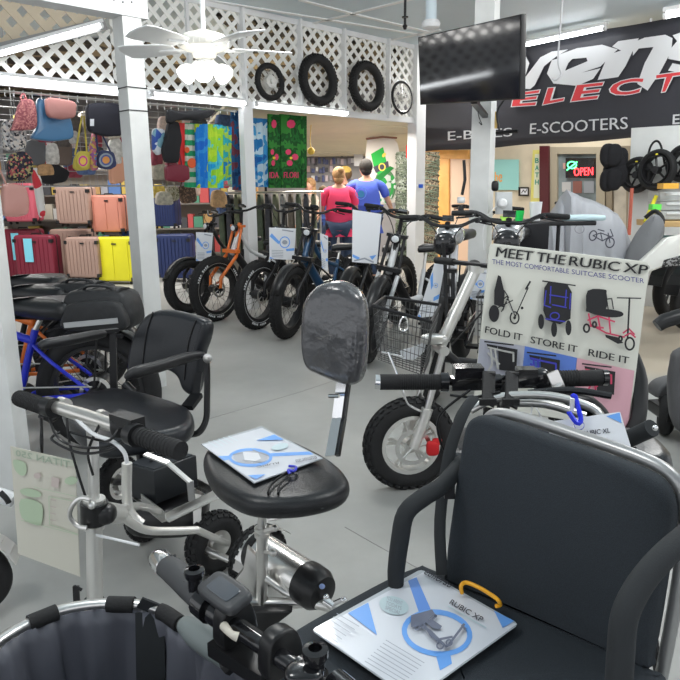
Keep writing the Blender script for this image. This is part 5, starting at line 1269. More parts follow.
    MB().tube([p+V((0, 0, .004)) for p in rseg(184, 243)], [.013, .02, .022, .022, .02, .013], 14).build('carry_handle', B, mat('handle_grey', (.2, .23, .23), .45))
    sp_ = [G(x, y, zr-dz) for x, y, dz in ((152, 600, -.004), (158, 603, .004), (150, 640, .02), (135, 690, .1))]
    st_ = MB()
    pts = [G(156, 603, zr+.012), G(150, 612, zr-.005), V(G(150, 612, zr))+V((.0, -.02, -.1)), V(G(150, 612, zr))+V((.0, -.05, -.24))]
    for i in range(3): st_.bar(pts[i], pts[i+1], .045, .004, up=(0, 1, .3))
    st_.build('strap', B, foam)
    # stitching along the lined edge
    # front plate of the basket joins the bar
    MB().tube([hp(250, 645, zh-.05), G(225, 668, zr)], .012, 8).build('basket_stay', t, plastic)
    # sheet on the seat
    return t, zs
rub, zs = rubic()
def layer_text(pr, lines, m): pass
def spec_sheet_xp():
    zt = .6045+.006; Pn = V((0, 0, zt)); n = V((0, 0, 1)); c = [(421, 570), (519, 625), (413, 702), (311, 631)]
    t = thing('spec_sheet', 'laminated RUBIC XP spec sheet lying on the black mesh seat', 'paper sign', G(415, 632, zt-.004))
    corners = [V((*p, 0)) for p in c]; out = []
    for i in range(4):
        a, p, b = corners[i-1], corners[i], corners[(i+1) % 4]
        out += [p+(a-p).normalized()*4, p+(a-p).normalized()*1.2+(b-p).normalized()*1.2, p+(b-p).normalized()*4]
    MB().slab([ONP(p.x, p.y, Pn-V((0, 0, .004)), n) for p in out], n, .003, .001, steps=1).build('laminate', t, mat('laminate', (.5, .54, .58), .12, coat=.5))
    pr = Print(Pn-V((0, 0, .0008)), n)
    F = lambda l: [(310+x/5.667, 560+y/5.667) for x, y in l]; F2 = lambda l: [(410+x/5.667, 560+y/5.667) for x, y in l]
    pr.poly([(423, 572.5), (516.5, 624.5), (413, 699), (314, 631)], mat('paper_glossy', (.7, .73, .79), .22, coat=.35))
    cB, cS = ink_blue, ink_sky
    pr.poly([(408, 581), (416.5, 577.5), (431, 610), (419, 613)], cB); pr.poly([(436, 656), (450, 653), (452, 664), (440, 671)], cS)
    pr.ell((437, 633.5), 35.5, 23.5, 5.2, cS, .12)
    pr.poly(F([(215, 305), (330, 245), (380, 430)]), cS); pr.poly(F2([(475, 290), (590, 350), (525, 390)]), cS)
    pr.ell((394, 606.5), 15, 9, 0, ink_pale, .25)
    for k, s_ in enumerate(('YOU ARENT', 'TODAYS', 'SPECIAL')): pr.text(s_, [(387+k*-.5, 597+k*5), (403+k*-1, 603+k*5), (402-k, 606.5+k*5), (386-k*.5, 600.5+k*5)], ink_grey)
    pr.text('RUBIC XP', [(452, 601), (484, 619.5), (481, 624), (449, 605)], ink_dark, .02)
    pr.line([(448, 608), (486, 630)], 1.1, ink_pale)
    pr.text('eunorau', [(427, 572.5), (453, 587), (449, 590), (423, 575.5)], ink_dark, .03)
    # scooter drawing in the circle
    b = mat('ink_drawing', (.16, .18, .25), .4)
    pr.poly([(411, 618), (432, 612), (435, 617), (424, 627), (411, 630)], b); pr.poly([(424, 624), (432, 622), (442, 629), (440, 632), (432, 631)], b)
    for l in ([(432, 616), (436, 619), (430, 624)], [(418, 628), (430, 634), (444, 648)], [(424, 628), (432, 640)], [(430, 638), (446, 650), (450, 648)], [(449, 648), (464, 628)], [(462, 629), (465, 633)], [(436, 644), (452, 641)]): pr.line(l, 2.4, b)
    for x, y, r in ((440, 650, 4), (449, 647, 3.6), (417, 632, 3)): pr.ell((x, y), r, r, 1.6, b)
    # text lines
    for k in range(7): y0 = 618+k*3.4; x0 = 337-k*3.3; pr.line([(x0, y0), (x0+22-k, y0+13)], .8, ink_grey)
    for k in range(8): x0 = 386-k*3.0; y0 = 646+k*3.2; pr.line([(x0, y0), (x0+38, y0+23)], .8, ink_grey)
    for k in range(12):
        x0, y0 = random.uniform(332, 376), random.uniform(628, 668)
    pr.build('print', t)
    cl = thing('orange_carabiner', 'orange-yellow wire clip fixed to the top edge of the seat sheet', 'clip', G(480, 598, .62))
    z = .634; MB().tube([G(462, 593, .618), G(461, 586, z), G(466, 582.5, z+.003), G(478, 587, z+.003), G(490, 594, z+.003), G(498, 600, z), G(500, 605, .618), G(496, 606, .618)], .0038, 10, sm=4).build('wire', cl, mat('clip_orange', (.9, .42, .02), .35))
spec_sheet_xp()

# ---- round-seat scooter
def round_scooter():
    zt = .65; t = thing('mobility_scooter', 'folding scooter with round black leather seat and plastic-wrapped backrest', 'mobility scooter', G(262, 640, .0))
    o = smooth_out([(203, 449), (213, 438), (238, 429), (268, 427), (300, 438), (330, 453), (346, 467), (349, 478), (338, 487), (312, 494), (280, 497), (245, 494), (218, 480), (206, 464)], 4)
    c = [G(x, y+2, zt) for x, y in o]
    MB().slab([p-V((0, 0, .06)) for p in c], (0, 0, 1), .056, .026, crown=.004, steps=5).build('seat', t, leather)
    # backrest
    Yb = 1.86; n = V((-.42, -.9, .06)).normalized(); P = A(331, 335, Yb)
    o = smooth_out([(331, 283), (344, 286), (356, 297), (361, 315), (361, 340), (360, 360), (357, 378), (350, 385), (338, 384), (318, 376), (304, 368), (299, 350), (299, 325), (302, 303), (314, 288)], 4)
    B = MB().slab([ONP(x, y, P, n) for x, y in o], -n, .07, .03, steps=4, crown=.01).build('backrest', t, leather)
    wrap = mat('plastic_wrap', (.06, .06, .065), .12, coat=1, bump=1, bscale=26)
    c2 = ONP(331, 335, P, n)
    MB().slab([c2+(ONP(x, y, P, n)-c2)*1.03+n*.006 for x, y in o], -n, .085, .035, steps=4, crown=.012).build('plastic_wrap', B, wrap)
    bp = [ONP(337, 386, P, n)-n*.03, ONP(334, 420, P, n)-n*.02, G(330, 452, zt)+V((0, .02, 0))]
    m = MB(); m.bar(bp[0], bp[1], .03, .006, up=n).bar(bp[1], bp[2]+V((0, 0, -.02)), .03, .006, up=n); m.build('backrest_bar', t, chrome)
    m = MB(); m.bar(bp[0]+V((.02, .004, 0)), bp[1]+V((.02, .004, 0)), .012, .014, up=n).bar(bp[1]+V((.02, .004, 0)), bp[2]+V((.02, .004, -.02)), .012, .014, up=n); m.build('bar_stiffener', t, gloss)
    MB().tube([ONP(329, 396, P, n)-n*.0, ONP(339, 396, P, n)-n*.0], .006, 8).build('bar_screw', t, chrome)
    # seat post
    Yp = 1.68; top = A(262, 500, Yp); bot = A(262, 606, Yp)
    m = MB(); m.tube([top+V((0, 0, .03)), A(262, 535, Yp)], .012, 14).tube([A(262, 533, Yp), bot], .016, 14); pst = m.build('seat_post', t, alu)
    m = MB()
    for y in (528, 534): m.tube([A(262, y, Yp)-V((0, 0, .006)), A(262, y, Yp)+V((0, 0, .002))], .021, 16)
    m.tube([A(268, 520, Yp-.02), A(282, 517, Yp-.03)], .005, 8); m.tube([A(266, 531, Yp-.02), A(274, 529, Yp-.04)], .007, 8).ball(A(275, 528, Yp-.04), (.018, .018, .018)); m.tube([A(265, 552, Yp-.02), A(272, 553, Yp-.05)], .005, 8).ball(A(273, 553, Yp-.05), (.02, .016, .02)); m.build('post_clamp', t, alu)
    # gussets + frame tubes
    m = MB()
    m.slab([A(x, y, Yp+.0) for x, y in ((247, 548), (256, 556), (262, 590), (262, 604), (232, 600), (228, 590), (243, 570))], (0, 1, 0), .02, .003)
    m.tube([A(205, 640, 1.66), A(235, 605, 1.67), A(262, 603, Yp), A(290, 603, 1.66), A(318, 604, 1.62), A(345, 612, 1.6)], .014, 12, sm=4)
    m.tube([A(262, 575, Yp), A(285, 592, 1.66), A(300, 598, 1.64)], .010, 10, sm=3)
    m.tube([A(262, 603, Yp), A(262, 603, Yp)+V((.0, .12, -.1)), V((-.3, 2.05, .12))], .014, 10)
    m.tube([V((-.49, 2.18, .12)), V((-.22, 1.98, .12))], .012, 10)
    m.build('chassis', t, alu)
    m = MB(); m.tube([A(324, 600, 1.6), A(333, 606, 1.59)], .012, 10).tube([A(329, 606, 1.6), A(342, 600, 1.58)], .007, 8).ball(A(344, 600, 1.58), (.02, .016, .016)).ball(A(326, 597, 1.6), (.018, .018, .018)); m.build('folding_latch', t, chrome)
    MB().slab([A(x, y, 1.6) for x, y in ((250, 612), (292, 612), (270, 630), (252, 640))], (0, 1, 0), .03, .004).build('under_cover', t, plastic)
    # battery bottle
    a, b, c_ = A(257, 550, 1.83), A(306, 582, 1.68), A(321, 591, 1.63); ax = (b-a).normalized(); r = .057
    bb = MB().lathe([(r*.8, 0), (r, .01), (r, (b-a).length)], a, ax, 28).build('battery_tube', t, mat('battery_silver', (.8, .79, .77), .25, metal=.95))
    L = (c_-b).length; cp = MB().lathe([(r*1.04, -.004), (r*1.06, .01), (r*1.03, L*.7), (r*.8, L*1.05), (r*.3, L*1.15)], b, ax, 28).build('end_cap', bb, plastic)
    e_ = b+ax*L*.6+(V((.35, -.8, .62)).normalized())*r*.98; MB().ball(e_, (.016, .006, .016)).build('emblem', cp, mat('emblem_blue', (.3, .4, .7), .4))
    MB().ring(a+ax*.012, ax, r, [(-.001, -.012), (.003, -.012), (.003, .012), (-.001, .012)], 28).build('mount_band', bb, plastic)
    # rear wheels with block tread
    ad = V((.62, -.78, 0)).normalized()
    c1 = G(216, 571); c1.z = .1
    ad = V((.72, -.69, 0))
    for cc_, R in ((V((c1.x, c1.y, .1)), .115), (V((c1.x, c1.y, .1))+V((.17, -.11, .0)), .115)):
        cc_.z = R; w_ = wheel(t, 'rear_wheel', cc_, ad, R, .038, None, alu, None, 26, 'alloy', disc=False, world=True, wide=1.0, kh=.006)
    m = MB(); cc2 = V((c1.x, c1.y, .105))+V((.2, -.13, .0))
    pts = [cc2+V((0, 0, 0))+(ad.cross(V((0, 0, 1))))*math.cos(q)*.125+V((0, 0, math.sin(q)*.125)) for q in [math.radians(10+k*16) for k in range(9)]]
    for i in range(8): m.bar(pts[i], pts[i+1], .05, .003, up=(pts[i]-cc2))
    m.build('fender', t, alu)
    return t
round_scooter()
def sheet_round():
    zt = .65+.004; n = V((0, 0, 1)); P = V((0, 0, zt+.003)); t = thing('spec_sheet', 'laminated scooter sheet lying upside down on the round leather seat', 'paper sign', G(262, 455, zt))
    c = [(201, 445), (262, 427), (323, 459), (254, 484)]
    MB().slab([ONP(x, y, P-V((0, 0, .003)), n) for x, y in c], n, .003, .001, steps=1).build('laminate', t, mat('laminate', (.5, .54, .58), .12, coat=.5))
    F = lambda l: [(195+x/5.23, 420+y/5.23) for x, y in l]
    pr = Print(P+V((0, 0, .0006)), n); pr.poly([(202.5, 445), (262, 428), (321.5, 458.5), (254.5, 482.5)], mat('paper_glossy', (.7, .73, .79), .22, coat=.35))
    pr.poly(F([(120, 190), (180, 188), (175, 210), (150, 212)]), ink_sky); pr.poly(F([(395, 175), (600, 166), (620, 182), (400, 192)]), ink_sky)
    pr.ell(F([(290, 198)])[0], 22, 9.4, 3, ink_sky); pr.ell(F([(290, 198)])[0], 17, 6.5, 0, mat('ink_photo', (.45, .47, .52), .5)); pr.poly(F([(250, 170), (330, 175), (345, 205), (300, 225), (260, 215)]), paper)
    for l in ([(200, 185), (250, 175)], [(300, 160), (380, 190)], [(250, 215), (345, 225)]): pr.line(F(l), .8, ink_grey)
    pr.poly(F([(320, 112), (415, 80), (465, 108)]), ink_sky); pr.poly(F([(275, 295), (370, 290), (320, 316)]), ink_sky)
    pr.ell(F([(445, 145)])[0], 8.5, 3.2, 0, ink_pale, -.2)
    for k in range(5): pr.line(F([(70+k*26, 120-k*7), (120+k*26, 150-k*8)]), .5, ink_pale)
    q = F([(440, 238), (325, 262), (322, 252), (437, 228)]); pr.text('RUBIC', q, ink_dark, .01)
    q = F([(640, 212), (530, 232), (525, 218), (632, 196)]); pr.text('eunorau', q, ink_dark, .01); pr.build('print', t)
    t = thing('cord_loop', 'black cord loop with blue clip on the round seat', 'cord', G(292, 470, zt))
    MB().tube([G(291, 470, zt+.008), G(284, 474, zt+.006), G(272, 484, zt+.003), G(268, 492, zt), G(270, 498, zt-.02)], .0028, 6, sm=5).tube([G(293, 472, zt+.008), G(287, 477, zt+.006), G(280, 484, zt+.003), G(278, 492, zt), G(280, 499, zt-.03)], .0028, 6, sm=5).build('cord', t, plastic)
    MB().tube([G(289, 466, zt+.008), G(296, 467, zt+.01), G(294, 471, zt+.012), G(288, 470, zt+.01), G(290, 474, zt+.008)], .0035, 8, sm=4).build('clip', t, mat('clip_blue', (.05, .06, .6), .3))
sheet_round()

# ---- left scooter: silver stem, battery tray, swivelled vinyl armchair
def left_scooter():
    t = thing('mobility_scooter', 'silver folding scooter with vinyl armchair seat, battery box and front handlebar', 'mobility scooter', V((-.62, 1.9, 0)))
    zh = .86; hp = lambda x, y, z=zh: G(x, y, z)
    m = MB(); m.tube([hp(50, 405), hp(85, 416), hp(122, 428)], [.0145, .0165, .0145], 16); m.tube([hp(60, 404), hp(66, 406)], .018, 14).tube([hp(100, 417), hp(104, 419)], .0185, 14); h = m.build('handlebar', t, mat('bar_silver', (.72, .7, .66), .28, metal=.9))
    g = MB(); a, b = hp(19, 398), hp(46, 407); g.tube([a, b], .0195, 16); grip_detail(g, a, b, .0195); g.build('grip', h, rubber)
    g = MB(); a, b = hp(134, 434), hp(178, 450, zh-.005); g.tube([a, b], [.0185, .02], 18); grip_detail(g, a, b, .0195, k=12); g.tube([b, b+(b-a)*.06], .0195, 18)
    g.build('grip', h, rubber)
    m = MB(); m.tube([hp(46, 406), hp(54, 408)], .0235, 16); m.ball(hp(52, 408, zh-.01), (.05, .03, .03), .7); m.tube([hp(40, 416, zh-.04), hp(52, 420, zh-.045), hp(60, 413, zh-.03)], .006, 8, sm=3); m.build('brake_perch', h, plastic)
    m = MB(); m.tube([hp(131, 433), hp(138, 436)], .0245, 18); m.box(hp(127, 420, zh+.02), (.075, .035, .022), RotZ(-.65)); m.ball(hp(120, 427), (.04, .04, .045), .7); m.build('throttle', h, plastic)
    # stem
    Ys = 1.44; s = lambda x, y, Y=Ys: A(x, y, Y)
    m = MB(); m.tube([hp(90, 416), s(93, 440), s(94, 500)], .0125, 16); m.tube([s(94, 498), s(95, 607)], .0185, 18); stm = m.build('steering_column', t, silver)
    m = MB(); m.tube([s(94, 502), s(94.5, 522)], .031, 16); m.ball(s(103, 514), (.06, .05, .045), .7); m.build('folding_joint', t, plastic)
    m = MB(); m.tube([s(94, 498), s(94, 503)], .025, 16); m.tube([s(94, 524), s(94, 528)], .024, 16); m.tube([s(90, 499, 1.4), s(80, 498, 1.4), s(72, 506, 1.4), s(70, 517, 1.4), s(78, 526, 1.4), s(87, 528, 1.4)], .0055, 8, sm=4); m.ball(s(92, 505, 1.41), (.02, .02, .02)); m.build('quick_release', t, alu)
    m = MB(); m.tube([s(94, 600), s(94, 606)], .024, 14); m.tube([s(80, 608), s(104, 606)], .009, 8); m.bar(s(76, 586, 1.42), s(77, 608, 1.42), .014, .006, up=(0, 1, 0)); m.tube([s(74, 586, 1.42), s(82, 590, 1.42)], .004, 6); m.build('lower_latch', t, bmetal)
    MB().tube([s(96, 535, 1.42), s(118, 540, 1.42), s(139, 545, 1.4)], .0035, 6, sm=3).build('cable_tie', t, white)
    # cables
    m = MB()
    for pts in ([hp(48, 412, zh-.02), s(56, 435, 1.42), s(75, 446, 1.4), s(105, 447, 1.38), s(128, 437, 1.36)], [s(60, 432, 1.44), s(52, 440, 1.42), s(80, 453, 1.4), s(110, 450, 1.38), s(125, 440, 1.36)], [s(67, 418, 1.45), s(69, 440, 1.43), s(77, 470, 1.42), s(86, 498, 1.42)], [hp(100, 424), s(92, 440, 1.4), s(88, 455, 1.41), s(93, 475, 1.42)], [hp(42, 418, zh-.04), s(41, 440, 1.5), s(42, 452, 1.5)], [hp(118, 430), s(110, 440, 1.35), s(98, 440, 1.4), s(70, 432, 1.44)]): m.tube(pts, .0032, 6, sm=6)
    m.build('cable', t, plastic)
    m = MB(); m.tube([hp(70, 412), s(92, 433, 1.4), s(112, 441, 1.36), s(124, 452, 1.35), s(127, 463, 1.35)], .0045, 8, sm=5); m.build('white_cable', t, white)
    m = MB(); m.bar(s(145, 454, 1.36), s(168, 463, 1.34), .014, .004); m.bar(s(168, 463, 1.34), s(190, 482, 1.33), .014, .004); m.bar(s(190, 481, 1.33), s(192, 500, 1.33), .014, .004, up=(0, 1, 0)); m.build('lever', t, alu)
    # frame to the rear
    m = MB(); m.tube([s(104, 512, 1.5), s(118, 514, 1.6)], .026, 14)
    m.tube([A(127, 463, 1.75), A(127, 500, 1.75), A(132, 515, 1.75), A(142, 524, 1.75)], .014, 12, sm=3)
    m.tube([A(118, 512, 1.65), A(130, 522, 1.7), A(146, 530, 1.75), A(170, 531, 1.82), A(197, 530, 1.9)], .012, 12, sm=4)
    m.tube([A(116, 510, 1.6), A(140, 506, 1.95), A(160, 512, 2.1)], .012, 10, sm=3)
    m.tube([A(197, 530, 1.9), V((-.42, 2.25, .1))], .012, 10)
    m.build('chassis', t, silver)
    m = MB(); zt = .3
    c = [G(131, 489, zt), G(166, 517, zt), G(217, 493, zt), G(188, 477, zt)]
    for i in range(4): m.bar(c[i], c[(i+1) % 4], .004, .03); m.bar(c[i]-V((0, 0, .014)), c[(i+1) % 4]-V((0, 0, .014)), .03, .003)
    m.bar(A(197, 500, c[2].y-.03), A(198, 530, c[2].y-.05), .028, .012, up=(0, 1, 0)); m.bar(A(190, 497, c[2].y-.04), A(200, 499, c[2].y-.04), .04, .012); m.build('battery_tray', t, alu)
    # battery box
    zb = .3; q = [G(131, 497, zb-.01), G(156, 505, zb-.01), G(198, 487, zb-.01), G(166, 479, zb-.01)]
    bx = [V((p.x, p.y, zb-.01)) for p in q]
    b_ = MB().slab(bx, (0, 0, 1), .125, .006, steps=2).build('battery_box', t, mat('battery_black', (.012, .014, .017), .35))
    top = [p+V((0, 0, .125)) for p in bx]; cc = sum(top, V())/4; u = (top[2]-top[1]).normalized()
    MB().tube([cc-u*.04, cc-u*.04+V((0, 0, .018)), cc+u*.04+V((0, 0, .018)), cc+u*.04], .007, 8).build('carry_handle', b_, gloss)
    MB().slab([cc+(p-cc)*.9+V((0, 0, -.0)) for p in top], (0, 0, 1), .004, .001, steps=1).build('lid', b_, mat('battery_lid', (.03, .034, .04), .4))
    m = MB(); m.ball(G(168, 512, .2), (.3, .22, .14), .6); m.build('motor_box', t, plastic)
    # wheels
    for px, py, off in ((120, 508, 0), (150, 538, 0)):
        cG = G(px, py); cG.z = .12; wheel(t, 'rear_wheel', cG, V((.9, -.42, 0)), .12, .03, None, alu, None, 24, 'alloy', disc=False, world=True, kh=.005)
    cG = V((-.62, 1.36, .1)); wheel(t, 'front_wheel', cG, V((.95, .3, 0)), .1, .028, None, alu, None, 0, 'alloy', disc=False, world=True)
    MB().tube([s(95, 607), V((-.56, 1.42, .1)), V((-.6, 1.37, .1))], .015, 10).build('fork', t, alu)
    # seat cushion
    zs_ = .5; o = smooth_out([(61, 400), (72, 394), (97, 387.5), (118, 385), (150, 391), (182, 401), (192, 408), (193, 418), (182, 426), (160, 431), (125, 437), (98, 438), (78, 428), (64, 412)], 4)
    MB().slab([G(x, y+1, zs_)-V((0, 0, .08)) for x, y in o], (0, 0, 1), .078, .03, crown=.006, steps=4).build('seat', t, vinyl)
    # backrest: curved shell
    Yb = 2.86; n = V((-.42, -.9, .1)).normalized(); P = A(165, 345, Yb)
    o = smooth_out([(126, 376), (125, 362), (129, 342), (136, 325), (146, 314), (160, 310), (180, 313), (200, 319), (206, 326), (204, 340), (199, 355), (198, 372), (194, 392), (188, 396), (180, 390), (175, 378), (165, 371), (150, 370), (140, 374), (132, 380)], 4)
    bk = MB().slab([ONP(x, y, P, n) for x, y in o], -n, .075, .028, steps=4).build('backrest', t, vinyl)
    m = MB()
    for l in (((153, 312), (146, 335), (142, 368)), ((196, 320), (188, 345), (184, 380))): m.tube([ONP(x, y, P+n*.002, n) for x, y in l], .0035, 6, sm=4)
    m.build('piping', bk, plastic)
    # arms
    za = .7
    def arm(pts, Ys_, name='armrest'):
        return MB().tube([A(x, y, Y) for (x, y), Y in zip(pts, Ys_)], [.018, .029, .03, .029, .02], 14, sm=3, flat=.75).build(name, t, mat('arm_vinyl', (.016, .016, .018), .4))
    arm([(40, 347), (46, 344), (70, 340), (95, 335), (104, 334)], (2.62, 2.64, 2.75, 2.9, 2.95)); arm([(128, 377), (134, 373), (160, 366), (185, 358), (200, 355)], (2.42, 2.43, 2.55, 2.68, 2.74))
    m = MB(); m.bar(A(100, 332, 2.95), A(118, 330, 3.0), .03, .016); m.bar(A(113, 332, 2.98), A(114, 392, 2.98), .03, .014, up=(0, 1, 0)); m.tube([A(117, 336, 2.98), A(122, 336, 2.97)], .01, 8); m.build('arm_bracket', t, bmetal)
    m = MB(); pts = [A(x, y, Y) for x, y, Y in ((196, 353, 2.74), (204, 356, 2.74), (207, 368, 2.73), (207, 400, 2.7), (206, 420, 2.68), (198, 433, 2.65), (184, 434, 2.66), (170, 428, 2.7))]
    m.tube(pts, .02, 8, sm=4, flat=.6); m.build('arm_bracket', t, bmetal)
    MB().lathe([(.018, 0), (.02, .008), (.01, .012)], A(208, 358, 2.7), (0, -1, 0), 14).build('pivot_bolt', t, alu)
    m = MB(); m.bar(A(187, 408, 2.66), A(197, 395, 2.76), .05, .02); m.bar(A(196, 396, 2.76), A(199, 372, 2.8), .03, .02, up=(0, 1, 0)); m.tube([A(125, 384, 2.95), A(133, 392, 2.93)], .02, 10); m.build('back_hinge', t, bmetal)
    m = MB(); cs = G(135, 412, zs_-.09); cs = V((cs.x, cs.y, zs_-.09)); m.tube([cs+V((0, 0, .02)), V((cs.x+.06, cs.y-.15, .3)), V((cs.x+.14, cs.y-.35, .24))], .025, 12); m.tube([V((-1.0, 2.75, .12)), V((cs.x+.14, cs.y-.35, .24))], .014, 8); m.build('seat_pedestal', t, bmetal)
    # sheet
    t2 = thing('hanging_sheet', 'pale see-through TITAN sheet with green boxes hanging from the silver handlebar', 'paper sign', A(42, 570, 1.5))
    Q = [A(10, 446, 1.52), A(75, 461, 1.46), A(80, 577, 1.46), A(18, 554, 1.52)]; n = (Q[1]-Q[0]).cross(Q[3]-Q[0]).normalized(); n = n if n.y < 0 else -n
    MB().slab(Q, -n, .002, .0008, steps=1).build('laminate', t2, mat('sheet_cream', (.62, .6, .52), .3, coat=.3))
    pr = Print(Q[0]+n*.0015, n); gp = mat('ink_palegreen', (.46, .57, .41), .5); gd = mat('ink_mossgreen', (.38, .46, .36), .5); pk = mat('ink_palepink', (.55, .47, .44), .5)
    F = lambda l: [(x/4.255, 430+y/4.25) for x, y in l]
    pr.poly(F([(52, 76), (325, 130), (330, 160), (60, 110)]), mat('ink_faint', (.56, .58, .48), .5)); pr.text('TITAN 250', F([(68, 84), (298, 132), (298, 162), (68, 108)]), gd, .03, mirror=True)
    pr.poly(F(smooth_out([(60, 125), (110, 140), (112, 185), (90, 192), (64, 165)], 3)), gp); pr.ell(F([(133, 266)])[0], 11, 4, 0, gp, .2); pr.ell(F([(305, 214)])[0], 6.5, 4, 0, gp, -.1); pr.poly(F(smooth_out([(92, 292), (178, 312), (180, 395), (150, 400), (95, 370)], 3)), gp)
    pr.poly(F([(222, 196), (258, 206), (252, 246), (222, 238)]), pk); pr.ell(F([(163, 192)])[0], 3.6, 3, 0, pk)
    pr.line(F([(212, 280), (215, 400), (335, 440)]), .7, gp); pr.line(F([(212, 280), (320, 300)]), .7, gp); pr.line(F([(150, 240), (330, 280)]), .5, gp); pr.line(F([(96, 380), (335, 442)]), .5, gp)
    for k in range(4): pr.line(F([(220, 292+k*28), (244, 298+k*28)]), .8, pk)
    pr.build('print', t2)
    MB().tube([A(41, 418, 1.52), A(42, 436, 1.51), A(42, 453, 1.5)], .0035, 6, sm=3).build('cord', t2, plastic)
left_scooter()

# ---- scooter at the far left edge: fender and red calliper
def edge_scooter():
    c = G(-26, 616); t = thing('folding_scooter', 'scooter at the left frame edge with silver fender and red brake', 'mobility scooter', c); cc = V((c.x, c.y, .13)); ax = V((.3, -.95, 0)).normalized()
    w_ = wheel(t, 'front_wheel', cc, ax, .13, .035, None, alu, None, 0, 'alloy', disc=True, world=True)
    pts = [cc+V((math.cos(a), .25*math.cos(a), math.sin(a)))*.16 for a in [math.radians(20+k*14) for k in range(10)]]
    m = MB()
    for i in range(9): m.bar(pts[i], pts[i+1], .085, .004, up=pts[i]-cc)
    m.build('fender', t, silver)
    MB().ball(cc+ax*.06+V((.06, 0, .02)), (.05, .03, .05), .6).build('brake_calliper', t, red)
    MB().tube([A(-20, 490, 2.3), A(2, 496, 2.3), A(14, 500, 2.3)], .028, 14).build('frame_tube', t, white)
    MB().tube([A(0, 492, 2.26), A(6, 498, 2.26), A(9, 503, 2.26)], .01, 8, sm=3).build('cable', t, plastic)
edge_scooter()

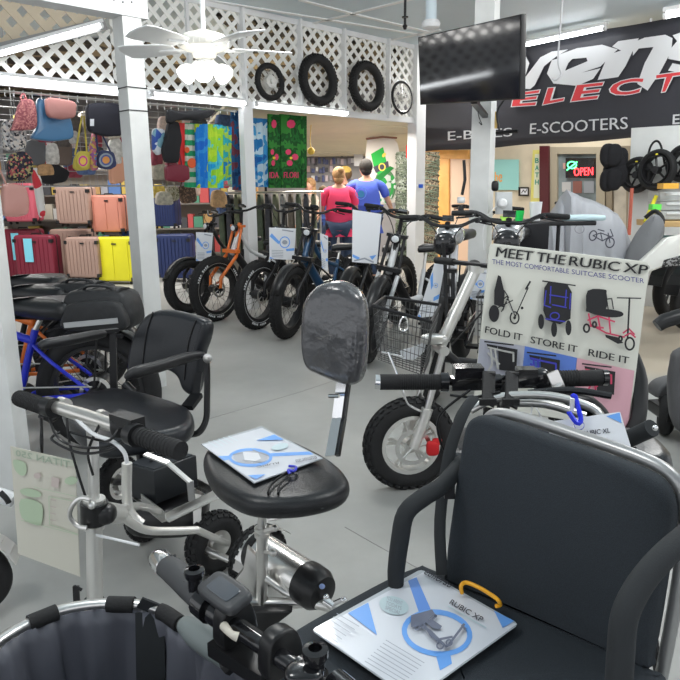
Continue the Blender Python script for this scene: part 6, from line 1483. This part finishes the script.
# ---- silver scooter with alloy wheel and wire basket
def silver_scooter():
    c = G(409, 487); t = thing('electric_scooter', 'silver kick-style electric scooter with alloy front wheel, red brake and wire basket', 'electric scooter', c); cc = V((c.x, c.y, .215))
    hd = V((-.97, -.22, 0)).normalized(); ax = V((-hd.y, hd.x, 0)); ax = ax if ax.y < 0 else -ax
    wheel(t, 'front_wheel', cc, ax, .215, .045, None, silver, None, 34, 'alloy', disc=True, world=True, kh=.009)
    kx = cc-hd*.14+V((0, 0, .45))
    for sg in (-1, 1):
        o_ = ax*.062*sg; m = MB(); m.tube([cc+o_, cc+o_-hd*.05+V((0, 0, .14)), cc+o_-hd*.06+V((0, 0, .18))], [.024, .024, .027], 12); m.build('fork_slider', t, silver)
        m = MB(); m.tube([cc+o_-hd*.055+V((0, 0, .16)), cc+o_-hd*.13+V((0, 0, .44))], .015, 12); m.build('fork_leg', t, alu)
    m = MB(); p = cc-hd*.13+V((0, 0, .44)); m.tube([p-ax*.08, p+ax*.08], .022, 12); m.tube([p-V((0, 0, .01)), p+V((0, 0, .05))-hd*.02], .025, 14); m.build('fork_crown', t, alu)
    top = A(476, 268, 3.02); low = cc-hd*.14+V((0, 0, .45))
    m = MB(); m.tube([low, top], .027, 16); m.tube([top-V((0, 0, .02)), top+V((0, 0, .01))], .036, 14); m.build('steering_column', t, silver)
    m = MB(); d = (top-low).normalized(); 
    for k in (.35, .08): m.tube([low.lerp(top, k), low.lerp(top, k)+d*.03], .03, 14)
    m.ball(low.lerp(top, .1)+V((-.05, -.03, 0)), (.12, .05, .05), .7); m.build('column_clamp', t, alu)
    hb = MB(); q = top+V((0, 0, .015)); hdir = V((.55, -.8, 0)).normalized(); hb.tube([q-hdir*.24, q+hdir*.24], .011, 12); h = hb.build('handlebar', t, bmetal)
    for sg in (-1, 1): MB().tube([q+hdir*sg*.14, q+hdir*sg*.26], .017, 12).build('grip', h, rubber)
    m = MB(); m.tube([q+hdir*.1, q+hdir*.1+V((.0, -.05, -.12)), low+V((.05, 0, 0))], .004, 6, sm=5).tube([q-hdir*.1, q-hdir*.12+V((0, 0, -.2)), low+V((0, 0, -.05)), cc-hd*.1+V((0, -.06, .2))], .004, 6, sm=5); m.build('cable', h, plastic)
    MB().ball(cc+ax*.085-hd*.08+V((0, 0, .0)), (.06, .03, .07), .6).ball(cc+ax*.085-hd*.1+V((0, 0, .03)), (.045, .03, .03), .6).build('brake_calliper', t, red)
    # black side cowl + deck + rear wheel
    m = MB(); dk = cc-hd*.95
    m.tube([low-V((0, 0, .02)), low-hd*.12+V((0, 0, -.12)), low-hd*.3+V((0, 0, -.3)), cc-hd*.75+V((0, 0, -.0)), dk], .022, 12, sm=4); m.tube([low+V((0, 0, -.06)), low-hd*.25+V((0, 0, -.1)), low-hd*.6+V((0, 0, -.12))], .016, 10, sm=3); m.build('chassis', t, bmetal)
    MB().slab([cc-hd*a+ax*b+V((0, 0, -.06)) for a, b in ((.35, -.1), (.8, -.1), (.8, .1), (.35, .1))], (0, 0, 1), .04, .01).build('deck', t, plastic)
    wheel(t, 'rear_wheel', dk, ax, .215, .045, None, silver, None, 30, 'alloy', disc=False, world=True, kh=.009)
    m = MB(); m.tube([low-hd*.58+V((0, 0, -.12)), low-hd*.6+V((0, 0, .05))], .018, 10); m.slab([low-hd*(.6+a)+ax*b+V((0, 0, .04)) for a, b in smooth_out([(-.12, -.06), (.14, -.1), (.14, .1), (-.12, .06), (-.16, 0)], 3)], (0, 0, 1), .06, .02); m.build('saddle', t, leather)
    # silver brake rod
    MB().tube([A(388, 352, 2.8), A(396, 372, 2.78), A(403, 392, 2.76), A(408, 404, 2.78), A(420, 411, 2.82)], .0055, 8, sm=4).tube([A(381, 352, 2.8), A(404, 357, 2.82)], .004, 6).build('steel_rod', t, chrome)
    # wire basket
    B = thing('wire_basket', 'black wire basket fixed before the silver steering column', 'basket', A(400, 357, 2.95))
    rim = [A(373, 306, 2.86), A(385, 297, 3.15), A(440, 305, 3.1), A(431, 322, 2.8)]; zb = .26
    bot = [V((p.x*.8+.05, p.y*.85+.43, p.z-.235)) for p in rim]
    MB().tube([rim[i] for i in range(4)], .008, 8, closed=True, sm=1).build('rim', B, bmetal)
    m = MB()
    for i in range(4):
        a, b, c_, d_ = rim[i], rim[(i+1) % 4], bot[(i+1) % 4], bot[i]; n_ = 11 if i % 2 == 0 else 13
        for k in range(n_): u = k/n_; m.tube([a.lerp(b, u), d_.lerp(c_, u)], .0016, 4)
        for k in range(1, 7): v = k/6; m.tube([a.lerp(d_, v), b.lerp(c_, v)], .0016, 4)
    for k in range(9): u = k/8; m.tube([bot[0].lerp(bot[1], u), bot[3].lerp(bot[2], u)], .002, 4)
    m.build('wire_mesh', B, mat('wire_grey', (.12, .12, .12), .4, metal=.6))
    cb = thing('steel_carabiner', 'small steel carabiner hanging on the wire basket rim', 'clip', A(404, 330, 2.8)); MB().tube([A(x, y, 2.81) for x, y in ((402, 318), (399, 328), (404, 331), (407.5, 328), (407, 319))], .0045, 8, closed=True, sm=3).build('ring', cb, chrome)
    sh = MB().slab([A(x, y, 2.95) for x, y in ((400, 351), (421, 344), (428, 336), (424, 352), (414, 360), (402, 359))], (0, 1, 0), .004, .001, steps=1); solo('white_card', sh, 'white card lying inside the wire basket', 'card', paper)
silver_scooter()
b2 = thing('wire_basket', 'black wire basket beside the left edge of the big sign board', 'basket', A(500, 345, 3.3)); m = MB()
for k in range(12): m.tube([A(478+k*3.2, 296, 3.3), A(478+k*3, 345, 3.3)], .003, 4)
for k in range(8): m.tube([A(478, 298+k*6.5, 3.3), A(515, 298+k*6.5, 3.35)], .003, 4)
for k in range(8): m.tube([A(478+k*4.5, 296, 3.3), A(482+k*4.5, 288, 3.6)], .003, 4); m.tube([A(482+k*4.5, 288, 3.6), A(482+k*4.5, 335, 3.6)], .003, 4)
m.build('wire_mesh', b2, MATS['wire_grey']); MB().tube([A(496, 345, 3.35), (A(496, 345, 3.35).x, 3.4, .01)], .01, 8).build('basket_stand', b2, bmetal); MB().tube([A(477, 297, 3.3), A(515, 297, 3.3), A(520, 288, 3.6), A(482, 288, 3.6)], .007, 8, closed=True).build('rim', b2, bmetal)

# ---- second suitcase scooter behind the nearest backrest
def second_rubic():
    t = thing('mobility_scooter', 'black suitcase scooter standing right behind the mesh backrest, long bar across', 'mobility scooter', V((.45, 1.7, 0)))
    zh = .84; a, b = A(382, 382, 1.74), A(606, 378, 1.76)
    h = MB().tube([a, b], .013, 14).build('handlebar', t, gloss)
    g = MB(); g.tube([A(380, 382, 1.74), A(440, 382, 1.74)], .021, 16); grip_detail(g, A(398, 382, 1.74), A(436, 382, 1.74), .021, k=16); g.build('grip', h, rubber)
    MB().tube([A(375, 381.5, 1.74), A(381, 382, 1.74)], .020, 16).build('grip_end', h, chrome)
    g = MB(); g.tube([A(545, 379.5, 1.76), A(603, 377.5, 1.76)], .022, 16); grip_detail(g, A(550, 379, 1.76), A(580, 378, 1.76), .022, k=10); g.build('grip', h, rubber)
    MB().tube([A(602, 377.5, 1.755), A(607, 377.5, 1.755)], .0215, 14).build('grip_end', h, gloss)
    m = MB(); m.tube([A(440, 382, 1.74), A(448, 382, 1.74)], .026, 16); m.box(A(468, 371, 1.72), (.075, .05, .028)); m.box(A(470, 383, 1.73), (.1, .04, .03)); m.tube([A(478, 382, 1.74), A(500, 382, 1.74)], .022, 14)
    m.ball(A(540, 379, 1.75), (.05, .05, .06), .7); m.box(A(526, 377, 1.74), (.05, .04, .05)); m.build('controls', h, gloss)
    m = MB(); m.bar(A(552, 372, 1.71), A(560, 390, 1.7), .03, .012, up=(0, 1, 0)); m.tube([A(561, 384, 1.7), A(545, 395, 1.68), A(528, 393, 1.68)], .006, 8, sm=3); m.build('brake_lever', h, alu)
    m = MB(); m.tube([A(528, 393, 1.68), A(570, 390, 1.66), A(611, 396, 1.64)], .009, 8, sm=3); m.build('brake_blade', h, gloss)
    m = MB()
    for pts in ([(450, 395), (475, 397), (520, 393), (545, 390)], [(500, 392), (470, 400), (455, 420), (452, 450)], [(470, 390), (440, 415), (440, 440), (450, 460)]): m.tube([A(x, y, 1.62) for x, y in pts], .0035, 6, sm=6)
    m.build('cable', h, plastic)
    for k, x in enumerate((489, 512)):
        MB().bar(A(x, 374, 1.69), A(x-1, 404+k*2, 1.58), .034, .006, up=(0, 1, 0)).bar(A(x, 374, 1.69), A(x, 372, 1.78), .034, .006).box(A(x-1, 402, 1.57), (.04, .01, .016)).build('webbing_strap', t, rubber)
    # folded seat, cowls and frame under the bar
    m = MB(); o = smooth_out([(.0, 0), (.35, -.05), (.5, -.0), (.48, .25), (.1, .3), (0, .2)], 4); O = A(505, 430, 1.5)
    m.slab([V((O.x-.1+a_, O.y+b_*.8, .66)) for a_, b_ in o], (0, 0, 1), .075, .03, crown=.004); m.build('seat', t, vinyl)
    m = MB(); m.tube([A(470, 410, 1.6), A(500, 397, 1.62), A(550, 396, 1.6), A(592, 408, 1.56), A(602, 420, 1.54)], .011, 10, sm=4); m.tube([A(500, 403, 1.64), A(545, 404, 1.62), A(585, 416, 1.6)], .011, 10, sm=4); m.build('seat_frame', t, alu)
    m = MB(); o = [A(x, y, 1.72) for x, y in smooth_out([(560, 398), (590, 397), (610, 412), (618, 432), (600, 428), (575, 412)], 3)]; m.slab(o, (0, 1, 0), .1, .02); m.tube([A(500, 382, 1.8), A(505, 420, 1.8), V((A(505, 420, 1.8).x, 1.85, .15))], .018, 12); m.tube([V((.45, 1.85, .13)), V((.55, 1.45, .13)), V((.75, 1.3, .13))], .018, 10); m.tube([V((.5, 1.6, .13)), V((.55, 1.6, .68))], .016, 10)
    m.build('chassis', t, bmetal)
    for p in ((.38, 1.95), (.55, 1.98), (.68, 1.28), (.9, 1.34)): wheel(t, 'wheel', V((*p, .1)), V((.97, .2, 0)), .1, .028, None, alu, None, 0, 'alloy', disc=False, world=True)
    MB().tube([A(626, 440, 1.5), A(652, 428, 1.44)], .02, 16).build('armrest', t, foam)
    MB().tube([A(632, 445, 1.5), A(628, 455, 1.5), V((.8, 1.5, .13))], .012, 8).build('armrest_post', t, bmetal)
    MB().ball(A(655, 428, 1.42), (.014, .01, .014)).build('armrest_screw', t, chrome)
    m = MB(); m.tube([A(632, 355, 2.3), A(640, 380, 2.25), A(638, 420, 2.2), A(625, 440, 2.2)], .03, 10, sm=3, flat=.5); m.build('side_cowl', t, plastic)
    # sheet RUBIC XL
    P = A(590, 425, 1.42); n = V((-.1, -.8, .6)).normalized(); s = thing('spec_sheet', 'laminated RUBIC XL sheet propped behind the mesh backrest', 'paper sign', P)
    F = lambda l: [(560+x/5.667, 380+y/5.667) for x, y in l]
    q = F([(-60, 235), (342, 180), (402, 375), (330, 420), (-60, 300)]); MB().slab([ONP(x, y, P, n) for x, y in q], -n, .003, .001, steps=1).build('laminate', s, paper)
    pr = Print(P+n*.001, n); pr.poly(F([(262, 205), (338, 184), (350, 245)]), ink_sky); pr.text('RUBIC XL', F([(130, 290), (282, 272), (284, 298), (134, 318)]), ink_dark, .015); pr.text('XL', F([(-30, 258), (20, 250), (22, 268), (-26, 276)]), ink_grey); pr.build('print', s)
    k_ = thing('blue_carabiner', 'bright blue clip and split ring holding the RUBIC XL sheet', 'clip', ONP(578, 408, P, n))
    MB().tube([ONP(x, y, P+n*.02, n) for x, y in ((572, 397), (575, 396), (578, 407), (581, 420), (577, 423), (570, 414), (569, 412))], .0055, 8, sm=3).build('wire', k_, mat('clip_blue2', (.02, .04, .75), .25))
    MB().torus(ONP(579, 425, P+n*.01, n), n, .011, .0012, 20, 5).build('split_ring', k_, chrome); MB().box(ONP(572, 405, P+n*.02, n), (.008, .008, .03)).build('white_tag', k_, white)
    m = thing('zip_tie', 'small white zip tie dangling from the long bar', 'tie', A(533, 392, 1.7)); MB().tube([A(534, 393, 1.67), A(535, 405, 1.67), A(543, 421, 1.6)], .002, 5).tube([A(534, 393, 1.67), A(531, 415, 1.6)], .002, 5).build('tie', m, white)
second_rubic()

# ---- big sign board
def board():
    Yb = 2.25; P = A(565, 335, Yb); n = V((-.05, -1, .08)).normalized(); t = thing('sign_board', 'large cream sign board reading MEET THE RUBIC XP on a thin stand', 'sign', V((P.x, Yb+.05, 0)))
    q = [(490, 243), (650, 262), (629, 430), (473, 405)]; o = []
    cs = [V((*p, 0)) for p in q]
    for i in range(4):
        a, p, b = cs[i-1], cs[i], cs[(i+1) % 4]; u, w_ = (a-p).normalized(), (b-p).normalized(); o += [p+u*4, p+u*1.2+w_*1.2, p+w_*4]
    MB().slab([ONP(p.x, p.y, P, n) for p in o], -n, .008, .002, steps=1).build('board', t, mat('board_cream', (.68, .68, .61), .4))
    st = MB(); c = ONP(556, 380, P-n*.03, n); st.tube([c, V((c.x, Yb+.12, .02))], .012, 10); st.tube([V((c.x-.15, Yb+.12, .012)), V((c.x+.15, Yb+.12, .012))], .012, 8).tube([V((c.x, Yb-.05, .012)), V((c.x, Yb+.3, .012))], .012, 8); st.box(c, (.06, .03, .06)); st.build('stand', t, bmetal)
    pr = Print(P+n*.0005, n); F = lambda l: [(470+x/3.58, 240+y/3.58) for x, y in l]
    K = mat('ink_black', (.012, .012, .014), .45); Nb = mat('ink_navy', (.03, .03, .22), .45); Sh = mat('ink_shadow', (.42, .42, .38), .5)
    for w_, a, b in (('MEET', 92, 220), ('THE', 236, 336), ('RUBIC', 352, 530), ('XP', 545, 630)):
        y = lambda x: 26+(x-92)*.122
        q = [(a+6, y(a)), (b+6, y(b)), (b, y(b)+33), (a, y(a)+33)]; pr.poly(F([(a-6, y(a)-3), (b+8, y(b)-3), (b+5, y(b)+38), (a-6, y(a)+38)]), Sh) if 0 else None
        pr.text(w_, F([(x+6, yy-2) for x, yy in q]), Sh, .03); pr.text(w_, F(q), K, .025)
    for w_, a, b in (('THE MOST COMFORTABLE', 78, 352), ('SUITCASE SCOOTER', 362, 620)):
        y = lambda x: 68+(x-78)*.128; pr.text(w_, F([(a, y(a)), (b, y(b)), (b, y(b)+17), (a, y(a)+17)]), Nb, .012)
    for w_, a, b, ya, yb in (('FOLD IT', 52, 186, 307, 336), ('STORE IT', 214, 382, 343, 378), ('RIDE IT', 420, 566, 388, 418)): pr.text(w_, F([(a+3, ya), (b, yb), (b-2, yb+24), (a, ya+24)]), K, .03)
    # bottom panels
    pr.poly(F([(34, 352), (194, 378), (182, 495), (22, 470)]), mat('panel_grey', (.42, .43, .5), .5)); pr.poly(F([(194, 378), (380, 420), (366, 535), (182, 495)]), mat('panel_blue', (.1, .2, .6), .5)); pr.poly(F([(380, 420), (584, 466), (560, 680), (366, 620)]), mat('panel_pink', (.68, .38, .44), .5))
    rd_ = mat('ink_red', (.6, .05, .12), .45); bl_ = mat('ink_ultra', (.05, .05, .45), .45); gy = mat('ink_steel', (.45, .45, .43), .45)
    # folded bike picture
    pr.poly(F([(98, 125), (108, 130), (122, 190), (118, 240), (84, 230), (85, 180)]), K); pr.ell(F([(84, 262)])[0], 5.2, 8.5, 0, K); pr.ell(F([(157, 277)])[0], 5, 6.6, 1.5, K); pr.ell(F([(157, 277)])[0], 1.3, 1.6, 0, K)
    for l in ([(92, 230), (130, 200), (160, 275)], [(98, 240), (150, 215)], [(115, 250), (130, 210)], [(160, 270), (205, 170)], [(120, 180), (135, 205), (110, 255)]): pr.line(F(l), 1.1, K)
    pr.line(F([(128, 215), (152, 262)]), .9, gy); pr.line(F([(196, 175), (212, 148)]), 1.8, K); pr.ell(F([(183, 242)])[0], 1.4, 1.4, 0, K)
    # stored scooter picture
    pr.poly(F([(275, 150), (345, 160), (360, 185), (355, 280), (318, 300), (270, 285), (258, 250), (262, 170)]), K); pr.line(F([(256, 146), (372, 162)]), 1.3, K)
    for l in ([(268, 180), (262, 232), (285, 240)], [(285, 165), (282, 225)], [(340, 178), (336, 235)], [(355, 190), (352, 245)], [(280, 195), (345, 205)], [(290, 230), (340, 240)]): pr.line(F(l), 1.2, bl_)
    for x, y, a in ((250, 290, 3), (296, 318, 3), (347, 312, 3)): pr.ell(F([(x, y)])[0], a, 7.5, 0, K)
    pr.ell(F([(298, 270)])[0], 5, 4, 1.2, bl_); pr.line(F([(265, 280), (335, 290)]), 1.2, bl_)
    # ridden scooter picture
    pr.poly(F(smooth_out([(415, 180), (475, 176), (482, 190), (480, 245), (415, 255), (410, 240)], 3)), K); pr.poly(F(smooth_out([(415, 250), (480, 245), (535, 255), (538, 270), (500, 275), (440, 265)], 3)), K)
    for l in ([(488, 250), (482, 210), (500, 208), (506, 245)],): pr.line(F(l), 1.2, K)
    for l in ([(418, 262), (425, 300), (480, 330), (545, 345)], [(415, 285), (450, 270), (510, 290)], [(450, 270), (460, 320)], [(490, 275), (495, 330)], [(420, 305), (470, 312)], [(540, 330), (560, 315), (580, 335)]): pr.line(F(l), 1.6, rd_)
    for x, y, r in ((410, 313, 4.6), (438, 300, 3.4), (563, 368, 6.6), (530, 350, 3)): pr.ell(F([(x, y)])[0], r*.8, r*1.05, 1.9, K)
    pr.line(F([(555, 350), (562, 205)]), 1.8, K); pr.line(F([(518, 205), (602, 207)]), 1.2, K); pr.poly(F([(475, 335), (520, 345), (540, 365), (520, 368), (478, 345)]), K); pr.line(F([(545, 340), (565, 330), (582, 345)]), 1.6, rd_)
    # folded pictures in the panels
    for ox, oy, col in ((0, 0, gy), (150, 38, bl_), (345, 78, rd_)):
        D = lambda l: F([(x+ox, y+oy+(x-50)*.0) for x, y in l])
        pr.poly(D([(95, 375), (165, 388), (160, 470), (100, 460)]), K); pr.poly(D([(55, 368), (95, 375), (90, 392), (60, 385)]), K); pr.line(D([(48, 360), (150, 372)]), 1.4, K)
        for l in ([(60, 380), (110, 392), (150, 400), (150, 430)], [(70, 385), (75, 440), (60, 465)], [(85, 390), (95, 455)], [(60, 400), (100, 440)]): pr.line(D(l), 1.8, col)
    pr.build('print', t)
board()

# ---- right edge: seat + wheel of a mobility scooter, arm, white trike, grey seat, covered bike
def right_edge():
    t = thing('mobility_scooter', 'grey mobility scooter cut by the right frame edge, dark wheel on the floor', 'mobility scooter', G(690, 440))
    c = G(664, 434); cc = V((c.x, c.y, .125)); wheel(t, 'front_wheel', cc, V((.92, -.39, 0)), .125, .042, None, bmetal, None, 0, 'alloy', disc=False, world=True)
    gm = mat('scooter_grey', (.1, .1, .105), .45)
    Y = cc.y-.05; MB().slab([A(x, y, Y+.02) for x, y in smooth_out([(657, 398), (660, 389), (670, 383), (690, 381), (690, 401), (672, 399)], 4)], (0, 1, 0), .14, .02).build('fender', t, gm)
    MB().slab([A(x, y, Y-.18) for x, y in smooth_out([(672, 395), (674, 368), (684, 350), (740, 345), (740, 430), (690, 436), (676, 424)], 4)], (0, 1, 0), .08, .03).build('body_cowl', t, gm)
    MB().tube([A(657, 326, 3.1), A(664, 321, 3.1), A(690, 313, 3.1)], [.03, .035, .035], 12).build('armrest', t, plastic)
    MB().tube([A(688, 316, 3.1), A(696, 340, 3.15), A(700, 360, 3.3)], .02, 10).build('armrest_post', t, bmetal)
    MB().slab([G(x, y, .02) for x, y in ((680, 440), (760, 450), (760, 480), (690, 470))], (0, 0, 1), .06, .01).build('chassis', t, bmetal)
    MB().tube([A(700, 360, 3.3), V((A(700, 360, 3.3).x+.02, 3.42, .5)), V((A(700, 400, 3.42).x, 3.42, .1))], .018, 10).build('seat_post', t, bmetal)
    bx_ = cc.x; MB().slab([(bx_-.05, cc.y-.12, .1), (bx_+1.0, cc.y-.3, .1), (bx_+1.0, cc.y+.25, .1), (bx_-.05, cc.y+.12, .1)], (0, 0, 1), .07, .02).build('foot_deck', t, plastic)
    wheel(t, 'rear_wheel', V((bx_+.9, cc.y+.1, .125)), V((.3, -.95, 0)), .125, .042, None, bmetal, None, 0, 'alloy', disc=False, world=True)
    # white trike
    t = thing('electric_trike', 'white and black electric trike with slanted white fairing at right', 'electric trike', G(690, 330))
    Y = 5.5; P = A(640, 290, Y); n = V((-.3, -.95, .1)).normalized(); wf = mat('fairing_white', (.72, .72, .68), .35, coat=.3)
    MB().slab([ONP(x, y, P, n) for x, y in ((578, 325), (600, 296), (640, 262), (668, 237), (720, 225), (720, 250), (676, 262), (650, 272), (628, 312), (600, 330))], -n, .3, .02).build('fairing', t, wf)
    MB().slab([ONP(x, y, P+n*.01, n) for x, y in ((664, 260), (700, 250), (700, 264), (662, 267))], -n, .08, .006).build('grille', t, blotch('grille_mesh', [(.02, .02, .02), (.3, .3, .3)], 90))
    for (px, py), nm, ax_ in (((690, 331), 'front_wheel', (.5, -.87, 0)), ((668, 318), 'rear_wheel', (.62, -.78, 0))):
        c = G(px, py); f_ = wheel(t, nm, V((c.x, c.y, .31)), V(ax_), .31, .06, None, bmetal, None, 0, 'alloy', disc=False, world=True)
        a_ = V(ax_).normalized(); g_ = a_.cross(V((0, 0, 1))); m = MB(); pts = [V((c.x, c.y, .31))+g_*math.cos(q)*.35+V((0, 0, math.sin(q)*.35)) for q in [math.radians(10+k*16) for k in range(11)]]
        for k in range(10): m.bar(pts[k], pts[k+1], .14, .008, up=(pts[k]-V((c.x, c.y, .31))))
        m.build('wheel_guard', f_, plastic)
    Y = 5.75; P = A(645, 235, Y); n = V((-.55, -.8, .25)).normalized()
    sg = MB().slab([ONP(x, y, P, n) for x, y in smooth_out([(622, 262), (632, 236), (644, 220), (653, 213), (660, 216), (662, 228), (656, 248), (648, 268), (634, 272)], 4)], -n, .2, .06, crown=.01).build('high_seat', t, mat('seat_grey', (.16, .165, .175), .6))
    MB().tube([ONP(x, y, P-n*.18, n) for x, y in ((640, 268), (646, 250), (658, 232), (663, 220), (655, 211), (645, 218))], .018, 8, sm=4).build('seat_piping', sg, plastic)
    # covered bike
    t = thing('covered_bike', 'bike hidden under a grey cover printed with a bicycle outline', 'covered bike', G(575, 318))
    out = [(520, 330), (525, 250), (540, 226), (556, 205), (566, 188), (580, 195), (600, 202), (618, 213), (626, 240), (624, 320)]
    Y = 6.1; O = A(570, 260, Y); nu, nv = 26, 12; vs = []
    so = smooth_out(out[1:9], 4)[:29]
    cvm = mat('cover_grey', (.36, .37, .4), .5, bump=.7, bscale=5)
    ridge = [(522, 262), (532, 238), (545, 222), (556, 204), (566, 189), (580, 196), (600, 203), (618, 214), (627, 240), (629, 262)]
    R_ = [A(x, y, Y) for x, y in ridge]; Rs = []
    for i in range(len(R_)-1):
        for k in range(4): Rs.append(R_[i].lerp(R_[i+1], k/4))
    Rs.append(R_[-1]); N = len(Rs); m = MB(); ang = [math.radians(-180+180*k/12) for k in range(13)]
    # draped skirt either side of the ridge
    rows = []
    for s_ in range(-6, 7):
        f_ = abs(s_)/6; sg_ = -1 if s_ < 0 else 1; row = []
        for i, p in enumerate(Rs):
            dz = p.z-.08; wv = .03*math.sin(i*.8+s_)*f_+.02*math.sin(i*1.9)
            row.append(V((p.x+.02*math.sin(i*1.3+s_)*f_, p.y+sg_*(.06*(f_ > 0)+.22*f_**.7)+wv, p.z-dz*f_**1.6)))
        rows.append(row)
    m.add([p for r in rows for p in r], [(j*N+i, j*N+i+1, (j+1)*N+i+1, (j+1)*N+i) for j in range(12) for i in range(N-1)])
    c_ = m.build('cover', t, cvm, orient=False, sharp=70); md = c_.modifiers.new('s', 'SOLIDIFY'); md.thickness = .006
    pr = Print(A(602, 243, Y-.42), V((0, -1, .1))); k2 = ink_dark
    F = lambda l: [(560+x/5.667, 180+y/5.667) for x, y in l]
    pr.ell(F([(187, 315)])[0], 4.2, 5.6, 1.3, k2, .3); pr.ell(F([(283, 355)])[0], 4.8, 5.6, 1.3, k2, .3)
    for l in ([(187, 315), (230, 300), (240, 345), (187, 315)], [(230, 300), (285, 320), (240, 345)], [(272, 300), (283, 355)], [(285, 280), (300, 318), (270, 322)], [(215, 280), (250, 290)]): pr.line(F(l), 1.1, k2)
    pr.ell(F([(110, 278)])[0], 5, 4.6, .7, mat('ink_fade', (.2, .2, .22), .5)); pr.build('bicycle_print', t)
    # work table with cups
    t = thing('work_table', 'black topped folding table with cups behind the sign board', 'table', V((A(560, 240, 5.0).x, 5.0, 0)))
    zt = A(560, 220, 4.9).z; x0, x1 = A(524, 222, 4.9).x, A(586, 222, 4.9).x
    MB().slab([(x0, 4.7, zt-.03), (x1, 4.7, zt-.03), (x1, 5.2, zt-.03), (x0, 5.2, zt-.03)], (0, 0, 1), .03, .008).build('table_top', t, plastic)
    for x in (x0+.02, x0+.2):
        for y in (4.75, 5.15): MB().tube([(x, y, 0), (x, y, zt-.03)], .014, 8).build('leg', t, bmetal)
    def cup(px, h, r, m_, nm, lab):
        x = A(px, 220, 4.85).x; solo(nm, MB().lathe([(r*.75, 0), (r, h), (r*.93, h), (r*.7, .008)], (x, 4.85, zt), n=20), lab, 'cup', m_)
    cup(519, .07, .035, mat('cup_green', (.02, .7, .12), .4), 'green_cup', 'bright green cup on the black folding table'); cup(535, .13, .045, white, 'foam_cup', 'tall white foam cup on the black folding table')
    b = MB().slab([(A(512, 230, 4.7).x, 4.6, zt-.18), (A(545, 230, 4.7).x, 4.6, zt-.18), (A(545, 230, 4.7).x, 4.6, zt-.0), (A(512, 230, 4.7).x, 4.6, zt-.02)], (0, 1, 0), .08, .01); solo('black_tote', b, 'black open tote hanging at the table end', 'bag', mat('cloth_black', (.015, .015, .018), .8))
    xx = A(578, 220, 4.9).x; m = MB().slab([(xx+a, 4.8+b_, zt+.001) for a, b_ in smooth_out([(-.12, -.08), (.1, -.1), (.14, .0), (.1, .14), (-.1, .12), (-.15, 0)], 3)], (0, 0, 1), .035, .015); solo('pale_blue_cloth', m, 'folded pale blue cloth on the black folding table', 'cloth', mat('cloth_paleblue', (.55, .7, .75), .8, bump=.5, bscale=14))
    # helmet on the moto handlebar
    hc = A(508, 234, 3.9)
right_edge()
